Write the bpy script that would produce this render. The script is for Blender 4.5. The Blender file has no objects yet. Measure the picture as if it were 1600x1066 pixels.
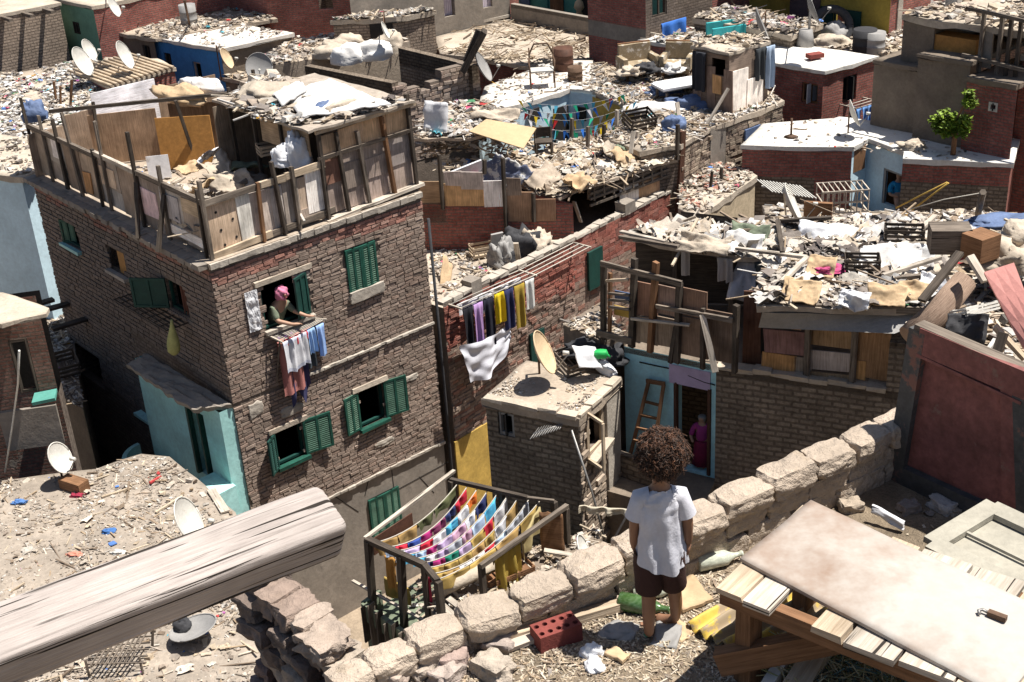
import bpy, math, random
from mathutils import Vector, Matrix, noise as mnoise
V = Vector
D2R = math.radians
scene = bpy.context.scene
COL = scene.collection
rnd = random.Random(7)
U = rnd.uniform
# ---------------------------------------------------------------- camera model (world: ground z = 0, camera 18 m above it)
CAMH = 18.0
FPX = 2050.0
PIT, ROL = D2R(26.2), D2R(3.6)
_f = V((0, math.cos(PIT), -math.sin(PIT)))
_r0 = V((1, 0, 0)); _u0 = V((0, math.sin(PIT), math.cos(PIT)))
_r = _r0 * math.cos(ROL) - _u0 * math.sin(ROL)
_u = _u0 * math.cos(ROL) + _r0 * math.sin(ROL)
CAM = V((0, 0, CAMH))
def ray(x, y): return _f + _r * ((x - 800) / FPX) - _u * ((y - 533) / FPX)
def at(x, y, z):                       # survey point: where the sight line meets the level z
    d = ray(x, y); return CAM + d * ((z - CAMH) / d.z)
def onp(x, y, p, n):                   # ... meets the plane through p with normal n
    d = ray(x, y); return CAM + d * ((p - CAM).dot(n) / d.dot(n))
def hd(x, y, dep):                     # ... at a depth along the axis
    return CAM + ray(x, y) * dep
# ---------------------------------------------------------------- mesh builder
class MB:
    def __init__(s): s.v = []; s.f = []; s.uv = []; s.c = []; s.sm = []
    def face(s, pts, uv=None, col=(1, 1, 1), smooth=False):
        i = len(s.v); s.v += [tuple(p) for p in pts]
        s.f.append(tuple(range(i, i + len(pts))))
        s.uv.append(uv or [(p[0] + p[1] * .3, p[2] + p[1] * .3) for p in pts]); s.c.append(col); s.sm.append(smooth)
    def box(s, c, size, rot=None, col=(1, 1, 1), jit=0.0, uo=None):
        # c centre, size (x,y,z), rot 3x3
        hx, hy, hz = size[0] / 2, size[1] / 2, size[2] / 2
        P = []
        for z in (-hz, hz):
            for y in (-hy, hy):
                for x in (-hx, hx):
                    p = V((x, y, z))
                    if jit: p += V((rnd.uniform(-jit, jit), rnd.uniform(-jit, jit), rnd.uniform(-jit, jit)))
                    P.append((rot @ p if rot else p) + V(c))
        u0, v0 = uo if uo else (rnd.uniform(0, 50), rnd.uniform(0, 50))
        X, Y, Z = size
        for q, (w, h) in (((0, 1, 5, 4), (X, Z)), ((3, 2, 6, 7), (X, Z)), ((2, 0, 4, 6), (Y, Z)), ((1, 3, 7, 5), (Y, Z)), ((4, 5, 7, 6), (X, Y)), ((2, 3, 1, 0), (X, Y))):
            if w >= h or q[0] in (0, 3, 4) and w > .6 * h: uv = [(u0, v0), (u0 + w, v0), (u0 + w, v0 + h), (u0, v0 + h)]
            else: uv = [(u0, v0), (u0, v0 + w), (u0 + h, v0 + w), (u0 + h, v0)]
            s.face([P[k] for k in q], uv, col)
    def beam(s, p, q, w, h=None, col=(1, 1, 1), up=None, jit=0.0):
        p, q = V(p), V(q); h = w if h is None else h
        x = q - p; L = x.length
        if L < 1e-6: return
        x /= L
        up = V(up) if up is not None else V((0, 0, 1))
        if abs(x.dot(up)) > .95: up = V((0.77, .64, 0))
        y = up.cross(x).normalized(); z = x.cross(y)
        s.box((p + q) / 2, (L, w, h), Matrix((x, y, z)).transposed(), col, jit)
    def tube(s, pts, r, n=8, col=(1, 1, 1), cap=True, smooth=True):
        pts = [V(p) for p in pts]; m = len(pts)
        rs = r if isinstance(r, (list, tuple)) else [r] * m
        b = len(s.v); ln = 0
        t0 = (pts[1] - pts[0]).normalized()
        ref = V((0, 0, 1)) if abs(t0.z) < .9 else V((1, 0, 0))
        x = ref.cross(t0).normalized()
        ls = []
        for i, p in enumerate(pts):
            t = (pts[min(i + 1, m - 1)] - pts[max(i - 1, 0)]).normalized()
            x = (x - t * x.dot(t)).normalized(); y = t.cross(x)
            if i: ln += (p - pts[i - 1]).length
            ls.append(ln)
            for k in range(n):
                a = 2 * math.pi * k / n
                s.v.append(tuple(p + (x * math.cos(a) + y * math.sin(a)) * rs[i]))
        for i in range(m - 1):
            for k in range(n):
                k2 = (k + 1) % n
                s.f.append((b + i * n + k, b + i * n + k2, b + (i + 1) * n + k2, b + (i + 1) * n + k))
                c0, c1 = k * 2 * math.pi * max(rs) / n, (k + 1) * 2 * math.pi * max(rs) / n
                s.uv.append([(ls[i], c0), (ls[i], c1), (ls[i + 1], c1), (ls[i + 1], c0)]); s.c.append(col); s.sm.append(smooth)
        if cap:
            for i, rev in ((0, True), (m - 1, False)):
                f = [b + i * n + k for k in range(n)]
                if rev: f.reverse()
                s.f.append(tuple(f)); s.uv.append([(0, 0)] * n); s.c.append(col); s.sm.append(False)
    def grid(s, fn, nu, nv, col=(1, 1, 1), smooth=True, uvs=(1, 1), thick=0.0, closed=False):
        b = len(s.v)
        P = [[V(fn(i / nu, j / nv)) for j in range(nv + 1)] for i in range(nu + 1)]
        for i in range(nu + 1):
            for j in range(nv + 1): s.v.append(tuple(P[i][j]))
        w = nv + 1
        for i in range(nu):
            for j in range(nv):
                s.f.append((b + i * w + j, b + (i + 1) * w + j, b + (i + 1) * w + j + 1, b + i * w + j + 1))
                s.uv.append([(i / nu * uvs[0], j / nv * uvs[1]), ((i + 1) / nu * uvs[0], j / nv * uvs[1]), ((i + 1) / nu * uvs[0], (j + 1) / nv * uvs[1]), (i / nu * uvs[0], (j + 1) / nv * uvs[1])])
                s.c.append(col(i / nu, j / nv) if callable(col) else col); s.sm.append(smooth)
        if thick:
            n = (P[nu][0] - P[0][0]).cross(P[0][nv] - P[0][0]).normalized() * thick
            b2 = len(s.v)
            for i in range(nu + 1):
                for j in range(nv + 1): s.v.append(tuple(P[i][j] - n))
            for i in range(nu):
                for j in range(nv):
                    s.f.append((b2 + i * w + j, b2 + i * w + j + 1, b2 + (i + 1) * w + j + 1, b2 + (i + 1) * w + j))
                    s.uv.append([(i / nu * uvs[0], j / nv * uvs[1])] * 4)
                    s.c.append(col(i / nu, j / nv) if callable(col) else col); s.sm.append(smooth)
            rim = [(i, 0) for i in range(nu)] + [(nu, j) for j in range(nv)] + [(nu - i, nv) for i in range(nu)] + [(0, nv - j) for j in range(nv)]
            for k in range(len(rim)):
                (i, j), (i2, j2) = rim[k], rim[(k + 1) % len(rim)]
                s.f.append((b + i2 * w + j2, b + i * w + j, b2 + i * w + j, b2 + i2 * w + j2))
                s.uv.append([(0, 0)] * 4); s.c.append(col(.5, .5) if callable(col) else col); s.sm.append(False)
    def rock(s, c, size, rot=None, amp=.18, n=3, col=(1, 1, 1), sd=None, sq=.75, smooth=True):
        # rounded, noisy block: a subdivided cube pulled towards an ellipsoid
        sd = rnd.uniform(0, 999) if sd is None else sd
        def pt(p):
            q = p.normalized()
            m = p * sq + q * (1 - sq) * 1.15
            k = 1 + amp * mnoise.noise(q * 1.7 + V((sd, 0, 0))) + amp * .6 * mnoise.noise(q * 4.2 + V((0, sd, 0)))
            m = V((m.x * size[0] / 2, m.y * size[1] / 2, m.z * size[2] / 2)) * k
            return (rot @ m if rot else m) + V(c)
        for ax in range(3):
            for sg in (-1, 1):
                def fn(u, v, ax=ax, sg=sg):
                    a, b_ = 2 * u - 1, 2 * v - 1
                    q = [0, 0, 0]; q[ax] = sg
                    q[(ax + 1) % 3] = a if sg > 0 else b_; q[(ax + 2) % 3] = b_ if sg > 0 else a
                    return pt(V(q))
                s.grid(fn, n, n, col, smooth, (size[0], size[1]))
    def prism(s, poly, z0, z1, col=(1, 1, 1), top=True, bottom=False, zt=None):
        n = len(poly); L = 0
        for i in range(n):
            a, b_ = V(poly[i]), V(poly[(i + 1) % n]); w = (b_ - a).to_2d().length if len(a) > 2 else (b_ - a).length
            s.face([(a.x, a.y, z0), (b_.x, b_.y, z0), (b_.x, b_.y, z1), (a.x, a.y, z1)], [(L, z0), (L + w, z0), (L + w, z1), (L, z1)], col); L += w
        if top: s.face([(p[0], p[1], z1) for p in poly], [(p[0], p[1]) for p in poly], col)
        if bottom: s.face([(p[0], p[1], z0) for p in reversed(poly)], [(p[0], p[1]) for p in reversed(poly)], col)
    def build(s, name, mat, parent=None, merge=False, bevel=0.0, subsurf=0):
        me = bpy.data.meshes.new(name); me.from_pydata(s.v, [], s.f); 
        uvl = me.uv_layers.new(name='UVMap')
        uvl.data.foreach_set('uv', [c for fu in s.uv for t in fu for c in t])
        ca = me.color_attributes.new('Col', 'FLOAT_COLOR', 'CORNER')
        ca.data.foreach_set('color', [x for f, c in zip(s.f, s.c) for _ in f for x in (c[0], c[1], c[2], 1.0)])
        me.polygons.foreach_set('use_smooth', s.sm)
        if isinstance(mat, str): mat = M[mat]
        me.materials.append(mat)
        me.update()
        o = bpy.data.objects.new(name, me); COL.objects.link(o)
        if parent is not None: o.parent = parent; o.matrix_parent_inverse = Matrix.Translation(-parent.location)
        if merge:
            w = o.modifiers.new('weld', 'WELD'); w.merge_threshold = 1e-4
        if bevel:
            b = o.modifiers.new('bevel', 'BEVEL'); b.width = bevel; b.segments = 1; b.limit_method = 'ANGLE'
        if subsurf:
            b = o.modifiers.new('sub', 'SUBSURF'); b.levels = b.render_levels = subsurf
        return o
def tag(o, label=None, cat=None, group=None, kind=None):
    if label: o['label'] = label
    if cat: o['category'] = cat
    if group: o['group'] = group
    if kind: o['kind'] = kind
    return o
def empty(name, loc, label, cat, group=None):
    o = bpy.data.objects.new(name, None); COL.objects.link(o); o.location = V(loc); o.empty_display_size = .2
    return tag(o, label, cat, group)
def centre(pts):
    c = V((0, 0, 0))
    for p in pts: c += V(p)
    return c / len(pts)
def lerp(a, b, t): return a + (b - a) * t
# ---------------------------------------------------------------- materials
M = {}
def _mat(name):
    m = bpy.data.materials.new(name); m.use_nodes = True
    nt = m.node_tree; nt.nodes.clear()
    out = nt.nodes.new('ShaderNodeOutputMaterial'); b = nt.nodes.new('ShaderNodeBsdfPrincipled')
    nt.links.new(b.outputs[0], out.inputs[0]); M[name] = m
    return m, nt, b
def N(nt, t, **kw):
    n = nt.nodes.new(t)
    for k, v in kw.items():
        if k in n.inputs: n.inputs[k].default_value = v
        else: setattr(n, k, v)
    return n
def _noise(nt, co, scale, detail=4, rough=.6, stretch=None):
    if stretch:
        mp = N(nt, 'ShaderNodeMapping'); mp.inputs['Scale'].default_value = stretch
        nt.links.new(co, mp.inputs[0]); co = mp.outputs[0]
    n = N(nt, 'ShaderNodeTexNoise', Scale=scale, Detail=detail, Roughness=rough)
    nt.links.new(co, n.inputs['Vector']); return n.outputs[0]
def _ramp(nt, fac, stops):
    r = nt.nodes.new('ShaderNodeValToRGB'); e = r.color_ramp.elements
    while len(e) < len(stops): e.new(.5)
    for k, (p, c) in enumerate(stops): e[k].position = p; e[k].color = (c[0], c[1], c[2], 1) if not isinstance(c, (int, float)) else (c, c, c, 1)
    nt.links.new(fac, r.inputs[0]); return r.outputs[0]
def _mix(nt, fac, a, b, mode='MIX'):
    m = N(nt, 'ShaderNodeMix', data_type='RGBA', blend_type=mode)
    for i, x in ((0, fac), (6, a), (7, b)):
        if hasattr(x, 'is_linked') or hasattr(x, 'links'): nt.links.new(x, m.inputs[i])
        elif isinstance(x, (int, float)): m.inputs[i].default_value = x if i == 0 else (x, x, x, 1)
        else: m.inputs[i].default_value = (x[0], x[1], x[2], 1)
    return m.outputs[2]
def _bump(nt, b, h, strength, dist=.02):
    bp = N(nt, 'ShaderNodeBump', Strength=strength, Distance=dist); nt.links.new(h, bp.inputs['Height'])
    nt.links.new(bp.outputs[0], b.inputs['Normal']); return bp
def plain(name, col, rough=.85, sc=3.0, var=.35, fine=22.0, bump=.4, metal=0.0, spec=.3, dist=.02, spots=None):
    """weathered plain surface; col None: the mesh's own 'Col' attribute"""
    m, nt, b = _mat(name)
    pos = N(nt, 'ShaderNodeNewGeometry').outputs['Position']
    if col is None: base = N(nt, 'ShaderNodeAttribute', attribute_name='Col').outputs['Color']
    else: base = N(nt, 'ShaderNodeRGB').outputs[0]; base.default_value = (*col, 1)
    n1 = _noise(nt, pos, sc, 5, .65); n2 = _noise(nt, pos, fine, 4, .7)
    v1 = _ramp(nt, n1, [(.3, 1 - var), (.7, 1 + var * .35)]); v2 = _ramp(nt, n2, [(.3, 1 - var * .6), (.68, 1 + var * .25)])
    c = _mix(nt, 1.0, _mix(nt, 1.0, base, v1, 'MULTIPLY'), v2, 'MULTIPLY')
    if spots:                                   # patches of a second colour (col, threshold, scale)
        k = _ramp(nt, _noise(nt, pos, spots[2], 6, .7), [(spots[1], 0), (spots[1] + (spots[3] if len(spots) > 3 else .06), 1)])
        c = _mix(nt, k, c, spots[0])
    nt.links.new(c, b.inputs['Base Color'])
    b.inputs['Roughness'].default_value = rough; b.inputs['Metallic'].default_value = metal
    b.inputs['Specular IOR Level'].default_value = spec
    if bump: _bump(nt, b, n2, bump, dist)
    return m
def wood(name, c1, c2, rough=.85, sc=1.0, bump=.5, col=False, spec=.2, crack=None):
    """grain runs along U of the board's own UV (metres)"""
    m, nt, b = _mat(name)
    uv = N(nt, 'ShaderNodeUVMap', uv_map='UVMap').outputs[0]
    pos = N(nt, 'ShaderNodeNewGeometry').outputs['Position']
    g = _noise(nt, uv, 9 * sc, 6, .75, (.22, 4.5, 1)); big = _noise(nt, pos, 2.2, 3)
    c = _ramp(nt, g, [(.33, c1), (.62, c2)])
    if col: c = _mix(nt, 1.0, c, N(nt, 'ShaderNodeAttribute', attribute_name='Col').outputs['Color'], 'MULTIPLY')
    c = _mix(nt, 1.0, c, _ramp(nt, big, [(.3, .6), (.7, 1.15)]), 'MULTIPLY')
    if crack:
        k = _ramp(nt, _noise(nt, uv, 7, 3, .55, (.16, 5.5, 1)), [(crack, 0), (crack + .025, 1)]); c = _mix(nt, k, (.03, .024, .02), c); g = _mix(nt, .6, g, k)
    nt.links.new(c, b.inputs['Base Color']); b.inputs['Roughness'].default_value = rough; b.inputs['Specular IOR Level'].default_value = spec
    _bump(nt, b, g, bump, .012)
    return m
def brick(name, c1, c2, mortar, bw=.22, bh=.075, ms=.012, bump=.8, dirt=.35, plaster=None, band=None):
    """UV in metres; plaster=(col,threshold); band=(v0,v1,col1,col2): other bricks between two heights"""
    m, nt, b = _mat(name)
    uv = N(nt, 'ShaderNodeUVMap', uv_map='UVMap').outputs[0]
    pos = N(nt, 'ShaderNodeNewGeometry').outputs['Position']
    wob = N(nt, 'ShaderNodeTexNoise', Scale=2.5, Detail=3); nt.links.new(uv, wob.inputs['Vector'])
    vm = N(nt, 'ShaderNodeVectorMath', operation='MULTIPLY_ADD'); nt.links.new(wob.outputs['Color'], vm.inputs[0]); vm.inputs[1].default_value = (.05, .04, 0); nt.links.new(uv, vm.inputs[2])
    t = N(nt, 'ShaderNodeTexBrick', Scale=1.0); nt.links.new(vm.outputs[0], t.inputs['Vector'])
    t.inputs['Color1'].default_value = (*c1, 1); t.inputs['Color2'].default_value = (*c2, 1); t.inputs['Mortar'].default_value = (*mortar, 1)
    t.inputs['Mortar Size'].default_value = ms; t.inputs['Mortar Smooth'].default_value = .3; t.inputs['Bias'].default_value = -.1
    t.inputs['Brick Width'].default_value = bw; t.inputs['Row Height'].default_value = bh
    c = t.outputs['Color']
    n1 = _noise(nt, pos, 1.3, 5, .65); n2 = _noise(nt, pos, 16, 4, .7)
    c = _mix(nt, 1.0, c, _ramp(nt, n1, [(.3, 1 - dirt), (.7, 1.12)]), 'MULTIPLY')
    c = _mix(nt, 1.0, c, _ramp(nt, n2, [(.3, .62), (.7, 1.15)]), 'MULTIPLY')
    h = _mix(nt, .35, t.outputs['Fac'], n2); h2 = N(nt, 'ShaderNodeInvert'); nt.links.new(t.outputs['Fac'], h2.inputs[1])
    hh = _mix(nt, .4, h2.outputs[0], n2)
    if plaster:
        k = _ramp(nt, _noise(nt, pos, .9, 6, .7), [(plaster[1], 0), (plaster[1] + .05, 1)])
        c = _mix(nt, k, c, plaster[0]); hh = _mix(nt, k, hh, n2)
    nt.links.new(c, b.inputs['Base Color']); b.inputs['Roughness'].default_value = .92; b.inputs['Specular IOR Level'].default_value = .15
    _bump(nt, b, hh, bump, .03)
    return m
# ---------------------------------------------------------------- walls with real openings
def wall(mb, A, B, z0, z1, holes=(), dep=.18, top=None, col=(1, 1, 1)):
    """outer face of a wall A->B (outside on the right hand); holes (u0,u1,v0,v1) in metres (v absolute z) with reveals; top: list of (u,z) profile"""
    A, B = V(A), V(B); x = V((B.x - A.x, B.y - A.y, 0)); L = x.length; x /= L
    n = V((x.y, -x.x, 0))
    P = lambda u, z, d=0: V((A.x, A.y, 0)) + x * u + V((0, 0, z)) - n * d
    us = sorted({0, L, *[min(max(h[k], 0), L) for h in holes for k in (0, 1)]}); zs = sorted({z0, z1, *[min(max(h[k], z0), z1) for h in holes for k in (2, 3)]})
    for i in range(len(us) - 1):
        for j in range(len(zs) - 1):
            uc, zc = (us[i] + us[i + 1]) / 2, (zs[j] + zs[j + 1]) / 2
            if any(h[0] < uc < h[1] and h[2] < zc < h[3] for h in holes): continue
            a, b_, c, d = us[i], us[i + 1], zs[j], zs[j + 1]
            mb.face([P(a, c), P(b_, c), P(b_, d), P(a, d)], [(a, c), (b_, c), (b_, d), (a, d)], col)
    for u0, u1, v0, v1 in [h[:4] for h in holes]:
        for q in (((u0, v0), (u1, v0)), ((u1, v0), (u1, v1)), ((u1, v1), (u0, v1)), ((u0, v1), (u0, v0))):
            (a, b_), (c, d) = q
            mb.face([P(c, d), P(a, b_), P(a, b_, dep), P(c, d, dep)], [(c, d), (a, b_), (a + dep, b_), (c + dep, d)], col)
def bricks(mb, A, B, z0, z1, holes=(), bl=.23, bh=.078, gap=.014, out=.022, pal=None, ragged=0, skip=0.0, base=0.004, r=None):
    """every brick of a rough wall stands in its own depth, tilt and colour"""
    r = r or rnd
    A, B = V(A), V(B); x = V((B.x - A.x, B.y - A.y, 0)); L = x.length; x /= L; n = V((x.y, -x.x, 0)); o = V((A.x, A.y, 0))
    rows = int((z1 - z0) / (bh + gap))
    for j in range(rows):
        z = z0 + j * (bh + gap); u = -r.uniform(0, bl); wav = .02
        while u < L:
            w = bl * r.uniform(.8, 1.15); a, b_ = max(u, 0), min(u + w, L); u += w + gap
            if b_ - a < .05: continue
            uc, zc = (a + b_) / 2, z + bh / 2
            if any(h[0] - .03 < uc < h[1] + .03 and h[2] - .02 < zc < h[3] + .02 for h in holes): continue
            if r.random() < skip: continue
            d = base + abs(r.gauss(0, out)); t0, t1 = r.uniform(-.008, .008), r.uniform(-.008, .008)
            sag = wav * mnoise.noise(V((uc * .7, zc * .8, 3.1)))
            c = pal(uc, zc, r)
            q = lambda uu, zz, dd: o + x * uu + n * dd + V((0, 0, zz + sag))
            j1, j2, j3, j4 = [r.uniform(-.006, .006) for _ in range(4)]
            F = [q(a, z + t0, d + j1), q(b_, z + t1, d + j2), q(b_, z + bh + t1, d + j3), q(a, z + bh + t0, d + j4)]
            K = [q(a, z + t0, -.01), q(b_, z + t1, -.01), q(b_, z + bh + t1, -.01), q(a, z + bh + t0, -.01)]
            mb.face(F, None, c)
            for k in range(4): mb.face([F[(k + 1) % 4], F[k], K[k], K[(k + 1) % 4]], None, c)
def uvz(px, py, A, B):
    """(u, z) of a picture point on the wall A->B"""
    A, B = V(A), V(B); x = V((B.x - A.x, B.y - A.y, 0)); L = x.length; x /= L
    p = onp(px, py, V((A.x, A.y, 0)), V((x.y, -x.x, 0))); return (p - V((A.x, A.y, 0))).dot(x), p.z
def hole(A, B, tl, br):
    a, b_ = uvz(*tl, A, B), uvz(*br, A, B)
    return (min(a[0], b_[0]), max(a[0], b_[0]), min(a[1], b_[1]), max(a[1], b_[1]))
def wp(A, B, u, z, d=0.0):
    A, B = V(A), V(B); x = V((B.x - A.x, B.y - A.y, 0)).normalized(); return V((A.x, A.y, 0)) + x * u + V((0, 0, z)) + V((x.y, -x.x, 0)) * d
def inpoly(x, y, poly):
    c = False; n = len(poly)
    for i in range(n):
        x1, y1 = poly[i][0], poly[i][1]; x2, y2 = poly[(i + 1) % n][0], poly[(i + 1) % n][1]
        if (y1 > y) != (y2 > y) and x < (x2 - x1) * (y - y1) / (y2 - y1) + x1: c = not c
    return c
# ---------------------------------------------------------------- rubbish
BEIGE = [(.54, .47, .39), (.45, .385, .315), (.58, .52, .45), (.39, .33, .275), (.63, .58, .52), (.32, .26, .21), (.49, .41, .32), (.25, .215, .19), (.45, .41, .36)]
TRASH = BEIGE + [(.6, .575, .55), (.53, .505, .48), (.2, .17, .15), (.12, .1, .09), (.3, .29, .28)]
BRIGHT = [(.1, .22, .55), (.5, .06, .06), (.1, .4, .5), (.55, .3, .05), (.35, .1, .3), (.1, .3, .15), (.65, .1, .2)]
WOODY = [(.36, .27, .18), (.45, .36, .26), (.28, .21, .15), (.52, .43, .32), (.2, .15, .11), (.6, .52, .42)]
def debris(mb, poly, z, n, size=(.06, .3), pal=TRASH, bright=.03, heap=.08, mix=(.45, .2, .2, .15), seed=1, zf=None):
    """mix: shards, sticks, lumps, crumpled sheets"""
    r = random.Random(seed); far = min(p[1] for p in poly) > 10
    if far: size = (size[0] * .42, size[1] * .62); n = int(n * 1.7); heap *= .5
    xs = [p[0] for p in poly]; ys = [p[1] for p in poly]; k = 0; tries = 0
    while k < n and tries < n * 30:
        tries += 1
        x, y = r.uniform(min(xs), max(xs)), r.uniform(min(ys), max(ys))
        if not inpoly(x, y, poly): continue
        dens = mnoise.noise(V((x * .9, y * .9, seed * 3.3))) * .5 + .55
        if far and r.random() > (dens + .35 * mnoise.noise(V((x * 2.7, y * 2.7, seed))) - .28) * 2.2 + .06: continue
        k += 1
        zz = (zf(x, y) if zf else z) + r.uniform(0, heap) * max(dens, .15)
        c = r.choice(BRIGHT) if r.random() < bright else r.choice(pal)
        f = r.uniform(.75, 1.1); c = (c[0] * f, c[1] * f, c[2] * f)
        s = r.uniform(*size) if r.random() < .8 else size[0] * r.uniform(.5, 1)
        t = r.random(); yaw = r.uniform(0, 6.28)
        tl = .17 if far else .26; rot = Matrix.Rotation(yaw, 3, 'Z') @ Matrix.Rotation(r.gauss(0, tl), 3, 'X') @ Matrix.Rotation(r.gauss(0, tl), 3, 'Y')
        p = V((x, y, zz))
        if t < mix[0]:                    # bent shard with some thickness
            w, l, b_ = s * r.uniform(.4, .9), s, s * r.uniform(-.15, .2); th = min(.012, s * .25)
            pts = [rot @ V(q) + p for q in ((-l / 2, -w / 2, 0), (0, -w / 2 * r.uniform(.7, 1.1), b_), (l / 2, -w / 2 * r.uniform(.6, 1), 0), (l / 2, w / 2, 0), (0, w / 2 * r.uniform(.7, 1.2), b_), (-l / 2, w / 2 * r.uniform(.5, 1), 0))]
            dn = rot @ V((0, 0, -th))
            mb.face([pts[0], pts[1], pts[4], pts[5]], None, c); mb.face([pts[1], pts[2], pts[3], pts[4]], None, c)
            for a in range(6):
                b2 = (a + 1) % 6
                mb.face([pts[b2], pts[a], pts[a] + dn, pts[b2] + dn], None, c)
        elif t < mix[0] + mix[1]:         # stick or lath
            L = s * r.uniform(2, 4.5); w = min(r.uniform(.012, .045), s * .4)
            mb.beam(p - rot @ V((L / 2, 0, 0)), p + rot @ V((L / 2, 0, 0)), w, w * r.uniform(.4, 1), c if r.random() < .3 else r.choice(WOODY))
        elif t < mix[0] + mix[1] + mix[2]:  # lump
            h = s * .5
            mb.box(p + V((0, 0, h * .1)), (s * .7, h * r.uniform(.9, 1.5), h * .7), rot, c, jit=s * .15)
        else:                             # crumpled sheet
            S = s * r.uniform(.8, 1.5); sd = r.uniform(0, 99)
            def fn(u, v):
                q = V(((u - .5) * S, (v - .5) * S * .7, 0)); 
                q.x *= 1 + .5 * mnoise.noise(V((v * 3, sd, 1))); q.z = (abs(mnoise.noise(V((u * 2.6 + sd, v * 2.6, sd)))) + .4 * mnoise.noise(V((u * 7, v * 7, sd)))) * S * .34
                return rot @ q + p
            k2 = 7 if S > .3 else 4
            mb.grid(fn, k2, k2, c, S > .3)
def stuff(name, label, poly, z, n, **kw):
    mb = MB(); debris(mb, poly, z, n, **kw); o = mb.build(name, 'trash'); return tag(o, label, 'debris', None, 'stuff')
def pxpoly(pts, z): return [at(x, y, z) for x, y in pts]
# ---------------------------------------------------------------- small repeated things
def thing(mb, name, mat, label, cat, group=None, **kw):
    return tag(mb.build(name, mat, **kw), label, cat, group)
def plank(p, q, w, h, label, mat='wood_grey', name='plank', cat='plank', group=None, col=(1, 1, 1), up=None):
    mb = MB(); mb.beam(p, q, w, h, col, up, jit=min(w, h) * .12); return thing(mb, name, mat, label, cat, group)
def bentboard(name, label, cat, c, ex, ey, mat, bend=.1, sd=0, th=.015, tear=.1, group=None, col=(1, 1, 1), n=8, sag=0):
    """warped sheet: centre c, half-edge vectors ex, ey"""
    c, ex, ey = V(c), V(ex), V(ey); nz = ex.cross(ey).normalized()
    if nz.z < 0: nz = -nz; 
    def fn(u, v):
        a, b_ = 2 * u - 1, 2 * v - 1
        t = 1 + tear * mnoise.noise(V((a * 2.1 + sd, b_ * 2.1, sd * 1.7)))
        return c + ex * a * t + ey * b_ * t + nz * (bend * mnoise.noise(V((a * 1.1 + sd, b_ * 1.1, sd))) + .25 * bend * mnoise.noise(V((a * 3.3 + sd, b_ * 3.3, sd))) + .13 * bend * mnoise.noise(V((a * 7 + sd, b_ * 7, sd))) - sag * (a * a + b_ * b_) * .5)
    n = max(n, 20) if n > 8 else n
    mb = MB(); mb.grid(fn, n, n, col, True, (2 * ex.length, 2 * ey.length), thick=th)
    return thing(mb, name, mat, label, cat, group)
def clothlump(name, label, cat, c, size, mat, sd=0, group=None, amp=.35, n=14, col=(1, 1, 1), yaw=0.0):
    """crumpled heap of cloth or a filled bag"""
    mb = MB(); R_ = Matrix.Rotation(yaw, 3, 'Z')
    def fn(u, v):
        th, ph = u * 2 * math.pi, v * math.pi * .62
        d = V((math.cos(th) * math.sin(ph), math.sin(th) * math.sin(ph), math.cos(ph)))
        k = 1 + amp * mnoise.noise(d * 1.6 + V((sd, 0, 0))) + amp * .7 * abs(mnoise.noise(d * 3.7 + V((0, sd, 0)))) + amp * .25 * mnoise.noise(d * 9 + V((0, 0, sd)))
        return V(c) + R_ @ V((d.x * size[0] * k, d.y * size[1] * k, (d.z - math.cos(math.pi * .62)) * size[2] * k / 1.37))
    mb.grid(fn, n * 2, n, col, True)
    return thing(mb, name, mat, label, cat, group)
def dish(c, nrm, rad, label, pole=None, group='satellite dishes on the roofs', mat='dish', arm=True, rim=1.0, name='satellite_dish'):
    """offset dish: shell with rolled rim, feed arm with head, bracket and pole standing on the roof"""
    c, n = V(c), V(nrm)
    if n.x > .6: n = V((n.x + .1, n.y * .35, max(n.z, .4)))
    n.normalize()
    foot = V(pole) if pole is not None else c - n * rad * .3
    e = empty(name, foot, label, 'satellite dish', group)
    x = V((0, 0, 1)).cross(n); x = x.normalized() if x.length > 1e-3 else V((1, 0, 0)); y = n.cross(x)
    mb = MB()
    P = lambda rr, a, d=0: c + x * (math.cos(a) * rr * rad * .94) + y * (math.sin(a) * rr * rad * 1.05) + n * (rr * rr * rad * .28 - rad * .14 + d)
    mb.grid(lambda u, v: P(v, u * 2 * math.pi), 28, 6, (1, 1, 1), True)
    mb.grid(lambda u, v: P(1 - v, u * 2 * math.pi, -.012), 28, 6, (1, 1, 1), True)
    mb.tube([P(1, k * math.pi / 12) for k in range(25)], .011, 6)
    mb.build('reflector', mat, e)
    if arm:
        mb = MB(); tip = c + n * rad * 1.15 - y * rad * .45
        mb.tube([P(1, -math.pi / 2), tip], .012, 6); mb.build('feed_arm', 'metal', e)
        mb = MB(); mb.tube([tip, tip - (tip - c).normalized() * .1], [.03, .045], 8); mb.build('feed_head', 'dish', e)
    mb = MB(); b = c - n * rad * .22
    mb.tube([foot, V((foot.x, foot.y, b.z)) if pole is not None else b - V((0, 0, .02)), b], .022, 6)
    mb.build('pole', 'rust', e)
    return e
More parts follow.
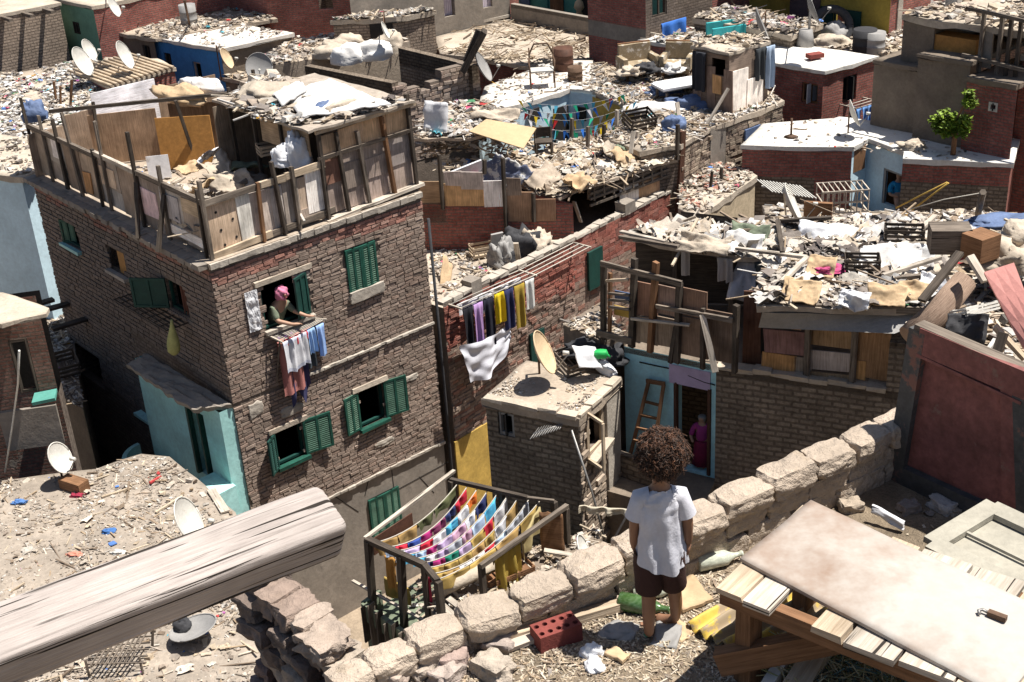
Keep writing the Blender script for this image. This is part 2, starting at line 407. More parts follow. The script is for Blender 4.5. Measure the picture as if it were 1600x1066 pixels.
def shutter(A, B, hinge_u, z0, z1, w, ang, parent, mat='green', slats=2, inset=.0, lattice=True, side=1):
    """a hinged leaf: frame, stiles and lattice fill; ang 0 = in the opening, 180 = folded back on the wall"""
    A, B = V(A), V(B); x = V((B.x - A.x, B.y - A.y, 0)).normalized(); n = V((x.y, -x.x, 0))
    a = D2R(ang); d = (x * math.cos(a) * side + n * math.sin(a)); o = wp(A, B, hinge_u, 0, .03 + inset)
    nn = d.cross(V((0, 0, 1)))
    P = lambda s, z, k=0: o + d * s + V((0, 0, z)) + nn * k
    mb = MB(); t = .05
    for s in [0.0 + t / 2] + [w * (k + 1) / slats for k in range(slats - 1)] + [w - t / 2]: mb.beam(P(s, z0), P(s, z1), .04, t, up=d)
    for z in (z0 + t / 2, z1 - t / 2): mb.beam(P(t, z), P(w - t, z), .036, t, up=(0, 0, 1))
    f = mb.build('shutter', mat, parent)
    mb = MB()
    if lattice:
        k = int((z1 - z0) / .045)
        for i in range(k): mb.beam(P(t, z0 + t + i * .045), P(w - t, z0 + t + i * .045), .018, .02, up=nn + V((0, 0, .6)))
    mb.face([P(t, z0 + t, .0), P(w - t, z0 + t, 0), P(w - t, z1 - t, 0), P(t, z1 - t, 0)])
    mb.build('slats', 'green_slat' if mat == 'green' else mat, f)
    return f
# ================================================================ materials
plain('trash', None, .85, 6, .3, 35, .35)
plain('cloth', None, .9, 5, .12, 60, .25)
plain('paint', None, .6, 4, .3, 30, .2)
plain('soil', (.33, .26, .19), .95, 1.2, .4, 14, .8)
plain('dirt', (.30, .235, .165), .95, 3.5, .45, 60, .9, dist=.03)
plain('roofdust', (.48, .405, .325), .95, .9, .35, 11, .7, spots=((.36, .29, .23), .58, 1.4))
plain('roofwhite', (.66, .61, .55), .9, .8, .22, 9, .5, spots=((.5, .45, .4), .6, 1.7))
plain('roofmud', (.42, .345, .27), .95, 1.1, .35, 12, .7)
plain('plaster_grey', (.27, .235, .2), .95, 1.2, .3, 9, .4, spots=((.2, .175, .15), .6, 1.5))
plain('plaster_teal', (.42, .74, .72), .85, 1.1, .25, 10, .3, spots=((.3, .42, .38), .66, 2))
plain('plaster_aqua', (.46, .8, .88), .85, 1.0, .25, 10, .3, spots=((.4, .42, .38), .64, 2.2))
plain('plaster_blue', (.05, .22, .52), .85, 1.0, .25, 10, .3)
plain('plaster_pale', (.6, .78, .88), .85, 1.0, .2, 10, .3)
plain('plaster_ochre', (.5, .33, .08), .9, 1.2, .35, 10, .3)
plain('plaster_green', (.16, .32, .24), .9, 1.2, .25, 10, .3)
plain('plaster_turq', (.1, .32, .27), .9, 1.2, .25, 10, .3)
plain('plaster_yellow', (.4, .3, .06), .9, 1.2, .3, 10, .3)
plain('plaster_mauve', (.52, .42, .6), .9, 1.2, .2, 10, .3)
plain('mossy', (.17, .2, .14), .95, 1.5, .4, 12, .6)
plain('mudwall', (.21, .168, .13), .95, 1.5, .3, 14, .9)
plain('mudlight', (.5, .425, .34), .95, 1.4, .3, 14, .7)
plain('roofgrey', (.36, .305, .25), .95, 1.1, .35, 13, .8, spots=((.27, .23, .19), .55, 1.9))
plain('mortar', (.2, .16, .13), .95, 2, .3, 25, .8)
plain('brickpiece', None, .95, 8, .3, 45, .6)
plain('cement', (.45, .4, .34), .95, 2.2, .3, 16, .6)
plain('mudblock', (.47, .385, .305), .95, 2.4, .28, 26, .9, dist=.03, spots=((.36, .29, .22), .56, 5.5))
plain('stone', None, .95, 4, .35, 28, .9)
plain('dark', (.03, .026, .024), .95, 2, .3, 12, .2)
plain('metal', (.3, .29, .28), .5, 6, .3, 40, .1, metal=.6)
plain('rust', (.14, .085, .055), .8, 8, .4, 40, .3, metal=.2)
plain('dish', (.62, .6, .55), .55, 4, .2, 30, .05, spots=((.45, .38, .3), .66, 6))
plain('dish_buff', (.62, .47, .3), .7, 4, .2, 30, .05)
plain('dish_grey', (.3, .29, .28), .6, 4, .2, 30, .05)
plain('green', (.014, .085, .06), .6, 5, .4, 40, .15)
plain('green_slat', (.1, .2, .14), .7, 5, .4, 40, .2)
plain('greendark', (.01, .055, .045), .6, 5, .3, 40, .15)
plain('brownpaint', (.1, .045, .028), .7, 5, .4, 40, .2)
plain('orangeboard', (.45, .22, .06), .7, 1.5, .3, 12, .15)
plain('whiteboard', (.66, .66, .68), .7, 1.5, .2, 12, .15, spots=((.45, .42, .4), .62, 3))
plain('card', (.5, .36, .22), .9, 2.5, .25, 20, .2)
plain('canvas', (.68, .66, .64), .9, 1.2, .15, 20, .3)
plain('tarpdark', (.045, .045, .05), .8, 2, .4, 18, .3)
plain('tarpblue', (.12, .17, .3), .7, 2, .4, 18, .3)
plain('rope', (.5, .46, .4), .9, 8, .2, 60, .2)
plain('skin', (.26, .135, .08), .55, 9, .12, 60, .06, spec=.35)
plain('skin_light', (.42, .25, .17), .55, 9, .12, 60, .06, spec=.35)
plain('straw', None, .9, 6, .2, 40, .2)
plain('leafmat', None, .6, 3, .3, 20, .1)
plain('plastic_white', (.72, .72, .74), .4, 3, .12, 30, .25, spec=.5)
plain('glassdark', (.02, .025, .03), .15, 4, .2, 30, 0, spec=.5)
wood('wood_grey', (.075, .06, .048), (.25, .205, .165), crack=.36)
wood('wood_dark', (.03, .024, .02), (.11, .088, .07))
wood('wood_light', (.36, .27, .18), (.62, .5, .37))
wood('wood_pale', (.34, .285, .225), (.6, .53, .45), crack=.36)
wood('wood_brown', (.12, .06, .03), (.28, .15, .08))
wood('wood_col', (.55, .5, .45), (1.1, 1.05, 1.0), col=True)
brick('brick_grey', (.2, .155, .125), (.27, .21, .17), (.13, .105, .085), .24, .09, .018, 1.0)
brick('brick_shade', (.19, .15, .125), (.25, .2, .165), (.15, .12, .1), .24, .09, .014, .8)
brick('brick_red', (.34, .11, .09), (.44, .17, .135), (.2, .15, .13), .22, .075, .012, .7)
brick('brick_mix', (.26, .13, .1), (.33, .2, .16), (.2, .16, .13), .22, .075, .014, .8, plaster=((.26, .22, .185), .56))
brick('brick_lit', (.42, .33, .26), (.36, .28, .22), (.24, .19, .15), .26, .1, .02, 1.0)  # lightened copy of brick_grey for sunlit walls, sunlight put into the colour
brick('brick_mud', (.24, .19, .145), (.32, .26, .2), (.17, .135, .105), .26, .1, .02, 1.0)
# ================================================================ ground under the whole quarter
mb = MB()
def gz(x, y): return .15 * mnoise.noise(V((x * .08, y * .08, 0)))
mb.grid(lambda u, v: (V((-400 + 800 * u, -150 + 850 * v, 0)) if u in (0, 1) or v in (0, 1) else V((-400 + 800 * u, -150 + 850 * v, gz(u * 90, v * 90)))), 80, 80, (1, 1, 1), True, (800, 800))
tag(mb.build('ground', 'soil'), kind='structure')
# ================================================================ the tall brick house with the shack on its roof
ZR = 9.0
P0, P1, P2 = at(326, 413, ZR), at(657, 300, ZR), at(50, 275, ZR)
AX = (P1 - P0).normalized(); BX = (P2 - P0).normalized()
BX = (BX - AX * BX.dot(AX)).normalized()
LA, LB = (P1 - P0).length, (P2 - P0).length
def G(u, v, z): return V((P0.x, P0.y, 0)) + AX * u + BX * v + V((0, 0, z))
P2 = G(0, LB, ZR); P3 = G(LA, LB, ZR)
house = empty('brick_house', G(LA / 2, LB / 2, 0), 'tall dark brick house with green shutters and a board shack on its roof', 'house')
# --- sunny face
W1 = hole(P0, P1, (405, 447), (486, 489)); W2 = hole(P0, P1, (537, 392), (591, 441))
W3 = hole(P0, P1, (557, 613), (603, 651)); W4 = hole(P0, P1, (427, 677), (478, 709)); W5 = hole(P0, P1, (574, 782), (628, 822))
zl1 = uvz(600, 535, P0, P1)[1]; zl2 = uvz(610, 730, P0, P1)[1]
H0 = [W1, W2, W3, W4, W5]
mb = MB(); wall(mb, P0, P1, zl2, ZR, H0, .22); mb.build('wall', 'mortar', house)
mb = MB(); r1 = random.Random(3)
def palm(u, z, r):
    f = r.uniform(.9, 1.08)
    if z > ZR - .42 - .08 * math.sin(u * 2): c = r.choice([(.4, .2, .155), (.43, .23, .18), (.38, .2, .16), (.41, .25, .2)])
    else:
        c = r.choice([(.385, .295, .24), (.365, .28, .225), (.4, .305, .25), (.38, .275, .22), (.35, .27, .22)])
        k = .9 + .22 * mnoise.noise(V((u * .8, z * .9, 9))); c = (c[0] * k, c[1] * k, c[2] * k)
    return (c[0] * f, c[1] * f, c[2] * f)
bricks(mb, P0, P1, zl2 + .02, zl1 - .02, H0, .21, .058, .018, .006, palm, base=.018, r=r1)
bricks(mb, P0, P1, zl1 + .04, ZR - .1, H0, .21, .058, .018, .006, palm, base=.018, r=r1)
mb.build('brickwork', 'brickpiece', house)
mb = MB(); wall(mb, P0, P1, 0, zl2, H0, .22); mb.build('wall', 'plaster_grey', house)
mb = MB()
def ledge(z, d, h, sd, u0=0.0, u1=None):
    u1 = LA if u1 is None else u1
    k = 26
    for i in range(k):
        a, b_ = lerp(u0, u1, i / k), lerp(u0, u1, (i + 1) / k)
        zz = z + .02 * mnoise.noise(V((a * 3, sd, 0))); dd = d * (1 + .5 * mnoise.noise(V((a * 5, sd, 4))))
        mb.box(wp(P0, P1, (a + b_) / 2, zz, dd / 2), ((b_ - a) * 1.02, dd, h * (1 + .4 * mnoise.noise(V((a * 6, sd, 8))))), Matrix((AX, -BX, V((0, 0, 1)))).transposed(), (1, 1, 1), .006)
ledge(zl1, .07, .05, 1, .25 * LA); mb.build('ledge', 'cement', house); mb = MB(); ledge(zl2, .06, .06, 5); mb.build('ledge', 'cement', house); mb = MB()
ledge(ZR - .05, .07, .11, 9)
mb.build('ledge', 'cement', house)
mb = MB()                                     # cracks of the plaster's panels
for (x0, y0, x1, y1) in ((577, 744, 570, 775), (612, 735, 616, 770), (612, 770, 700, 722), (655, 745, 678, 770), (522, 775, 560, 800)):
    p, q = uvz(x0, y0, P0, P1), uvz(x1, y1, P0, P1)
    mb.beam(wp(P0, P1, *p, .002), wp(P0, P1, *q, .002), .008, .018, up=AX)
mb.build('crack', 'dark', house)
for h in (W1, W3, W4):
    mb = MB(); mb.beam(wp(P0, P1, h[0] - .12, h[3] + .06, .03), wp(P0, P1, h[1] + .12, h[3] + .06, .03), .06, .1, jit=.012); mb.build('lintel', 'mudlight', house)
for (x, y, w_, h_) in ((470, 432, .35, .16), (600, 690, .5, .14), (400, 640, .3, .3), (640, 590, .4, .12), (455, 640, .45, .2)):
    q = uvz(x, y, P0, P1); mb = MB(); mb.rock(wp(P0, P1, q[0], q[1], .012), (w_, .06, h_), Matrix((AX, -BX, V((0, 0, 1)))).transposed(), .35, 8, sq=.6); mb.build('mortar_patch', 'cement', house)
# --- shaded face
K1 = hole(P2, P0, (93, 342), (127, 392)); K2 = hole(P2, P0, (165, 382), (200, 434)); K3 = hole(P2, P0, (258, 434), (297, 497)); K4 = hole(P2, P0, (112, 532), (165, 610))
tu0 = uvz(240, 597, P2, P0)[0]; zt1 = uvz(370, 640, P2, P0)[1]; 
tz0 = uvz(383, 783, P2, P0)[1]; tu1 = LB
KD = hole(P2, P0, (292, 632), (335, 752)); KW = hole(P2, P0, (212, 588), (244, 655))
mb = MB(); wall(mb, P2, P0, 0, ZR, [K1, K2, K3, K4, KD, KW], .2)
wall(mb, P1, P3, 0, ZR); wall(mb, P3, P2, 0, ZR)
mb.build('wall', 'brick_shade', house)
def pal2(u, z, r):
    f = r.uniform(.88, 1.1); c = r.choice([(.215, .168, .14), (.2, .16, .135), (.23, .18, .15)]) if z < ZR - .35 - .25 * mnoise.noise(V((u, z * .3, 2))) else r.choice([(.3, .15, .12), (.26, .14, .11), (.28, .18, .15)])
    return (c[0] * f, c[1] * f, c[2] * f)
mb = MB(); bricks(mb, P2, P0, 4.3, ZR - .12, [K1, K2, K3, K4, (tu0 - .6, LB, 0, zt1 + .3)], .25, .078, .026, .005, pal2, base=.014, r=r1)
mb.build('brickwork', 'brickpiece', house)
mb = MB()
for i in range(30):
    a, b_ = LB * i / 30, LB * (i + 1) / 30
    mb.box(wp(P2, P0, (a + b_) / 2, ZR - .03 + .02 * mnoise.noise(V((a, 1, 1))), .09), ((b_ - a) * 1.02, .26 + .08 * mnoise.noise(V((a * 4, 2, 1))), .1), Matrix((-BX, -AX, V((0, 0, 1)))).transposed(), (1, 1, 1), .012)
mb.build('ledge', 'plaster_grey', house)
mb = MB(); mb.prism([G(-.02, -.02, 0), G(LA, -.02, 0), G(LA, LB, 0), G(-.02, LB, 0)], ZR - .06, ZR + .02, bottom=True); mb.build('roof', 'roofmud', house)
# floors inside, so the openings look into dark rooms
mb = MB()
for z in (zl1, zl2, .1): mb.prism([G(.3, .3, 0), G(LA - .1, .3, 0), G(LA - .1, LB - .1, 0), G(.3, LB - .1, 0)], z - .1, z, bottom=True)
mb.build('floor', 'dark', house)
# --- windows of the sunny face
def window(A, B, h, sillmat=None, sd=.12, fr=None, label=None):
    w = MB(); t = .05; u0, u1, v0, v1 = h
    for a, b_ in (((u0, v0), (u1, v0)), ((u0, v1), (u1, v1))): w.beam(wp(A, B, a[0], a[1] + (t / 2 if a[1] == v0 else -t / 2), -.08), wp(A, B, b_[0], b_[1] + (t / 2 if b_[1] == v0 else -t / 2), -.08), .06, t)
    for u in (u0 + t / 2, u1 - t / 2): w.beam(wp(A, B, u, v0 + t, -.08), wp(A, B, u, v1 - t, -.08), .06, t)
    f = w.build('window', fr or 'greendark', house)
    if label: f['label'] = label
    if sillmat:
        w = MB(); w.beam(wp(A, B, u0 - .05, v0 - .04, sd / 2), wp(A, B, u1 + .05, v0 - .04, sd / 2), sd, .07, jit=.008); w.build('sill', sillmat, f)
    return f
def rect_leaf(A, B, u0, u1, z0, z1, parent, ang, hinge, **kw):
    w = u1 - u0
    return shutter(A, B, u0 if hinge == 'l' else u1, z0, z1, w, ang, parent, side=1 if hinge == 'l' else -1, **kw)
f1 = window(P0, P1, W1, 'cement')
rect_leaf(P0, P1, W1[1] - .42, W1[1] - .02, W1[2] + .03, W1[3] - .03, f1, 22, 'r', mat='greendark', lattice=False)
mb = MB(); q0, q1 = uvz(379, 458, P0, P1), uvz(408, 512, P0, P1)
mb.grid(lambda u, v: wp(P0, P1, lerp(q0[0], q1[0], u), lerp(q0[1], q1[1], v), .05 + .03 * mnoise.noise(V((u * 4, v * 6, 1))) + .012 * mnoise.noise(V((u * 13, v * 17, 1)))), 16, 24, (1, 1, 1), False, thick=.01)
o = mb.build('shutter', 'whiteboard', f1); o['label'] = 'shutter leaf wrapped in crumpled silvery sheet'
f2 = window(P0, P1, W2)
for k in range(2): rect_leaf(P0, P1, lerp(W2[0], W2[1], k / 2), lerp(W2[0], W2[1], (k + 1) / 2), W2[2], W2[3], f2, 4, 'l' if k == 0 else 'r')
mb = MB(); c = ((W2[0] + W2[1]) / 2, W2[2] - .1)
mb.rock(wp(P0, P1, c[0] + .03, c[1], .03), ((W2[1] - W2[0]) * 1.12, .12, .24), Matrix((AX, -BX, V((0, 0, 1)))).transposed(), .2, 6, sd=5, sq=.9); mb.build('sill', 'cement', f2)
f3 = window(P0, P1, W3, 'green')
e0, e1 = uvz(533, 624, P0, P1), uvz(562, 675, P0, P1)
w3 = W3[0] - e0[0]; shutter(P0, P1, W3[0], W3[2], W3[3], w3, 8, f3, side=-1)
w3 = uvz(634, 640, P0, P1)[0] - W3[1]; shutter(P0, P1, W3[1], W3[2], W3[3], w3, 12, f3, side=1)
f4 = window(P0, P1, W4, 'green')
shutter(P0, P1, W4[0], W4[2] - .02, W4[3], .34, 35, f4, side=-1, mat='greendark')
w3 = uvz(518, 700, P0, P1)[0] - W4[1]; shutter(P0, P1, W4[1], W4[2], W4[3] + .02, w3, 10, f4, side=1)
f5 = window(P0, P1, W5)
for k in range(2): rect_leaf(P0, P1, lerp(W5[0], W5[1], k / 2), lerp(W5[0], W5[1], (k + 1) / 2), W5[2], W5[3], f5, 3, 'l' if k == 0 else 'r')
# --- windows of the shaded face
f6 = window(P2, P0, K1, 'plaster_teal'); rect_leaf(P2, P0, K1[0] + .02, (K1[0] + K1[1]) / 2, K1[2], K1[3], f6, -25, 'l', lattice=False)
f7 = window(P2, P0, K2, 'cement', fr='wood_dark')
mb = MB(); m_ = (K2[0] + K2[1]) / 2; mb.beam(wp(P2, P0, m_, (K2[2] + K2[3]) / 2, -.05), wp(P2, P0, K2[1], (K2[2] + K2[3]) / 2, -.05), .02, K2[3] - K2[2]); mb.build('blind', 'orangeboard', f7)
f8 = window(P2, P0, K3, None)
rect_leaf(P2, P0, K3[0] - .72, K3[0] + .02, K3[2], K3[3], f8, 38, 'r', mat='greendark', lattice=False)
mb = MB(); mb.grid(lambda u, v: wp(P2, P0, lerp(K3[1] - .3, K3[1], u), lerp(K3[2], K3[3], v), -.06 + .03 * math.sin(u * 16)), 16, 4, (.11, .045, .03)); mb.build('curtain', 'cloth', f8)
mb = MB()
q = hole(P2, P0, (222, 503), (297, 512))
for k in range(9): mb.beam(wp(P2, P0, lerp(q[0], q[1], k / 8), K3[2] - .12, 0), wp(P2, P0, lerp(q[0], q[1], k / 8), K3[2] - .12, .5), .02, .02)
for k in range(5): mb.beam(wp(P2, P0, q[0], K3[2] - .1, .1 + .1 * k), wp(P2, P0, q[1], K3[2] - .1, .1 + .1 * k), .03, .015)
mb.build('sill_rack', 'wood_dark', f8)
# --- painted porch on the shaded face
pd = .3
ta, tb = wp(P2, P0, tu0, 0, pd), wp(P2, P0, LB - .02, 0, pd)
PD = hole(ta, tb, (294, 634), (336, 752))
mb = MB(); wall(mb, ta, tb, tz0 - .9, zt1, [PD], .22)
mb.face([wp(P2, P0, LB - .02, tz0 - .9, pd), wp(P2, P0, LB - .02, tz0 - .9, 0), wp(P2, P0, LB - .02, zt1, 0), wp(P2, P0, LB - .02, zt1, pd)])
mb.face([wp(P2, P0, tu0, tz0 - .9, 0), wp(P2, P0, tu0, tz0 - .9, pd), wp(P2, P0, tu0, zt1, pd), wp(P2, P0, tu0, zt1, 0)])
mb.build('porch_wall', 'plaster_teal', house)
mb = MB(); mb.beam(wp(ta, tb, PD[0] + .03, PD[2], .03), wp(ta, tb, PD[0] + .03, PD[3], .03), .08, .1, up=AX); mb.beam(wp(ta, tb, PD[1] - .15, PD[2], -.2), wp(ta, tb, PD[1] - .15, PD[3], -.2), .06, .5, up=AX)
mb.build('door', 'greendark', house)
c0, c1, c2, c3 = at(197, 570, zt1 + .32), at(228, 552, zt1 + .42), at(362, 632, zt1 + .1), at(300, 640, zt1 + .05)
mb = MB(); mb.grid(lambda u, v: lerp(lerp(c0, c3, u), lerp(c1, c2, u), v) + V((0, 0, .07 * mnoise.noise(V((u * 9, v * 6, 5))))) + BX * .0 - AX * .06 * mnoise.noise(V((u * 7, v * 3, 1))) * (1 - v), 24, 8, (1, 1, 1), False, (2.6, 1), thick=.1)
mb.build('canopy', 'plaster_grey', house)
mb = MB(); w0 = uvz(212, 660, P2, P0)
f9 = window(P2, P0, KW, 'plaster_teal', .2, 'brownpaint')
mb = MB()                                     # curved little balcony wall beside the door
bc = wp(ta, tb, .35, 0, .1); zz0 = uvz(240, 700, ta, tb)[1]
arc = [bc + (-BX) * (.75 * math.cos(t) - .1) * 1.0 + (-AX) * (.62 * math.sin(t)) for t in [math.pi * k / 16 + 0.0 for k in range(17)]]
for i in range(16):
    p, q = arc[i], arc[i + 1]
    mb.beam(V((p.x, p.y, zz0 - .5)), V((q.x, q.y, zz0 - .5)), .1, .9)
mb.build('balcony_wall', 'plaster_teal', house)
mb = MB(); mb.beam(wp(ta, tb, PD[1] + .05, PD[2] - .1, .35), wp(ta, tb, PD[1] + .85, PD[2] - .1, .35), .7, .7, jit=.03); mb.build('porch_step', 'plaster_teal', house)
mb = MB()                                     # stubs of beams left in the shaded wall
for (x0, y0, x1, y1) in ((58, 474, 84, 468), (86, 480, 108, 474), (82, 512, 136, 498)):
    p = onp(x1, y1, wp(P2, P0, 0, 0), -AX); mb.beam(p, p - AX * .8 + BX * .1, .2, .06, jit=.01)
mb.build('beam_stub', 'wood_dark', house)
# ================================================================ helpers for people and cloth
def skin(name, nodes, edges, mat, parent=None, root=0, sub=2, smooth=True):
    me = bpy.data.meshes.new(name); me.from_pydata([tuple(n[0]) for n in nodes], edges, []); me.update()
    o = bpy.data.objects.new(name, me); COL.objects.link(o); me.materials.append(M[mat])
    if parent is not None: o.parent = parent; o.matrix_parent_inverse = Matrix.Translation(-parent.location)
    sk = o.modifiers.new('skin', 'SKIN'); sk.use_smooth_shade = True
    sv = me.skin_vertices[0].data
    for i, n in enumerate(nodes):
        r = n[1]; sv[i].radius = (r, r) if not isinstance(r, (tuple, list)) else r; sv[i].use_root = i == root
    sb = o.modifiers.new('sub', 'SUBSURF'); sb.levels = sb.render_levels = sub
    return o
def hang(p, q, drop, col, label, cat, group, name='hanging_cloth', fold=.03, nf=3.0, sd=0, mat='cloth', lip=.0, nrm=None, taper=0.0, hem=.0, stripes=None, build=True, mb=None, slant=0.0, both=.25):
    """cloth folded over the line p-q, hanging down on both sides"""
    p, q = V(p), V(q); x = (q - p); L = x.length; n = V((x.y, -x.x, 0)).normalized() if nrm is None else V(nrm)
    own = mb is None; mb = mb or MB()
    def fn(u, v):
        w = v * (1 + both) - both                     # <0: the short back flap
        d = abs(w) * drop * (1 + slant * (u - .5)); k = .5 + (u - .5) * (1 - taper * max(w, 0))
        z = -d + hem * math.sin(u * 9 + sd) * max(w, 0)
        f = fold * min(1, abs(w) * 2.5) * (math.sin(u * nf * 6.28 + sd) + .5 * math.sin(u * nf * 11 + sd * 2.3)) + .35 * fold * mnoise.noise(V((u * 5, w * 4, sd)))
        return p + x * k + V((0, 0, z)) + n * (f + (.012 if w > 0 else -.018))
    cf = col
    if stripes: cf = lambda u, v: stripes(u, v)
    mb.grid(fn, max(10, int(nf * 7)), 12, cf, True, (L, drop))
    return thing(mb, name, mat, label, cat, group) if own else mb
# ================================================================ board shack and fence on the brick house's roof
shack = empty('roof_shack', G(2.5, 3, ZR), 'patchwork shack and fence of old boards and posts along the roof edge', 'shack')
TINT = [(.62, .52, .42), (.5, .44, .38), (.72, .66, .6), (.42, .33, .26), (.58, .5, .46), (.8, .74, .68), (.36, .28, .22), (.55, .4, .26), (.66, .62, .6)]
r2 = random.Random(21)
def panel(A, B, u0, u1, z0, z1, d, tint, parent, mat='wood_col', th=.025, lean=0.0, name='board_panel', up=True, label=None):
    mb = MB(); x = (V(B) - V(A)); x.z = 0; x.normalize(); n = V((x.y, -x.x, 0))
    j = lambda: r2.uniform(-.02, .02)
    q = [wp(A, B, u0 + j(), z0 + j(), d), wp(A, B, u1 + j(), z0 + j(), d), wp(A, B, u1 + j(), z1 + j(), d + lean), wp(A, B, u0 + j(), z1 + j(), d + lean)]
    off = r2.uniform(0, 40); w, h = u1 - u0, z1 - z0
    uv = [(off, off), (off, off + w), (off + h, off + w), (off + h, off)] if up else [(off, off), (off + w, off), (off + w, off + h), (off, off + h)]
    k = [p - n * th for p in q]
    mb.face(q, uv, tint); mb.face(list(reversed(k)), uv, tint)
    for i in range(4): mb.face([q[(i + 1) % 4], q[i], k[i], k[(i + 1) % 4]], [(0, 0), (.1, 0), (.1, .02), (0, .02)], tint)
    o = mb.build(name, mat, parent)
    if label: o['label'] = label
    return o
FA, FB = G(.18, LB - .1, 0), G(.18, .14, 0)        # fence along the shaded side
LF = (FB - FA).length
fh = 1.15
seg = [0, .8, 1.55, 2.3, 3.2, 4.05, 4.9, 5.75, 6.6, LF]
tints = [(.5, .42, .34), (.62, .57, .5), (.4, .31, .24), (.55, .44, .34), (.5, .43, .37), (.44, .35, .28), (.4, .34, .3), (.58, .55, .52), (.5, .42, .35)]
for i in range(9):
    a, b_ = seg[i], seg[i + 1]
    if i % 3 == 1:
        panel(FA, FB, a, b_, ZR + .1, ZR + .55, .0, tints[(i + 3) % 9], shack); panel(FA, FB, a, b_, ZR + .5, ZR + fh, .012, tints[i], shack)
    else:
        panel(FA, FB, a, b_, ZR + .08, ZR + fh - .08 * r2.random(), .0 if i % 2 else .014, tints[i], shack)
panel(FA, FB, 1.0, 1.5, ZR + .62, ZR + 1.05, .03, (1.15, 1.1, 1.08), shack)
panel(FA, FB, 4.95, 5.62, ZR + .3, ZR + .85, .03, (1.1, .85, .9), shack, label='pale pink board on the shack fence')
panel(FA, FB, 5.8, 6.5, ZR + .45, ZR + .95, .034, (.62, .6, .62), shack)
panel(FA, FB, 6.0, LF, ZR + .16, ZR + .36, .03, (1.25, 1.2, 1.15), shack, up=False)
panel(FA, FB, 3.25, 3.9, ZR + .55, ZR + .95, .03, (.85, .68, .52), shack)
panel(FA, FB, 2.35, 2.7, ZR + .15, ZR + .62, .03, (.75, .42, .2), shack)
panel(FA, FB, 6.65, LF, ZR + .75, ZR + 1.05, .036, (.62, .5, .36), shack, up=False)
for i, (u, h, ln) in enumerate(((.02, 1.75, -.12), (.75, 1.5, -.05), (1.5, 1.55, -.08), (2.25, 1.8, -.25), (3.15, 1.25, 0), (3.55, 1.9, 0), (4.95, 1.95, .0), (6.0, 1.5, 0), (7.35, 1.35, .02))):
    mb = MB(); mb.beam(wp(FA, FB, u, ZR, .06), wp(FA, FB, u + ln, ZR + h, .05), .075, .06, jit=.008); mb.build('post', 'wood_grey' if i % 2 else 'wood_dark', shack)
for (u, v_, d) in ((4.95, 5.35, .42), (6.05, 6.3, .5)):
    mb = MB(); mb.beam(wp(FA, FB, v_, ZR - .02, d), wp(FA, FB, u, ZR + .95, .06), .08, .07, jit=.006); mb.build('prop', 'wood_dark', shack)
for (u0, u1, z, mt) in ((3.1, 5.0, ZR + fh + .02, 'wood_pale'), (4.9, LF, ZR + fh, 'wood_grey'), (.0, 3.2, ZR + fh - .02, 'wood_grey')):
    mb = MB(); mb.beam(wp(FA, FB, u0, z, .03), wp(FA, FB, u1, z - .03, .03), .08, .1, jit=.008); mb.build('rail', mt, shack)
# front fence over the sunny face
SA_, SB_ = G(.1, .16, 0), G(LA, .16, 0)
for (u0, u1, z0, z1, d, t, nm) in ((.05, .78, .12, 1.05, .02, (.72, .56, .42), 'wood_col'), (.72, 1.0, .1, 1.02, .036, (.9, .9, .86), 'wood_col'), (1.0, 1.5, .1, 1.0, .01, (.75, .66, .6), 'wood_col'), (1.45, 1.75, .15, .98, .02, (.68, .63, .6), 'wood_col'),
                              (1.72, 2.05, .1, 1.1, .03, (.45, .4, .36), 'wood_col'), (2.0, 2.3, .3, 1.0, .02, (.72, .58, .46), 'wood_col'), (2.22, 2.62, .25, 1.1, .036, (1.3, 1.27, 1.24), 'wood_col'), (2.05, 2.62, .08, .4, .03, (.5, .42, .36), 'wood_col')):
    panel(SA_, SB_, u0, u1, ZR + z0, ZR + z1, d, t, shack, nm)
for (u, z) in ((.28, .86), (.33, .5), (.62, .28), (.36, .2), (.6, .64)):
    mb = MB(); c = wp(SA_, SB_, u, ZR + z, .024); mb.tube([c, c - BX * .004], .028, 8); mb.build('peg_hole', 'dark', shack)
for (u0, z0, u1, z1, w, h, mt) in ((0, .06, 1.35, .14, .05, .13, 'wood_light'), (1.2, .12, 2.8, .2, .05, .12, 'wood_grey'), (0, 1.1, 1.25, 1.12, .05, .12, 'wood_grey'), (1.2, 1.12, 1.85, 1.12, .05, .13, 'wood_light'), (1.8, 1.14, 2.7, 1.16, .05, .14, 'wood_light'), (2.55, .02, 4.95, .14, .22, .05, 'wood_pale')):
    mb = MB(); mb.beam(wp(SA_, SB_, u0, ZR + z0, .06), wp(SA_, SB_, u1, ZR + z1, .06), w, h, jit=.008); mb.build('rail', mt, shack)
for i, (u, h, ln) in enumerate(((.02, 1.55, 0), (1.15, 1.2, .03), (1.62, 1.5, -.08), (1.95, 1.3, 0), (2.62, 1.75, .0), (3.12, 1.7, -.1), (3.62, 1.6, -.12), (4.25, 1.75, -.14), (4.82, 2.05, -.06))):
    mb = MB(); mb.beam(wp(SA_, SB_, u, ZR + .04, .085), wp(SA_, SB_, u + ln, ZR + h, .085), .085, .06, up=AX, jit=.008); mb.build('post', ('wood_grey', 'wood_brown', 'wood_dark')[i % 3] if i != 4 else 'wood_dark', shack)
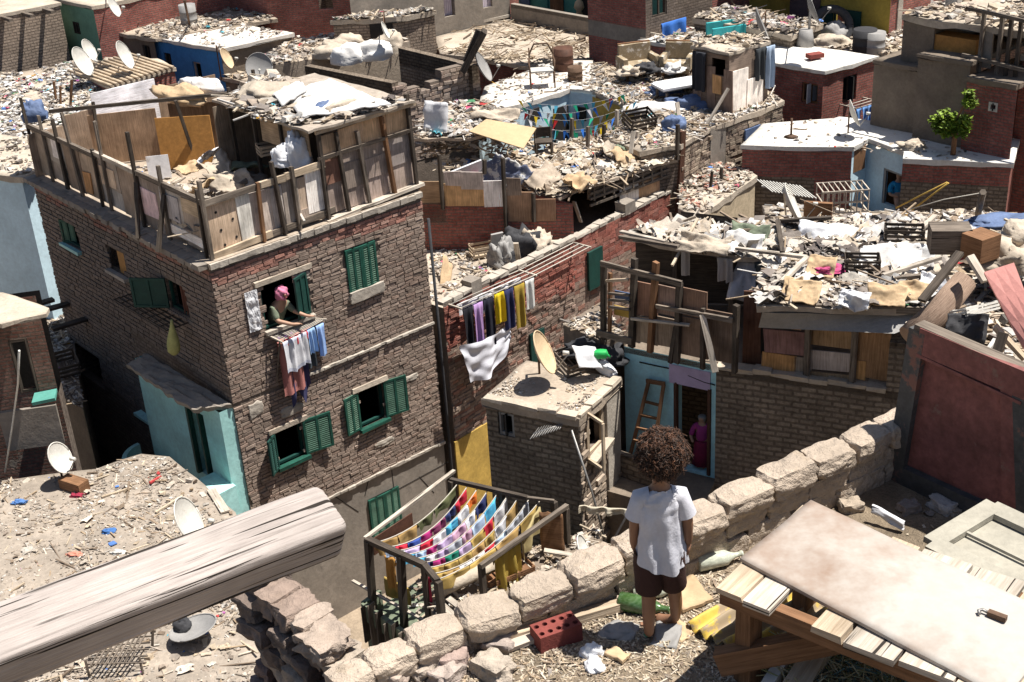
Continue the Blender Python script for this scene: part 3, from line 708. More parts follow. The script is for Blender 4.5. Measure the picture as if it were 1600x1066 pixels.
# the covered room
RZ = ZR + 1.85
for (u0, u1, z0, z1, d, t) in ((2.66, 3.15, .1, .75, .0, (.46, .38, .34)), (3.1, 3.65, .1, .55, .0, (.52, .43, .39)), (3.1, 3.65, .5, 1.0, .02, (.4, .34, .3)), (3.6, 4.3, .1, .62, .0, (.56, .46, .42)), (3.6, 4.3, .58, .98, .02, (.48, .4, .36)), (4.2, 4.82, .1, .7, .0, (.54, .45, .4)), (4.2, 4.82, .66, 1.3, .02, (.42, .38, .37)), (3.1, 4.2, .95, 1.3, .0, (.44, .37, .33)), (2.66, 3.1, .7, 1.2, .03, (.36, .2, .15)), (2.66, 3.15, 1.15, 1.7, .02, (.62, .45, .3)), (3.1, 3.7, 1.3, 1.72, .03, (.75, .52, .33)), (3.65, 4.3, 1.3, 1.75, .02, (.85, .58, .35)), (4.25, 4.82, 1.32, 1.76, .03, (.7, .5, .32))):
    panel(SA_, SB_, u0, u1, ZR + z0, ZR + z1, d, t, shack)
for z in (1.28, 1.8):
    mb = MB(); mb.beam(wp(SA_, SB_, 2.55, ZR + z, .1), wp(SA_, SB_, 4.95, ZR + z + .03, .1), .05, .08, jit=.01); mb.build('rail', 'wood_light' if z > 1.5 else 'wood_grey', shack)
panel(G(LA - .1, .2, 0), G(LA - .1, 3.3, 0), 0, 3.1, ZR, RZ - .05, 0, (.4, .33, .28), shack)
panel(G(LA - .1, 3.3, 0), G(2.3, 3.3, 0), 0, 2.5, ZR, RZ - .05, 0, (.3, .25, .2), shack)
for v in (1.2, 2.2, 3.1):
    mb = MB(); mb.beam(G(2.62, v, ZR), G(2.6, v, RZ), .07, .07); mb.build('post', 'wood_dark', shack)
panel(G(2.62, 2.0, 0), G(2.62, .25, 0), 0, 1.7, RZ - .55, RZ - .06, 0, (.5, .38, .26), shack, up=False)
mb = MB(); mb.grid(lambda u, v: G(lerp(2.45, 5.0, u), lerp(-.02, 3.5, v), RZ + .05 + .05 * mnoise.noise(V((u * 6, v * 7, 3)))), 16, 20, (.4, .34, .28), False, thick=.05); mb.build('roof', 'trash', shack)
# courtyard walls at the back
CA, CB = G(.2, LB - .12, 0), G(LA, LB - .12, 0)
for (u0, u1, z1, t, d) in ((0, .9, 1.0, (.42, .34, .27), 0), (.85, 1.7, 1.2, (.34, .26, .2), .0), (3.0, LA - .2, 1.3, (.3, .22, .16), 0)):
    panel(CB, CA, LA - u1, LA - u0, ZR, ZR + z1, -.1 - d, t, shack)
o = panel(CB, CA, LA - 3.15, LA - 1.55, ZR + .35, ZR + 1.55, -.18, (1.25, 1.28, 1.4), shack, up=False, label='pale blue white panel at the back of the roof yard')
XA, XB = at(192, 262, ZR + .05), at(345, 262, ZR + .05)
panel(G(1.5, 6.9, 0), G(3.0, 6.0, 0), -.3, 1.2, ZR + .05, ZR + 1.2, 0, (.5, .36, .25), shack)
panel(G(3.1, 6.4, 0), G(4.4, 5.2, 0), -.2, 1.5, ZR + .05, ZR + 1.15, 0, (.24, .17, .12), shack)
panel(G(3.9, 5.2, 0), G(4.85, 4.0, 0), 0, 1.6, ZR + .05, ZR + 1.2, 0, (.85, .5, .22), shack)
mb = MB(); mb.beam(G(.5, 7.2, ZR + 1.45), G(3.9, 4.6, ZR + 1.55), .07, .07, jit=.01); mb.build('rail', 'wood_dark', shack)
for (u, v, h, ln) in ((2.75, 5.2, 1.6, -.3), (3.55, 4.75, 1.7, 0), (3.9, 4.2, 2.1, 0), (1.3, 6.9, 1.5, .1)):
    mb = MB(); mb.beam(G(u, v, ZR), G(u + ln, v + ln * .3, ZR + h), .06, .06); mb.build('post', 'wood_dark', shack)
# loose things in the yard and on the shack
mb = MB(); p0 = G(2.1, 5.55, ZR + .04); p1 = G(3.0, 4.75, ZR + .04); d = (p1 - p0); h = V((-.05, .18, 1.12))
mb.grid(lambda u, v: p0 + d * u + h * v, 4, 4, (1, 1, 1), False, (1.2, 1.1), thick=.05)
thing(mb, 'leaning_board', 'orangeboard', 'orange brown wooden panel leaning upright in the roof yard', 'panel')
mb = MB(); p0 = G(3.05, 4.55, ZR + .04); d = G(3.5, 4.1, ZR + .04) - p0
mb.grid(lambda u, v: p0 + d * u + h * .72 * v, 4, 4, (1, 1, 1), False, thick=.03); thing(mb, 'leaning_board', 'whiteboard', 'white panel standing right of the orange panel', 'panel')
mb = MB(); p0 = G(1.55, 5.15, ZR + .04); d = G(1.95, 4.9, ZR + .04) - p0
mb.grid(lambda u, v: p0 + d * u + h * .45 * v, 4, 4, (1, 1, 1), False, thick=.03); thing(mb, 'leaning_board', 'whiteboard', 'small white panel standing left of the orange panel', 'panel')
for i, (x, y, z, ex, ey, lab, mt) in enumerate(((300, 262, .5, .32, .26, 'tan cardboard sheet at the far edge of the yard heap', 'card'), (345, 262, .7, .34, .3, 'pale curled cardboard sheet on top of the yard heap', 'mudlight'), (385, 258, .65, .36, .3, 'olive cloth covered board on the yard heap', 'mossy'), (315, 292, .6, .3, .22, 'bent cardboard piece at the front of the yard heap', 'card'), (400, 285, .55, .36, .26, 'grey board sheet behind the front rail of the shack', 'wood_grey'), (365, 285, .65, .34, .26, 'buff square of cardboard right of the bent piece on the yard heap', 'mudlight'), (335, 240, .7, .4, .18, 'pale strip curling over the back of the yard heap', 'canvas'))):
    bentboard('cardboard_sheet', lab, 'sheet', at(x, y, ZR + z), AX * ex + BX * .15 * math.sin(i * 2.2), BX * ey + V((0, 0, .16 * math.sin(i * 1.7))), mt, .14, i * 3.7, .012, .35, n=12)
stuff('rubbish_heap', 'heap of cardboard scraps and laths behind the front fence', [G(.2, .4, 0), G(2.5, .4, 0), G(2.6, 2.6, 0), G(1.4, 3.6, 0), G(.3, 3.2, 0)], ZR + .3, 420, size=(.12, .55), pal=BEIGE, bright=.0, heap=.7, seed=5)
stuff('rubbish_heap', 'thin litter on the open floor of the roof yard', [G(.3, 3.2, 0), G(2.6, 3, 0), G(3, 5.5, 0), G(.6, 7.5, 0)], ZR + .03, 160, size=(.05, .25), bright=.02, heap=.06, seed=6)
clothlump('white_sack', 'white sack slumped behind the white front board of the shack', 'sack', at(443, 256, ZR + 1.15), (.24, .24, .36), 'plastic_white', 3, amp=.3, n=20)
clothlump('white_sack', 'taller pointed white sack right of the other one', 'sack', at(468, 258, ZR + 1.1), (.25, .25, .62), 'plastic_white', 9, amp=.28, n=20)
# crate
def crate(c, sx, sy, sz, yaw, label, mat='wood_light', name='crate', cat='crate', tilt=0.0, group=None):
    R_ = Matrix.Rotation(yaw, 3, 'Z') @ Matrix.Rotation(tilt, 3, 'X'); c = V(c); mb = MB()
    for x in (-1, 1):
        for y in (-1, 1): mb.box(c + R_ @ V((x * sx / 2, y * sy / 2, sz / 2)), (.035, .035, sz), R_)
    for k in range(3):
        z = sz * (k + .5) / 3
        for y in (-1, 1): mb.box(c + R_ @ V((0, y * (sy / 2 + .022), z)), (sx + .05, .012, sz * .2), R_)
        for x in (-1, 1): mb.box(c + R_ @ V((x * (sx / 2 + .022), 0, z)), (.012, sy + .02, sz * .2), R_)
    for k in range(4): mb.box(c + R_ @ V((sx * (k - 1.5) / 4, 0, .02)), (sx * .2, sy, .012), R_)
    return thing(mb, name, mat, label, cat, group)
crate(at(422, 240, ZR + 1.0), .42, .3, .22, .4, 'small open wooden crate left of the white sacks on the shack')
# roof of the shack: tarp, blankets, junk
def shackroof(u, v): return RZ + .12
tc = [at(440, 148, RZ + .15), at(515, 122, RZ + .3), at(612, 163, RZ + .2), at(470, 182, RZ + .18)]
mb = MB(); mb.grid(lambda u, v: lerp(lerp(tc[0], tc[3], u), lerp(tc[1], tc[2], u), v) + V((0, 0, .22 * math.sin(math.pi * u) * math.sin(math.pi * v) + .05 * mnoise.noise(V((u * 5, v * 5, 2))) + .02 * mnoise.noise(V((u * 14, v * 14, 2))))), 24, 24, (1, 1, 1), True, thick=.02)
thing(mb, 'white_tarp', 'canvas', 'big white tarp spread over the shack roof', 'tarp')
tc2 = [at(420, 150, RZ + .25), at(460, 130, RZ + .4), at(480, 140, RZ + .4), at(440, 165, RZ + .2)]
mb = MB(); mb.grid(lambda u, v: lerp(lerp(tc2[0], tc2[3], u), lerp(tc2[1], tc2[2], u), v) + V((0, 0, .1 * math.sin(math.pi * u) + .05 * mnoise.noise(V((u * 5, v * 5, 7))))), 12, 12, (1, 1, 1), True, thick=.02)
thing(mb, 'white_tarp', 'canvas', 'small white sheet left of the big tarp on the shack roof', 'tarp')
stuff('rubbish_heap', 'junk along the front edge of the shack roof', [at(x, y, RZ) for x, y in ((395, 190), (480, 200), (630, 172), (620, 160), (500, 180), (400, 165))], RZ + .1, 330, size=(.1, .5), bright=.03, heap=.16, seed=8)
stuff('rubbish_heap', 'junk and cloth scraps behind the tarp on the shack roof', [at(x, y, RZ) for x, y in ((370, 180), (420, 190), (450, 150), (430, 130), (380, 150))], RZ + .15, 260, size=(.1, .6), bright=.02, heap=.25, seed=9)
clothlump('rag_heap', 'dark bluish rag heap at the front of the white tarp', 'rags', at(515, 172, RZ + .13), (.4, .16, .16), 'tarpblue', 4, yaw=.7)
clothlump('rag_heap', 'buff rag heap lying across the white tarp', 'rags', at(540, 170, RZ + .13), (.42, .18, .18), 'mudlight', 14, yaw=.7)
clothlump('blanket', 'buff blanket heaped at the left end of the shack roof', 'blanket', at(415, 150, RZ + .2), (.5, .4, .25), 'mudlight', 24)
clothlump('blanket', 'tan blanket draped over the yard wall behind the orange panel', 'blanket', at(285, 158, ZR + 1.3), (.8, .3, .3), 'card', 31, yaw=-.7)
clothlump('blanket', 'pale cloth heap at the back corner of the roof yard', 'blanket', at(318, 143, ZR + 1.35), (.6, .3, .28), 'canvas', 33, yaw=-.7)
clothlump('blue_sack', 'round blue sack on the far left end of the fence', 'sack', at(56, 187, ZR + .95), (.26, .26, .45), 'tarpblue', 41)
plank(at(467, 128, RZ + .2), at(474, 160, RZ + .2), .08, .05, 'short grey plank lying across the left edge of the tarp', 'wood_grey')
plank(at(472, 152, RZ + .3), at(512, 150, RZ + .32), .07, .07, 'pale squared timber lying on the white tarp', 'wood_pale')
# pipe down the corner
mb = MB(); mb.tube([G(LA + .1, -.05, ZR - .6), G(LA + .1, -.08, 5), G(LA + .1, -.08, 2.8), G(LA + .1, -.08, 0)], .032, 8)
thing(mb, 'drain_pipe', 'tarpdark', 'dark drain pipe running down the sunny corner of the tall brick house', 'pipe')
# ================================================================ laundry rack under the open window and the woman
zr_ = W1[2] - .06
ra, rb = at(437, 533, zr_ - .12), at(506, 499, zr_ - .12)
rack = empty('laundry_rack', (ra + rb) / 2, 'white laundry rack sticking out below the open window', 'laundry rack')
wa, wb = wp(P0, P1, W1[0] - .02, zr_ - .02, .02), wp(P0, P1, W1[1] - .08, zr_ - .02, .02)
for p, q in ((wa, ra), (wb, rb)):
    mb = MB(); mb.beam(p + (q - p).normalized() * .0, q + (q - p).normalized() * .06, .03, .03); mb.build('arm', 'wood_pale', rack)
mb = MB(); mb.beam(wp(P0, P1, W1[0] + .05, zr_ - 1.1, .02), ra, .025); mb.build('strut', 'wood_grey', rack)
nl = 7
for k in range(nl):
    t = (k + 1) / nl; mb = MB(); p, q = lerp(wa, ra, t), lerp(wb, rb, t); mb.tube([lerp(p, q, i / 6) - V((0, 0, .03 * math.sin(math.pi * i / 6))) for i in range(7)], .008, 5); mb.build('line', 'rope', rack)
def rl(t, s): return lerp(lerp(wa, ra, t), lerp(wb, rb, t), s) - V((0, 0, .03))
GR = 'clothes on the rack under the window'
hang(rl(1, .05), rl(1, .58), .72, (.72, .72, .75), 'white striped cloth on the outer rod of the window rack', 'cloth', GR, nf=3, sd=1, fold=.025, hem=.03, stripes=lambda u, v: (.72, .72, .76) if int(v * 22) % 5 else (.5, .52, .62))
hang(rl(1, .6), rl(1, .76), .55, (.32, .5, .8), 'light blue shorts beside the white striped cloth', 'shorts', GR, nf=2, sd=2)
hang(rl(1, .8), rl(1, .98), .72, (.3, .45, .78), 'light blue trousers at the right end of the window rack', 'trousers', GR, nf=1.5, sd=3)
hang(rl(.72, .02), rl(.72, .5), 1.25, (.42, .17, .15), 'faded red brown cloth behind the white striped cloth', 'cloth', GR, nf=2, sd=4)
hang(rl(.58, .2), rl(.58, .62), 1.42, (.05, .05, .12), 'long navy cloth hanging lowest from the window rack', 'cloth', GR, nf=2.5, sd=5, hem=.2)
hang(rl(.86, .15), rl(.86, .75), .22, (.6, .08, .1), 'bright red towel folded over the second rod of the window rack', 'towel', GR, nf=3, sd=6)
hang(rl(.8, .05), rl(.8, .6), .2, (.7, .32, .25), 'salmon towel folded over an inner rod of the window rack', 'towel', GR, nf=3, sd=7)
hang(rl(.5, .1), rl(.5, .55), .2, (.22, .08, .3), 'purple cloth folded over the rod nearest the window', 'cloth', GR, nf=3, sd=8)
hang(rl(.45, .6), rl(.45, .9), .95, (.07, .085, .1), 'dark grey cloth hanging behind the light blue shorts', 'cloth', GR, nf=2, sd=9)
# the woman: one body, with headscarf and dress over it
wc = wp(P0, P1, lerp(W1[0], W1[1], .38), W1[2], -.05)
NN = -BX
def WB(a, n, z): return wc + AX * a + NN * n + V((0, 0, z))
pel = WB(-.02, -.3, -.3)
nod = [(pel, .16), (WB(-.02, -.22, .0), .15), (WB(0, -.1, .25), .16), (WB(.02, .0, .42), .09), (WB(.035, .045, .52), .05), (WB(.05, .09, .6), .085), (WB(.055, .105, .68), .09),
       (WB(-.14, .0, .36), .065), (WB(-.17, .13, .14), .05), (WB(.02, .36, .07), .036), (WB(.1, .42, .07), .03),
       (WB(.16, -.02, .36), .065), (WB(.24, .14, .2), .048), (WB(.36, .34, .13), .034), (WB(.42, .42, .12), .028)]
hands = []
ed = [(0, 1), (1, 2), (2, 3), (3, 4), (4, 5), (5, 6), (3, 7), (7, 8), (8, 9), (9, 10), (3, 11), (11, 12), (12, 13), (13, 14)]
for k, (hb, hx) in enumerate(((10, AX), (14, AX))):
    for f in range(4):
        b = nod[hb][0]; a0 = (f - 1.5) * .016
        i0 = len(nod); nod.append((b + AX * .045 + BX * a0 - V((0, 0, .004)), .009)); nod.append((b + AX * .085 + BX * a0 - V((0, 0, .03)), .007))
        ed += [(hb, i0), (i0, i0 + 1)]
    i0 = len(nod); nod.append((nod[hb][0] + NN * .035 + AX * .02, .01)); ed.append((hb, i0))
woman = empty('person', wc, 'woman in pink headscarf and dark dress leaning out of the window over the laundry', 'person')
skin('body', nod, ed, 'skin_light', woman)
skin('dress', [(n[0], n[1] + .022 if not isinstance(n[1], tuple) else n[1]) for n in nod[:4]] + [(nod[7][0], .085), (nod[8][0], .066), (nod[11][0], .085), (nod[12][0], .062)], [(0, 1), (1, 2), (2, 3), (3, 4), (4, 5), (3, 6), (6, 7)], 'mossy', woman)
mb = MB(); hc = WB(.05, .085, .655)
def fn(u, v):
    th, ph = u * 6.283, v * math.pi * .72
    d = AX * math.cos(th) * math.sin(ph) + NN * (math.sin(th) * math.sin(ph)) + V((0, 0, math.cos(ph)))
    return hc + d * (.128 + .016 * math.sin(th * 4 + ph * 6) + .02 * mnoise.noise(d * 4)) - NN * .03 - V((0, 0, .05)) * max(0, ph - 1.2)
mb.grid(fn, 24, 12, (.62, .2, .32)); mb.build('headscarf', 'cloth', woman)
mb = MB(); fc = hc + NN * .06 - V((0, 0, .03))
mb.rock(fc + NN * .045, (.03, .03, .035), None, .05, 3); mb.build('nose', 'skin_light', woman)
for s in (-1, 1):
    mb = MB(); mb.rock(fc + NN * .04 + AX * s * .035 + V((0, 0, .03)), (.022, .014, .014), None, .05, 3); mb.build('eye', 'dark', woman)
mb = MB(); mb.rock(fc + NN * .045 - V((0, 0, .045)), (.05, .02, .014), None, .05, 3, (.4, .12, .1)); mb.build('mouth', 'cloth', woman)
# long gourd-like bag hanging at the shaded face
gp = onp(268, 500, wp(P2, P0, 0, 0, .45), -AX); gl = onp(272, 553, wp(P2, P0, 0, 0, .45), -AX)
mb = MB(); Lg = (gl - gp).length
mb.tube([gp + (gl - gp) * t for t in (0, .15, .35, .55, .75, .9, 1)], [.02, .035, .07, .11, .13, .12, .06], 12)
thing(mb, 'hanging_bag', 'straw_bag' if 'straw_bag' in M else plain('straw_bag', (.4, .4, .16), .85, 5, .25, 30, .3), 'yellow green bag hanging from the rack at the shaded wall', 'bag')
# ================================================================ foreground terrace
TZ = 14.5
def tz(x, y): return TZ + .035 * mnoise.noise(V((x * 1.3, y * 1.3, 0))) + .015 * mnoise.noise(V((x * 5, y * 5, 0)))
path = [(520, 1075), (575, 1045), (640, 1012), (720, 975), (802, 940), (885, 905), (965, 868), (1045, 832), (1120, 793), (1195, 755), (1262, 724), (1322, 698), (1378, 672), (1450, 640)]
hpar = [lerp(.075, .25, min(1, max(0, (x - 560) / 640))) for x, y in path]
par = [at(x, y + 6, TZ + h) for (x, y), h in zip(path, hpar)]
def extend(a, b, k): return b + (b - a) * k
pl = [extend(par[1], par[0], 2.2)] + par + [extend(par[-2], par[-1], 8)]
poly = [(p.x, p.y) for p in pl] + [(14, 9), (14, -6), (-6, -6), (-3.2, 3.2)]
mb = MB()
xs = [-3 + .12 * i for i in range(int(17 / .12))]; ys = [-6 + .12 * i for i in range(int(18 / .12))]
for x in xs:
    for y in ys:
        if inpoly(x + .06, y + .06, poly):
            q = [(x, y), (x + .12, y), (x + .12, y + .12), (x, y + .12)]
            mb.face([(a, b, tz(a, b)) for a, b in q], q, smooth=True)
o = mb.build('terrace_ground', 'dirt'); tag(o, kind='structure')
mb = MB(); mb.prism([V((p[0], p[1], 0)) for p in poly][::-1], 0, TZ - .06, top=True); o = mb.build('terrace_base', 'mudwall'); tag(o, kind='structure')
# parapet of rounded mud blocks
wallp = empty('parapet_wall', centre(par), 'low parapet of rounded sunlit mud blocks along the terrace edge', 'wall')
def along(pts):
    acc = [0]
    for i in range(1, len(pts)): acc.append(acc[-1] + (pts[i] - pts[i - 1]).length)
    def f(s):
        for i in range(1, len(pts)):
            if s <= acc[i] or i == len(pts) - 1:
                t = (s - acc[i - 1]) / (acc[i] - acc[i - 1]); return lerp(pts[i - 1], pts[i], t)
    return f, acc
pf, acc = along([pl[0]] + par + [pl[-1]])
def hz(x, y):
    k = min(range(len(par)), key=lambda i: (par[i].x - x) ** 2 + (par[i].y - y) ** 2); return hpar[k]
r3 = random.Random(11)
for row, (zc, hh, wd, off) in enumerate(((-.205, .11, .1, .12), (-.112, .095, .095, .0))):
    s = off; mb = MB()
    while s < acc[-2] + .8:
        w = r3.uniform(.22, .38); a, b_ = pf(s), pf(min(s + w, acc[-1] - .01)); d = b_ - a; c = (a + b_) / 2
        yaw = math.atan2(d.y, d.x)
        mb.rock(V((c.x, c.y, TZ + hz(c.x, c.y) + zc)), (d.length * 1.02, wd * r3.uniform(.85, 1.05), hh), Matrix.Rotation(yaw + r3.uniform(-.05, .05), 3, 'Z'), .15, 9, sq=.74)
        s += w * 1.02
    mb.build('wall_course', 'mudblock', wallp)
cop = list(acc[1:-1])
for i in range(len(cop) - 1):
    a, b_ = pf(cop[i]), pf(cop[i + 1]); d = b_ - a; c = (a + b_) / 2; yaw = math.atan2(d.y, d.x)
    mb = MB()
    mb.rock(V((c.x, c.y, TZ + (hpar[i] + hpar[min(i + 1, len(hpar) - 1)]) / 2)), (d.length * 1.02, .165 * r3.uniform(.88, 1.1), .125 * r3.uniform(.88, 1.1)), Matrix.Rotation(yaw + r3.uniform(-.07, .07), 3, 'Z') @ Matrix.Rotation(r3.uniform(-.1, .1), 3, 'X') @ Matrix.Rotation(r3.uniform(-.07, .07), 3, 'Y'), .13, 16, sq=.5)
    mb.build('coping_block', 'mudblock', wallp)
# broken wall at the left end
ruin = empty('ruined_wall', at(460, 1040, TZ), 'broken stone wall end with pinkish stones at the left of the terrace', 'wall')
WR = at(522, 1066, TZ); BXn = BX
WL = WR + BX * .0
for _i in range(400):
    if (WL - CAM).dot(_r) / (WL - CAM).dot(_f) * FPX + 800 <= 372: break
    WL = WL + BX * .01
WLn = (WL - WR).length
def prx_(p): d = p - CAM; z = d.dot(_f); return 800 + FPX * d.dot(_r) / z, 533 - FPX * d.dot(_u) / z
zc = TZ - 1.3; core = MB(); row = 0
while zc < TZ + .5:
    hgt = zc - TZ
    if hgt > .1 and prx_(WL + V((0, 0, hgt + .12)))[1] < 925: break
    lim = 0 if hgt < .02 else (hgt - .02) / .42 * WLn * .5
    s = WLn; 
    while s > lim + .06:
        w_ = min(r3.uniform(.09, .19), s - lim); p = WR + BX * (s - w_ / 2) + V((0, 0, hgt + .0)); top = hgt > .02 and s - w_ < lim + .14
        c = r3.choice([(.4, .32, .26), (.28, .21, .17), (.44, .37, .3), (.34, .25, .22), (.2, .155, .13)])
        args = (V((p.x, p.y, zc)) + AX * r3.uniform(.06, .16), (w_ * .97, .17, .095 * r3.uniform(.8, 1.15)), Matrix((BX, -AX, V((0, 0, 1)))).transposed() @ Matrix.Rotation(r3.uniform(-.12, .12), 3, 'Z') @ Matrix.Rotation(r3.uniform(-.1, .1), 3, 'Y'))
        if top: mb = MB(); mb.rock(*args, .38, 10, c, sq=.8); mb.build('top_stone', 'stone', ruin)
        else: core.rock(*args, .34, 5, c, sq=.82)
        s -= w_
    zc += .092
core.build('rubble_core', 'stone', ruin)
# big weathered beam
be, bs = hd(516, 812, 3.45), hd(-190, 1083, 2.82)
mb = MB(); bd = (be - bs).normalized(); by = V((0, 0, 1)).cross(bd).normalized(); bz = bd.cross(by); _t = D2R(22); by, bz = by * math.cos(_t) + bz * math.sin(_t), bz * math.cos(_t) - by * math.sin(_t); Lb = (be - bs).length
def fn(u, v):
    a = v * 2 * math.pi; ca, sa = math.cos(a), math.sin(a)
    k = (abs(ca) ** 7 + abs(sa) ** 7) ** (-1 / 7)
    g = 1 + .03 * mnoise.noise(V((u * 4, ca * 1.2, sa * 1.2))) + .012 * mnoise.noise(V((u * 9, ca * 9, sa * 9)))
    for cr, wd_, dp in ((1.25, .03, .07), (1.62, .024, .06), (1.95, .03, .09), (.95, .026, .06), (2.2, .026, .06), (1.45, .02, .05), (1.1, .02, .05), (4.4, .03, .06), (3.6, .03, .06), (5.4, .03, .07), (5.8, .025, .06)):
        dd = a - cr - .07 * math.sin(u * 5 + cr * 3) - .03 * mnoise.noise(V((u * 7, cr, 0)))
        g -= dp * math.exp(-(dd / wd_) ** 2) * (.5 + .5 * mnoise.noise(V((u * 3.3, cr * 5, 1))))
    e = 1 - .12 * max(0, (u - .985) / .015) ** 2
    return bs + bd * (u * Lb) + (by * (ca * k * .08) + bz * (sa * k * .068)) * g * e
mb.grid(fn, 130, 230, (1, 1, 1), True, (Lb, .75))
mb.face([fn(1, k / 40) for k in range(40)], [(0, .02 * k) for k in range(40)])
mb.face([fn(0, (40 - k) / 40) for k in range(40)], [(0, .02 * k) for k in range(40)])
wood('beamwood', (.33, .285, .26), (.5, .44, .405), sc=1.5, bump=.8, crack=.4)
thing(mb, 'wooden_beam', 'beamwood', 'thick weathered grey timber beam jutting in from the lower left', 'beam')
# ================================================================ child on the terrace
cf = at(1024, 1001, TZ); cf.z = tz(cf.x, cf.y)
child = empty('person', cf, 'small curly haired child in white shirt and brown shorts seen from behind', 'person')
S = .95
KX = .8
def CP(x, y, z): return cf + V((x * KX, y * KX, z))           # x right, y away from the camera
hip = .40
nod = [(CP(.02, 0, .42), (.085, .07)), (CP(.02, .0, .52), (.09, .07)), (CP(.025, .0, .62), (.095, .068)), (CP(.03, .005, .70), (.06, .05)), (CP(.035, .012, .745), (.034, .034)), (CP(.04, .02, .80), (.06, .062)), (CP(.042, .02, .87), (.07, .078)), (CP(.042, .015, .92), (.045, .05)),
       (CP(-.065, .0, .685), (.034, .034)), (CP(-.098, .0, .57), (.027, .027)), (CP(-.1, .02, .475), (.021, .021)), (CP(-.098, .035, .445), (.02, .014)),
       (CP(.125, .0, .685), (.034, .034)), (CP(.165, .0, .57), (.028, .028)), (CP(.17, .015, .475), (.021, .021)), (CP(.172, .025, .445), (.02, .014)),
       (CP(-.03, .0, .38), (.058, .058)), (CP(-.032, -.01, .235), (.038, .038)), (CP(-.034, -.02, .15), (.036, .036)), (CP(-.034, -.012, .04), (.024, .026)), (CP(-.025, .04, .02), (.024, .017)), (CP(-.03, .085, .014), (.026, .012)),
       (CP(.075, .0, .38), (.058, .058)), (CP(.1, .03, .235), (.038, .038)), (CP(.112, .05, .15), (.036, .036)), (CP(.115, .09, .04), (.024, .026)), (CP(.07, .125, .02), (.024, .017)), (CP(.02, .15, .014), (.026, .012))]
ed = [(0, 1), (1, 2), (2, 3), (3, 4), (4, 5), (5, 6), (6, 7), (3, 8), (8, 9), (9, 10), (10, 11), (3, 12), (12, 13), (13, 14), (14, 15), (0, 16), (16, 17), (17, 18), (18, 19), (19, 20), (20, 21), (0, 22), (22, 23), (23, 24), (24, 25), (25, 26), (26, 27)]
nod = [(p, (r_[0] * .84, r_[1] * .84)) for p, r_ in nod]
body = skin('body', nod, ed, 'skin', child, 0, 2)
# separate fingers, each its own short chain rooted in the palm (joined to the same surface mesh family as part of the hand)
for hb, s in ((11, 1), (15, -1)):
    b = nod[hb][0]
    fn_, fe = [(b + V((0, 0, .018)), .017)], []
    for f in range(4):
        y = (f - 1.5) * .011; L1 = (.022, .026, .025, .02)[f]
        i = len(fn_); fn_ += [(b + V((s * .002, y, -.012)), .0075), (b + V((s * .008, y * 1.05, -.012 - L1)), .0068), (b + V((s * .022, y, -.02 - L1 * 1.1)), .006)]
        fe += [(0, i), (i, i + 1), (i + 1, i + 2)]
    i = len(fn_); fn_ += [(b + V((s * .012, .018, .004)), .008), (b + V((s * .018, .022, -.018)), .0068)]; fe += [(0, i), (i, i + 1)]
    skin('hand', fn_, fe, 'skin', child, 0, 2)
# toes
for b, dx in ((21, 0), (27, -.3)):
    p = nod[b][0]
    for k in range(5):
        mb = MB(); dv = Matrix.Rotation(-dx * -1.2, 3, 'Z') @ V(((k - 2) * .0105, .022 - abs(k - 1.5) * .003, -.004)); mb.rock(p + dv, (.012, .02, .012), None, .05, 3); mb.build('toe', 'skin', child)
# ears and face (it looks away, over the parapet)
hcx = CP(.042, .02, .87)
for s in (-1, 1):
    mb = MB(); mb.rock(hcx + V((s * .064, .0, -.02)), (.016, .03, .04), None, .1, 4); mb.build('ear', 'skin', child)
    mb = MB(); mb.rock(hcx + V((s * .026, .062, .0)), (.022, .012, .012), None, .05, 4, (.03, .02, .02)); mb.build('eye', 'cloth', child)
mb = MB(); mb.rock(hcx + V((0, .072, -.022)), (.022, .022, .026), None, .05, 4); mb.build('nose', 'skin', child)
mb = MB(); mb.rock(hcx + V((0, .064, -.05)), (.04, .014, .012), None, .05, 4, (.3, .1, .08)); mb.build('mouth', 'cloth', child)
# hair: a cap with thousands of curls
plain('hairmat', None, .55, 30, .3, 90, .2, spec=.4)
mb = MB(); rh = random.Random(5)
def fn(u, v):
    th, ph = u * 6.283, v * math.pi * .74
    d = V((math.cos(th) * math.sin(ph), math.sin(th) * math.sin(ph), math.cos(ph)))
    return hcx + V((d.x * .07, d.y * .075 - .01, d.z * .081 + .01)) * (1.14 + .1 * mnoise.noise(d * 4))
mb.grid(fn, 28, 14, (.022, .012, .009))
for k in range(4600):
    z = rh.uniform(-.78, 1); a = rh.uniform(0, 6.283); q = math.sqrt(1 - z * z); d = V((q * math.cos(a), q * math.sin(a), z))
    if d.y > .45 and z < .35: continue
    if z < -.55 and d.y > -.1: continue
    p = hcx + V((d.x * .073, d.y * .078 - .01, d.z * .084 + .01)); Lh = rh.uniform(.014, .032) * (.75 + .5 * mnoise.noise(d * 2.3 + V((3, 0, 0))) + .25) * (1.1 if z > -.2 else .8) + (.012 if rh.random() < .04 else 0)
    t1 = d.cross(V((rh.uniform(-1, 1), rh.uniform(-1, 1), rh.uniform(-1, 1)))).normalized(); t2 = d.cross(t1)
    rr = rh.uniform(.005, .012); w0 = rh.uniform(0, 6.28); tn = rh.choice((-1, 1)) * rh.uniform(5, 10)
    pts = [p + d * (Lh * t) + t1 * (rr * math.cos(w0 + tn * t)) + t2 * (rr * math.sin(w0 + tn * t)) - V((0, 0, .012 * t * t)) for t in (0, .2, .4, .6, .8, 1)]
    f = rh.random(); c = (lerp(.022, .19, f ** 2), lerp(.012, .085, f ** 2), lerp(.008, .045, f ** 2))
    mb.tube(pts, [.0022, .0024, .0024, .0022, .0016, .0008], 3, c, False)
mb.build('hair', 'hairmat', child)
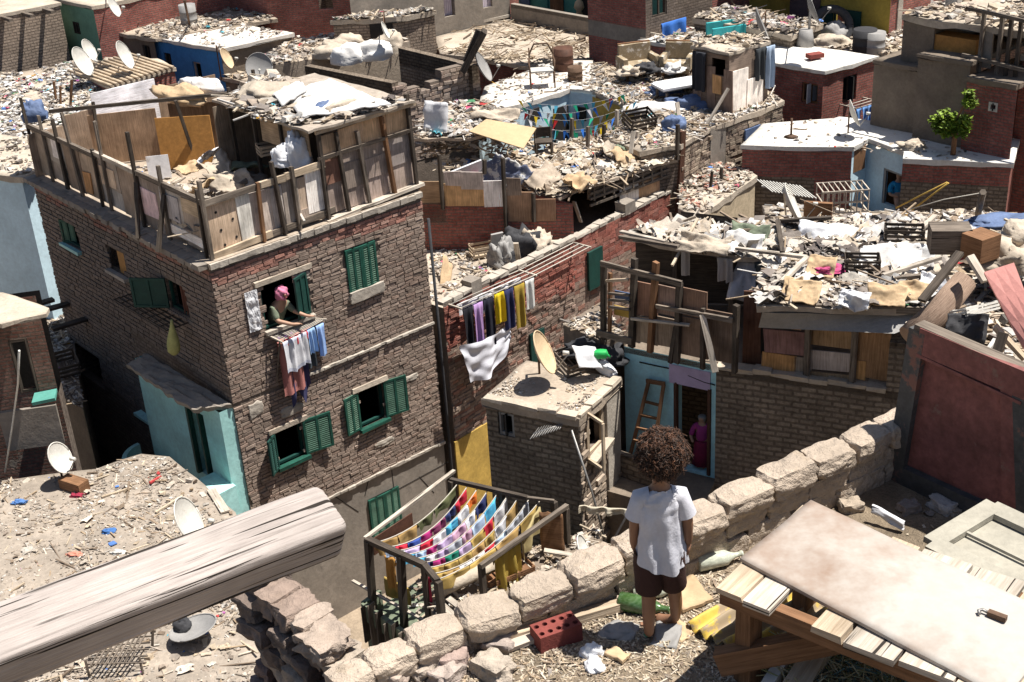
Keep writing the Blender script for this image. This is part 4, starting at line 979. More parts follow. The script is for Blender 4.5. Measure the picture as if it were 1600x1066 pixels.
# shirt: torso loft and sleeves
plain('shirt', (.55, .55, .6), .9, 10, .1, 70, .2, spots=((.45, .44, .45), .55, 7, .25))
mb = MB()
prof = [(.385, .118, .1, .03), (.44, .115, .092, .03), (.5, .108, .084, .028), (.56, .103, .08, .026), (.62, .104, .077, .026), (.66, .106, .073, .028), (.69, .1, .064, .03), (.708, .082, .054, .032), (.722, .058, .046, .034), (.731, .043, .042, .036)]
def fn(u, v):
    t = v * (len(prof) - 1); i = min(int(t), len(prof) - 2); f = t - i; f = f * f * (3 - 2 * f) if False else f
    z, rx, ry, cx = [lerp(prof[i][k], prof[i + 1][k], f) for k in range(4)]
    a = u * 6.283; ca, sa = math.cos(a), math.sin(a)
    low = max(0, 1 - v * 1.6)
    w = .012 * low * math.sin(a * 5 + 1) + .008 * low * math.sin(a * 9 + v * 4) + .004 * mnoise.noise(V((ca * 9, sa * 9 + v * 14, v * 9))) + .010 * mnoise.noise(V((ca * 2.4, sa * 2.4, v * 6))) + .005 * mnoise.noise(V((ca * 5, sa * 5 + v * 3, v * 11)))
    e = 2.6; k = (abs(ca) ** e + abs(sa) ** e) ** (-1 / e)
    return CP(cx + ca * (rx * 1.03 + w) * k, sa * (ry * 1.05 + w) * k + .002, z - .03 * low * ca * .6 - .012 * low * math.sin(a * 3))
mb.grid(fn, 56, 40, (1, 1, 1), True)
for sx, sh, el in ((-1, 8, 9), (1, 12, 13)):
    a, b_ = nod[sh][0], nod[el][0]; d = (b_ - a).normalized(); st = a + V((-sx * .036, 0, .008))
    pts = [st, a + V((0, 0, .003)), a + d * .04, a + d * .085]
    mb.tube(pts, [.04, .041, .04, .044], 14, cap=False)
mb.build('shirt', 'shirt', child, merge=True)
mb = MB()
for sx, (i0, i1) in ((-1, (16, 17)), (1, (22, 23))):
    a, b_ = nod[i0][0], nod[i1][0]
    mb.tube([a + V((0, 0, .06)), a, lerp(a, b_, .45), lerp(a, b_, .8), lerp(a, b_, .86)], [.058, .062, .057, .056, .054], 18, (.045, .02, .017), cap=False)
mb.build('shorts', 'cloth', child)
# ================================================================ low table with a white board on it
QZ = TZ + .46
a0, a1, a2 = at(1120, 918, QZ), at(1500, 1072, QZ), at(1258, 795, QZ)
tx = (a1 - a0).normalized(); ty = (a2 - a0); ty = (ty - tx * ty.dot(tx)); TW = ty.length; ty /= TW
def T(u, v, z): return a0 + tx * u + ty * v + V((0, 0, z - 0))
table = empty('low_table', V((a0.x, a0.y, TZ)), 'rough low wooden table of planks and squared legs', 'table')
TL = 2.1; u = 0; k = 0
for w in (.12, .12, .15, .13, .2, .2, .2, .2, .2, .2, .2):
    if k != 2:
        mb = MB(); mb.beam(T(u + w / 2, -.01 - .02 * r3.random(), r3.uniform(-.004, .004)), T(u + w / 2, TW, 0), w - .012, .025, jit=.004, up=(0, 0, 1)); mb.build('slat', 'wood_pale' if k % 3 else 'wood_light', table)
    u += w; k += 1
for v in (.045, TW - .05):
    mb = MB(); mb.beam(T(0.0, v, -.05), T(TL, v, -.05), .05, .07, jit=.004); mb.build('rail', 'wood_brown', table)
for v in (.05, TW - .06):
    mb = MB(); mb.beam(T(.02, v, -.05), T(.1, TW / 2, -.05), .05, .06) if False else mb.beam(T(.04, .05, -.055), T(.04, TW - .05, -.055), .045, .06) if v < .1 else None
    if mb.v: mb.build('rail', 'wood_brown', table)
for (u, v) in ((.09, .09), (TL - .1, .09), (.09, TW - .1), (TL - .1, TW - .1)):
    mb = MB(); p = T(u, v, -.08); mb.beam(V((p.x, p.y, TZ - .03)), p, .075, .075, jit=.004); mb.build('leg', 'wood_brown', table)
mb = MB(); mb.beam(T(.0, .02, -.37), T(.55, .22, -.1), .05, .1, jit=.004); mb.build('brace', 'wood_brown', table)
plain('laminate', (.44, .405, .365), .7, .9, .14, 14, .08, spec=.15, spots=((.27, .195, .15), .44, 1.3, .22))
b0, b1, b2 = at(1156, 872, QZ + .03), at(1570, 1092, QZ + .03), at(1267, 781, QZ + .03)
bx = b1 - b0; by_ = b2 - b0
mb = MB(); mb.grid(lambda u, v: b0 + bx * u * (1 + .0 * v) + by_ * v + V((0, 0, .022 * math.sin(math.pi * u) * math.sin(math.pi * v) + .006 * mnoise.noise(V((u * 4, v * 3, 1))))), 30, 16, (1, 1, 1), True, thick=.014)
thing(mb, 'white_board', 'laminate', 'large white board with brown stain lying on the low table', 'board')
lp = b0 + bx * .885 + by_ * .42 + V((0, 0, .025))
lp = at(1557, 962, QZ + .055)
lk = empty('door_latch', lp, 'small dark metal latch on the white board', 'latch')
mb = MB(); mb.beam(lp - tx * .03, lp + tx * .035, .022, .02); mb.build('plate', 'rust', lk)
mb = MB(); mb.tube([lp - tx * .03 + V((0, 0, .0)), lp - tx * .05 + V((0, 0, .004)), lp - tx * .06 - ty * .012 + V((0, 0, .002)), lp - tx * .05 - ty * .025], .006, 6); mb.build('hook', 'metal', lk)
# cream panelled door lying behind the table
c0, c1, c2 = at(1452, 858, TZ + .4), at(1700, 985, TZ + .4), at(1528, 812, TZ + .4)
dv = empty('old_door', c0, 'old cream panelled door lying flat behind the white board', 'door')
plain('creampaint', (.36, .335, .275), .7, 3, .25, 30, .2)
cx_, cy_ = c1 - c0, (c2 - c0) * 1.35
mb = MB(); mb.grid(lambda u, v: c0 + cx_ * u + cy_ * v, 2, 2, (1, 1, 1), False, thick=.03); mb.build('panel', 'creampaint', dv)
for (p, q) in (((0, .04), (0, 1)), ((.0, .94), (1, .94)), ((0, .42), (1, .42)), ((0, .03), (1, .03))):
    mb = MB(); mb.beam(c0 + cx_ * p[0] + cy_ * p[1] + V((0, 0, .018)), c0 + cx_ * q[0] + cy_ * q[1] + V((0, 0, .018)), .085 if q != (1, .42) else .012, .026 if q != (1, .42) else .012, jit=.002); mb.build('frame', 'creampaint', dv)
for p in (c0 + cx_ * .1 + cy_ * .2, c0 + cx_ * .1 + cy_ * .8, c0 + cx_ * .8 + cy_ * .2, c0 + cx_ * .8 + cy_ * .8):
    mb = MB(); mb.rock(V((p.x, p.y, TZ + .17)), (.26, .22, .36), None, .2, 6, (.34, .27, .2)); tag(mb.build('prop_stone', 'stone'), 'mud block propping up the cream door', 'stone', 'blocks under the cream door')
# red board wall standing at the terrace edge
e0, e1 = at(1396, 742, TZ), at(1618, 850, TZ)
rx_ = (e1 - e0); rn = V((rx_.y, -rx_.x, 0)).normalized()
t0 = onp(1436, 512, e0 - rn * .0, rn); t1_ = onp(1612, 588, e0, rn)
redb = empty('red_board_wall', e0, 'tall dull red board panel with worn blue edges standing at the terrace edge', 'board wall')
plain('redpaint', (.24, .095, .085), .8, 3, .4, 24, .35, spots=((.2, .12, .1), .6, 5))
plain('bluepaint', (.085, .085, .085), .8, 3, .4, 24, .35, spots=((.2, .1, .08), .55, 6))
def RB(u, v, d=0): return lerp(lerp(e0, e1, u), lerp(t0, t1_, u), v) + rn * d
mb = MB(); mb.grid(lambda u, v: RB(u, v), 10, 10, (1, 1, 1), False, thick=.04); mb.build('board', 'redpaint', redb)
def frame(p, q, w, th, mt):
    mb = MB(); n_ = 10
    mb.beam(RB(*p, .012), RB(*q, .012), th, w, up=rn.cross((RB(*q) - RB(*p)).normalized()), jit=.003); mb.build('frame', mt, redb)
frame((.03, .0), (.03, 1.0), .09, .05, 'bluepaint'); frame((.06, .95), (1, .955), .13, .05, 'redpaint'); frame((.0, .045), (1, .06), .1, .05, 'bluepaint'); frame((.885, .1), (.885, .93), .12, .04, 'redpaint'); frame((1.0, .08), (1.0, .93), .14, .045, 'bluepaint')
mb = MB(); mb.beam(RB(0, 1.01, .0), RB(1, 1.01, .0), .07, .04, jit=.004); mb.build('top_rail', 'wood_grey', redb)
mb = MB(); mb.beam(RB(.06, .86, .03), RB(.95, .845, .03), .02, .015); mb.build('strip', 'redpaint', redb)
# right-hand neighbour of the panel: hides the pile's base
# ================================================================ small things lying on the terrace
def lay(x, y, z=0.0): p = at(x, y, TZ); p.z = tz(p.x, p.y) + z; return p
pb = lay(870, 1006, .04)
hb = empty('perforated_brick', pb, 'dark red perforated brick lying on the terrace ground', 'brick')
pr_ = Matrix.Rotation(math.atan2((at(905, 970, TZ) - at(835, 995, TZ)).y, (at(905, 970, TZ) - at(835, 995, TZ)).x), 3, 'Z')
mb = MB()
def PB(x, y, z): return pb + pr_ @ V((x, y, z))
LX, LY, LZ = .19, .1, .042
nx, ny, rr = 5, 2, .0115
q = lambda i, n, L: -L / 2 + L * i / n
for i in range(nx):
    for j in range(ny):
        x0, x1, y0, y1 = q(i, nx, LX), q(i + 1, nx, LX), q(j, ny, LY), q(j + 1, ny, LY); cx0, cy0 = (x0 + x1) / 2, (y0 + y1) / 2
        cor = [(x0, y0), (x1, y0), (x1, y1), (x0, y1)]; ring = [(cx0 + rr * math.cos(k * math.pi / 8 - 3 * math.pi / 4), cy0 + rr * math.sin(k * math.pi / 8 - 3 * math.pi / 4)) for k in range(16)]
        for s in range(4):
            arc = [ring[(s * 4 + k) % 16] for k in range(5)]
            mb.face([PB(*cor[s], LZ), PB(*cor[(s + 1) % 4], LZ)] + [PB(*p, LZ) for p in reversed(arc)])
        for k in range(16):
            a, b_ = ring[k], ring[(k + 1) % 16]; mb.face([PB(*b_, LZ), PB(*a, LZ), PB(*a, -LZ * .7), PB(*b_, -LZ * .7)], None, (.25, .25, .25))
for a, b_ in (((-1, -1), (1, -1)), ((1, -1), (1, 1)), ((1, 1), (-1, 1)), ((-1, 1), (-1, -1))):
    mb.face([PB(a[0] * LX / 2, a[1] * LY / 2, -LZ), PB(b_[0] * LX / 2, b_[1] * LY / 2, -LZ), PB(b_[0] * LX / 2, b_[1] * LY / 2, LZ), PB(a[0] * LX / 2, a[1] * LY / 2, LZ)])
mb.face([PB(-LX / 2, -LY / 2, -LZ * .7), PB(LX / 2, -LY / 2, -LZ * .7), PB(LX / 2, LY / 2, -LZ * .7), PB(-LX / 2, LY / 2, -LZ * .7)], None, (.1, .1, .1))
plain('redbrick', (.22, .055, .045), .9, 8, .25, 50, .3)
mb.build('block', 'redbrick', hb)
def bottle(p, q, r, label, mat):
    p, q = V(p), V(q); d = q - p; mb = MB()
    mb.tube([p + d * t for t in (0, .02, .55, .62, .72, .82, .95, .96, 1)], [r * .8, r, r, r * .97, r * .6, r * .36, r * .32, r * .4, r * .4], 20)
    return thing(mb, 'bottle', mat, label, 'bottle')
for nm, c in (('glass_green', (.05, .11, .03)), ('glass_pale', (.42, .44, .36))):
    m, nt, b = _mat(nm); b.inputs['Base Color'].default_value = (*c, 1); b.inputs['Roughness'].default_value = .18; b.inputs['Coat Weight'].default_value = .4
    tn = N(nt, 'ShaderNodeTexNoise', Scale=12.0); rp = _ramp(nt, tn.outputs[0], [(.4, c), (.75, (c[0] * 1.3 + .05, c[1] * 1.3 + .05, c[2] * 1.3 + .05))]); nt.links.new(rp, b.inputs['Base Color'])
bottle(lay(968, 950, .04), lay(1048, 966, .035), .042, 'green glass bottle lying behind the feet of the child', 'glass_green')
bottle(lay(990, 932, .03), lay(1060, 935, .03), .03, 'pale bottle lying between the green bottle and the parapet', 'glass_pale')
bottle(lay(1090, 889, .04), lay(1160, 872, .04), .036, 'dusty clear bottle lying against the parapet right of the child', 'glass_pale')
plank(lay(765, 1018, .03), lay(1000, 945, .03), .05, .035, 'long narrow plank lying along the foot of the parapet', 'wood_light')
plank(lay(795, 1018, .02), lay(845, 1003, .02), .07, .02, 'short pale broken board left of the perforated brick', 'wood_pale')
plank(lay(1155, 858, .03), lay(1200, 832, .03), .03, .02, 'thin lath by the clear bottle at the parapet', 'wood_light')
bentboard('cardboard_sheet', 'buff cardboard square lying right of the feet of the child', 'sheet', lay(1075, 935, .02), V((.07, .03, 0)), V((-.03, .09, 0)), 'card', .01, 3)
clothlump('rag_heap', 'grey rag spread at the left foot of the child', 'rags', lay(968, 992, -.01), (.075, .06, .035), 'dish_grey', 5)
clothlump('plastic_bag', 'crumpled white plastic bag on the ground left of the feet of the child', 'bag', lay(925, 1030, -.005), (.05, .03, .05), 'plastic_white', 6)
clothlump('plastic_bag', 'white plastic scrap at the bottom edge below the other bag', 'bag', lay(930, 1050, -.005), (.035, .05, .03), 'plastic_white', 16)
bentboard('paper_scrap', 'grey crumpled paper under the right foot of the child', 'paper', lay(1042, 1000, .02), V((.05, -.02, 0)), V((.02, .06, .01)), 'dish_grey', .03, 8)
bentboard('paper_scrap', 'pale flat paper scrap right of the crumpled paper', 'paper', lay(1060, 985, .02), V((.03, .02, 0)), V((-.03, .07, .01)), 'card', .02, 18)
bentboard('slipper', 'flat brownish shoe sole on the ground in front of the child', 'shoe sole', lay(965, 1035, .02), V((.035, -.03, 0)), V((.02, .02, .0)), 'card', .012, 28)
# corrugated yellow sheet
y0, y1, y2 = at(1072, 975, TZ + .03), at(1180, 1040, TZ + .05), at(1200, 900, TZ + .06)
mb = MB(); ex, ey = y1 - y0, y2 - y0
plain('yellowsheet', (.6, .42, .08), .6, 5, .2, 30, .1, spots=((.3, .23, .15), .5, 4.5))
mb.grid(lambda u, v: y0 + ex * u + ey * v + V((0, 0, .018 * math.sin(u * 6.283 * 6) + .015 * mnoise.noise(V((u * 3, v * 3, 4))))), 72, 14, (1, 1, 1), True, thick=.004)
thing(mb, 'corrugated_sheet', 'yellowsheet', 'dusty yellow corrugated sheet lying under the low table', 'corrugated sheet')
mb = MB(); ex2 = at(1420, 1050, TZ + .03) - y1
mb.grid(lambda u, v: at(1262, 985, TZ + .03) + (at(1330, 1020, TZ + .03) - at(1262, 985, TZ + .03)) * u + (at(1330, 930, TZ + .03) - at(1262, 985, TZ + .03)) * v + V((0, 0, .012 * math.sin(u * 6.283 * 4))), 40, 6, (1, 1, 1), True, thick=.004)
thing(mb, 'corrugated_sheet', 'yellowsheet', 'smaller yellow corrugated piece glimpsed between the table slats', 'corrugated sheet')
mb = MB(); rs = random.Random(3)
for k in range(900):
    p = at(rs.uniform(1215, 1420), rs.uniform(1000, 1100), TZ + .03 + rs.uniform(0, .05)); a = rs.uniform(0, 6.28); L_ = rs.uniform(.03, .1)
    c = rs.choice([(.4, .36, .2), (.5, .45, .3), (.28, .3, .14), (.14, .22, .2), (.45, .4, .26)])
    mb.beam(p, p + V((math.cos(a) * L_, math.sin(a) * L_, rs.uniform(-.01, .03))), .004, .003, c)
tag(mb.build('straw', 'straw'), 'loose straw under the low table', 'straw', None, 'stuff')
plank(at(1240, 1085, TZ + .06), at(1290, 1000, TZ + .12), .09, .05, 'round ended fence board lying under the table', 'wood_light')
plank(at(1200, 1075, TZ + .05), at(1225, 1030, TZ + .06), .05, .05, 'pale pipe end lying beside the table leg', 'dish')
# stones on the terrace
rr3 = random.Random(17)
for k, (x, y, s, c, lab) in enumerate(((712, 1038, .11, (.4, .3, .26), 'pinkish stone beside the parapet at the bottom edge'), (770, 1053, .12, (.52, .44, .36), 'pale squared stone at the bottom edge of the terrace'), (778, 1018, .09, (.4, .33, .29), 'smooth brownish half round stone near the plank end'), (700, 1062, .1, (.46, .38, .33), 'flat reddish stone at the bottom edge below the pinkish one'), (655, 1052, .1, (.5, .42, .35), 'buff stone at the foot of the parapet near the broken wall'), (1475, 793, .09, (.5, .47, .45), 'white stone on the dark ground before the red board'), (1490, 800, .05, (.36, .3, .24), 'small brown stone right of the white stone'), (1420, 795, .07, (.28, .24, .22), 'grey stone left of the white stone by the red board'), (1330, 795, .08, (.4, .33, .26), 'brown stone at the upper edge of the white board'), (620, 1060, .12, (.45, .36, .3), 'stone wedged between broken wall and parapet'))):
    mb = MB(); mb.rock(lay(x, y, s * .2), (s * 1.3, s, s * .8), Matrix.Rotation(rr3.uniform(0, 3), 3, 'Z'), .35, 8, c, sq=.7); thing(mb, 'stone', 'stone', lab, 'stone', 'stones on the terrace')
bentboard('paper_scrap', 'white torn strip standing on the ground behind the white board', 'paper', lay(1385, 825, .06), V((.06, -.05, -.02)), V((.0, .006, .02)), 'whiteboard', .02, 38)
terr = [(p.x, p.y) for p in par] + [(6, 7), (6, 2), (-1.6, 2)]
gp_ = [V((p.x, p.y, 0)) + V((.14, -.14, 0)) for p in par]
tp = [(p.x, p.y) for p in gp_] + [(5.5, 8), (5.5, 2.4), (-1.6, 2.4)]
vp = [(p.x, p.y) for p in pxpoly([(560, 1075), (700, 1015), (1000, 930), (1170, 850), (1130, 915), (1200, 1075)], TZ)]
stuff('gravel', 'fine grit and chips on the trodden ground round the child', vp, TZ, 8000, size=(.005, .017), pal=[(.42, .34, .24), (.34, .27, .19), (.5, .42, .31), (.26, .2, .15), (.56, .49, .39), (.3, .25, .2)], bright=.0, heap=.004, mix=(.3, .35, .3, .05), seed=33, zf=tz)
stuff('gravel', 'grit, chips and twigs strewn over the terrace ground', tp, TZ, 3500, size=(.004, .018), pal=[(.42, .34, .24), (.34, .27, .19), (.5, .42, .31), (.26, .2, .15)], bright=.002, heap=.008, mix=(.35, .2, .35, .1), seed=31, zf=tz)
stuff('litter', 'larger litter scraps over the terrace ground', tp, TZ, 200, size=(.015, .06), bright=.02, heap=.015, mix=(.4, .15, .2, .25), seed=32, zf=tz)
# ================================================================ the middle of the quarter
def edge_strip(mb, pts, w, h, z, r, col=(1, 1, 1)):
    for a, b_ in zip(pts, pts[1:]):
        a, b_ = V(a), V(b_); L_ = (b_ - a).length; k = max(1, int(L_ / .3))
        for i in range(k):
            p, q = lerp(a, b_, i / k), lerp(a, b_, (i + 1) / k); dz = V((0, 0, r.uniform(-.02, .02)))
            mb.beam(p + dz, q + dz, w * r.uniform(.8, 1.25), h * r.uniform(.7, 1.3), col, jit=.012)
def slab(poly, z, th, mat, parent, name='roof', amp=.05, over=.06, sd=1):
    """uneven roof sheet with a thickness, slightly overhanging"""
    c = centre([(p[0], p[1], 0) for p in poly]); mb = MB()
    P = [V((p[0], p[1], 0)) + (V((p[0], p[1], 0)) - c).normalized() * over for p in poly]
    ring = []
    for a, b_ in zip(P, P[1:] + P[:1]):
        k = max(1, int((b_ - a).length / .35))
        for i in range(k):
            p = lerp(a, b_, i / k); n = V((b_ - a).yxz) if False else V(((b_ - a).y, -(b_ - a).x, 0)).normalized()
            p = p + n * amp * mnoise.noise(V((p.x * 2.3, p.y * 2.3, sd))) * .9; p.z = z + amp * .6 * mnoise.noise(V((p.x * 1.7, p.y * 1.7, sd + 5))); ring.append(p)
    n = len(ring); R_ = [1, .8, .5]
    def inner(p, k): q = lerp(V((c.x, c.y, z)), p, k); q.z = z + amp * mnoise.noise(V((q.x * 1.3, q.y * 1.3, sd))) * (1 if k < 1 else .5); return q
    rows = [[inner(p, k) for p in ring] for k in (1, .85, .6, .3)]
    for a, b_ in zip(rows, rows[1:]):
        for i in range(n): j = (i + 1) % n; q = [a[i], a[j], b_[j], b_[i]]; mb.face(q, [(p.x, p.y) for p in q], smooth=True)
    cc = V((c.x, c.y, z))
    for i in range(n): j = (i + 1) % n; mb.face([rows[-1][i], rows[-1][j], cc], [(0, 0)] * 3, smooth=True)
    for i in range(n):
        j = (i + 1) % n; a, b_ = rows[0][i], rows[0][j]; t = V((0, 0, th * (1 + .5 * mnoise.noise(a * 3)))); t2 = V((0, 0, th * (1 + .5 * mnoise.noise(b_ * 3))))
        mb.face([b_, a, a - t, b_ - t2], [(0, 0), (.1, 0), (.1, .1), (0, .1)])
    mb.face([V((p.x, p.y, z - th)) for p in reversed(ring)])
    return mb.build(name, mat, parent, merge=True)
def opening(A, B, h, parent, kind='window', fr='wood_dark', leaf=None, depth=.1, bars=1):
    u0, u1, v0, v1 = h; w = MB(); t = .06
    segs = [((u0, v1 - t / 2), (u1, v1 - t / 2)), ((u0 + t / 2, v0), (u0 + t / 2, v1)), ((u1 - t / 2, v0), (u1 - t / 2, v1))]
    if kind == 'window': segs += [((u0, v0 + t / 2), (u1, v0 + t / 2))] + [((lerp(u0, u1, (k + 1) / (bars + 1)), v0), (lerp(u0, u1, (k + 1) / (bars + 1)), v1)) for k in range(bars)]
    for (a, b_), (c, d) in segs: w.beam(wp(A, B, a, b_, -depth), wp(A, B, c, d, -depth), .05, t)
    f = w.build(kind, fr, parent)
    if leaf:
        w = MB(); uu = (u0 + u1) / 2; w.beam(wp(A, B, uu, v0 + .02, -depth - .05), wp(A, B, uu, v1 - .02, -depth - .05), .03, u1 - u0 - .04, up=V((0, 0, 0)) + (V(B) - V(A)).cross(V((0, 0, 1))).normalized()); w.build('leaf' if kind == 'door' else 'pane', leaf, f)
    return f
# ---------------------------------------------------------------- rubbish strewn roof at lower left
ll = pxpoly([(-260, 745), (0, 752), (150, 735), (182, 722), (218, 712), (262, 716), (362, 800), (390, 870), (430, 1090), (-300, 1090)], 5.2)
hl = empty('rubble_roof_house', centre(ll) - V((0, 0, 5.2)), 'low house with a rubbish strewn flat roof below the timber beam', 'house')
mb = MB(); mb.prism([V((p.x, p.y, 0)) for p in ll][::-1], 0, 5.1, top=False); mb.build('wall', 'brick_shade', hl)
slab([(p.x, p.y) for p in ll][::-1], 5.2, .14, 'roofgrey', hl, sd=3)
lp = [(p.x, p.y) for p in ll]
stuff('rubbish', 'fine rubbish and rubble over the lower left roof', lp, 5.2, 8500, size=(.025, .12), bright=.005, heap=.04, pal=[(.4, .34, .28), (.33, .28, .23), (.46, .4, .34), (.26, .22, .18), (.38, .31, .25), (.56, .52, .47)], mix=(.5, .1, .2, .2), seed=41)
stuff('rubbish', 'bigger scraps and laths over the lower left roof', lp, 5.22, 420, size=(.08, .26), bright=.03, heap=.06, pal=BEIGE + WOODY, mix=(.4, .25, .1, .25), seed=42)
dish(at(92, 716, 5.75), (.7, -.75, .4), .29, 'round white satellite dish at the upper edge of the lower left roof', at(97, 745, 5.2), mat='dish')
dish(at(291, 814, 5.75), (.85, -.35, .4), .4, 'pale dish seen edge on just above the timber beam', at(305, 840, 5.2), mat='dish')
p = at(303, 985, 5.42); dish(p, (-.25, .1, 1), .37, 'dish lying face up on the roof below the timber beam', None, arm=False, mat='dish_grey')
clothlump('rag_heap', 'white and black rags heaped in the upturned dish', 'rags', at(286, 985, 5.3), (.16, .13, .18), 'tarpdark', 3)
for i, (x, y, c, lab) in enumerate(((170, 832, (.06, .16, .4), 'blue plastic rag on the lower left roof above the beam'), (30, 786, (.1, .22, .5), 'small blue rag at the left edge of the lower left roof'), (118, 868, (.6, .25, .18), 'salmon rag on the lower left roof just above the beam'), (122, 775, (.3, .03, .06), 'dark red rag near the round white dish'), (185, 865, (.66, .64, .6), 'white rag near the beam right of the salmon one'))):
    plain('rag%d' % i, c, .9, 6, .3, 40, .3); clothlump('rag', lab, 'rag', at(x, y, 5.2), (.11, .06, .05), 'rag%d' % i, i * 3 + 1, amp=.7)
mb = MB(); cc = at(180, 1015, 5.45)
for k in range(9):
    a = (k - 4) * .07; mb.beam(cc + V((a, -.35, 0)) , cc + V((a + .25, .3, .22)), .02, .02); 
for k in range(7): mb.beam(cc + V((-.35, -.3 + k * .1, k * .03)), cc + V((.55, -.35 + k * .11, k * .035)), .02, .02)
for s in (-.35, .45): mb.beam(cc + V((s, -.32, -.25)), cc + V((s, -.32, .1)), .03); mb.beam(cc + V((s, .3, -.25)), cc + V((s + .1, .3, .25)), .03)
thing(mb, 'broken_crate', 'wood_grey', 'broken slatted crate on the roof under the beam', 'crate')
plank(at(330, 765, 5.24), at(352, 800, 5.24), .16, .03, 'pale board at the right edge of the lower left roof', 'wood_pale')
mb = MB(); mb.beam(at(100, 752, 5.3), at(132, 762, 5.3), .25, .22); thing(mb, 'wooden_box', 'wood_brown', 'brown wooden box below the round white dish', 'box')
lw = [at(372, 1000, 5.2), at(300, 1066, 5.2)]
mb = MB(); mb.tube([at(30, 548, 8.2), at(28, 600, 7.3), at(20, 660, 6.2), at(8, 738, 5.25)], .02, 6); thing(mb, 'hanging_pipe', 'dish', 'pale curved pipe hanging down at the left edge', 'pipe')
# ---------------------------------------------------------------- house at the left edge with a sunlit balcony parapet
lh = pxpoly([(-160, 470), (0, 500), (92, 488), (115, 470), (0, 448), (-160, 420)], 8.4)
ho = empty('left_house', centre(lh) - V((0, 0, 8.4)), 'brick house at the left edge with dark window and teal balcony rim', 'house')
a, b_ = at(-160, 560, 6.9), at(60, 505, 8.3); A_, B_ = V((-13.2, 20.9, 0)), at(70, 600, 6.6)
B_ = at(88, 600, 6.4); A_ = at(-200, 640, 6.4)
kh = hole(A_, B_, (12, 532), (62, 610))
mb = MB(); wall(mb, A_, B_, 0, 8.3, [kh], .2); nb = V((B_ - A_).normalized().yxz) if False else V((-(B_ - A_).y, (B_ - A_).x, 0)).normalized()
mb.build('wall', 'brick_mix', ho); mb = MB(); wall(mb, B_, B_ + nb * .5, 0, 6.2); mb.build('wall', 'brick_shade', ho); mb = MB(); wall(mb, A_ + nb * .5, B_ + nb * .5, 0, 8.2); mb.build('dark_backing', 'dark', ho)  # last one: dark sheet added behind the window, shade of the room as colour
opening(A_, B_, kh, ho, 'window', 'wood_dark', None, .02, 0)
mb = MB(); mb.beam(wp(A_, B_, kh[1] - .1, kh[2] - .05, .25), wp(A_, B_, (B_ - A_).length, kh[2] - .02, .25), .4, .07, jit=.01); mb.build('balcony_rim', 'plaster_turq', ho)
mb = MB(); mb.beam(wp(A_, B_, kh[0] - .4, kh[2] - .55, .46), wp(A_, B_, (B_ - A_).length, kh[2] - .55, .46), .08, .85, jit=.01); mb.build('balcony_wall', 'plaster_grey', ho)
q = [at(-200, 470, 8.35), at(0, 505, 8.35), at(68, 490, 8.35), at(70, 478, 8.4), at(0, 455, 8.4), at(-200, 430, 8.4)]
slab([(p.x, p.y) for p in q], 8.35, .07, 'mudlight', ho, amp=.05, sd=9)
# dump yard in the gap between this house and the tall one
gy = pxpoly([(40, 500), (125, 470), (150, 690), (60, 690)], 4.0); 
gq = pxpoly([(20, 515), (110, 490), (130, 640), (70, 600)], 5.0)
mb = MB(); mb.prism([V((p.x, p.y, 0)) for p in gq][::-1], 0, 5.0); tag(mb.build('yard', 'mudwall'), kind='structure')
stuff('rubbish', 'sunlit rubbish in the gap left of the tall brick house', [(p.x, p.y) for p in gq], 5.0, 700, size=(.04, .22), bright=.02, heap=.12, seed=44)
crate(at(95, 580, 5.1), .7, .45, .4, .5, 'broken slatted crate in the gap left of the tall brick house', 'wood_grey', tilt=.4)
# pale blue house behind it
pw0, pw1 = at(-130, 300, 8.6), at(62, 262, 8.6)
pb_ = empty('pale_blue_house', V((pw0.x, pw0.y, 0)), 'pale blue plastered house at the left edge behind the tall brick house', 'house')
q0, q1 = at(-150, 262, 8.6), at(34, 282, 8.6)
mb = MB(); wall(mb, q0, q1, 0, 8.6); wall(mb, q1, q1 + AX * .0 + V((.9, 2.2, 0)), 0, 8.6); mb.build('wall', 'plaster_pale', pb_)
sl = [q0, q1, q1 + V((.9, 2.2, 0)), q0 + V((0, 3, 0))]
slab([(p.x, p.y) for p in sl], 8.68, .12, 'mudlight', pb_, sd=12)
stuff('rubbish', 'stones and rubble on the roof of the pale blue house', [(p.x, p.y) for p in sl], 8.7, 260, size=(.08, .3), pal=BEIGE, bright=.0, heap=.1, mix=(.2, .05, .65, .1), seed=45)
# ---------------------------------------------------------------- red brick house along the lane
L0, L1, L2 = at(692, 475, 6.4), at(893, 374, 6.4), at(1059, 292, 6.4)
ld = (L2 - L0).normalized(); L1 = L0 + ld * (L1 - L0).dot(ld); ln = V((ld.y, -ld.x, 0))
lane = empty('red_brick_house', lerp(L0, L2, .5) - V((0, 0, 6.4)), 'red brick house along the lane with a rubble roof and a board shack on top', 'house')
u1 = (L1 - L0).length; LL = (L2 - L0).length
ztop = uvz(1000, 318, L0, L2)[1]
mb = MB(); wall(mb, L0, L2, 0, 6.38); wall(mb, L2, L2 - ln * 6, 0, 6.3); wall(mb, L0 - ln * 6, L0, 0, 6.3); mb.build('wall', 'mortar', lane)
def palr(u, z, r):
    f = r.uniform(.75, 1.2); zz = 5.25 + .1 * math.sin(u)
    c = r.choice([(.34, .12, .09), (.3, .105, .08), (.38, .16, .12), (.33, .15, .12)]) if z > zz else r.choice([(.3, .21, .17), (.27, .2, .16), (.33, .25, .2), (.3, .16, .12)])
    return (c[0] * f, c[1] * f, c[2] * f)
mb = MB(); bricks(mb, L0, L0 + ld * u1, 2.0, 6.36, (), .22, .068, .015, .014, palr, r=r1); bricks(mb, L0 + ld * u1, L2, 3.0, 6.36, (), .25, .1, .008, .004, palr, r=r1); mb.build('brickwork', 'brickpiece', lane)
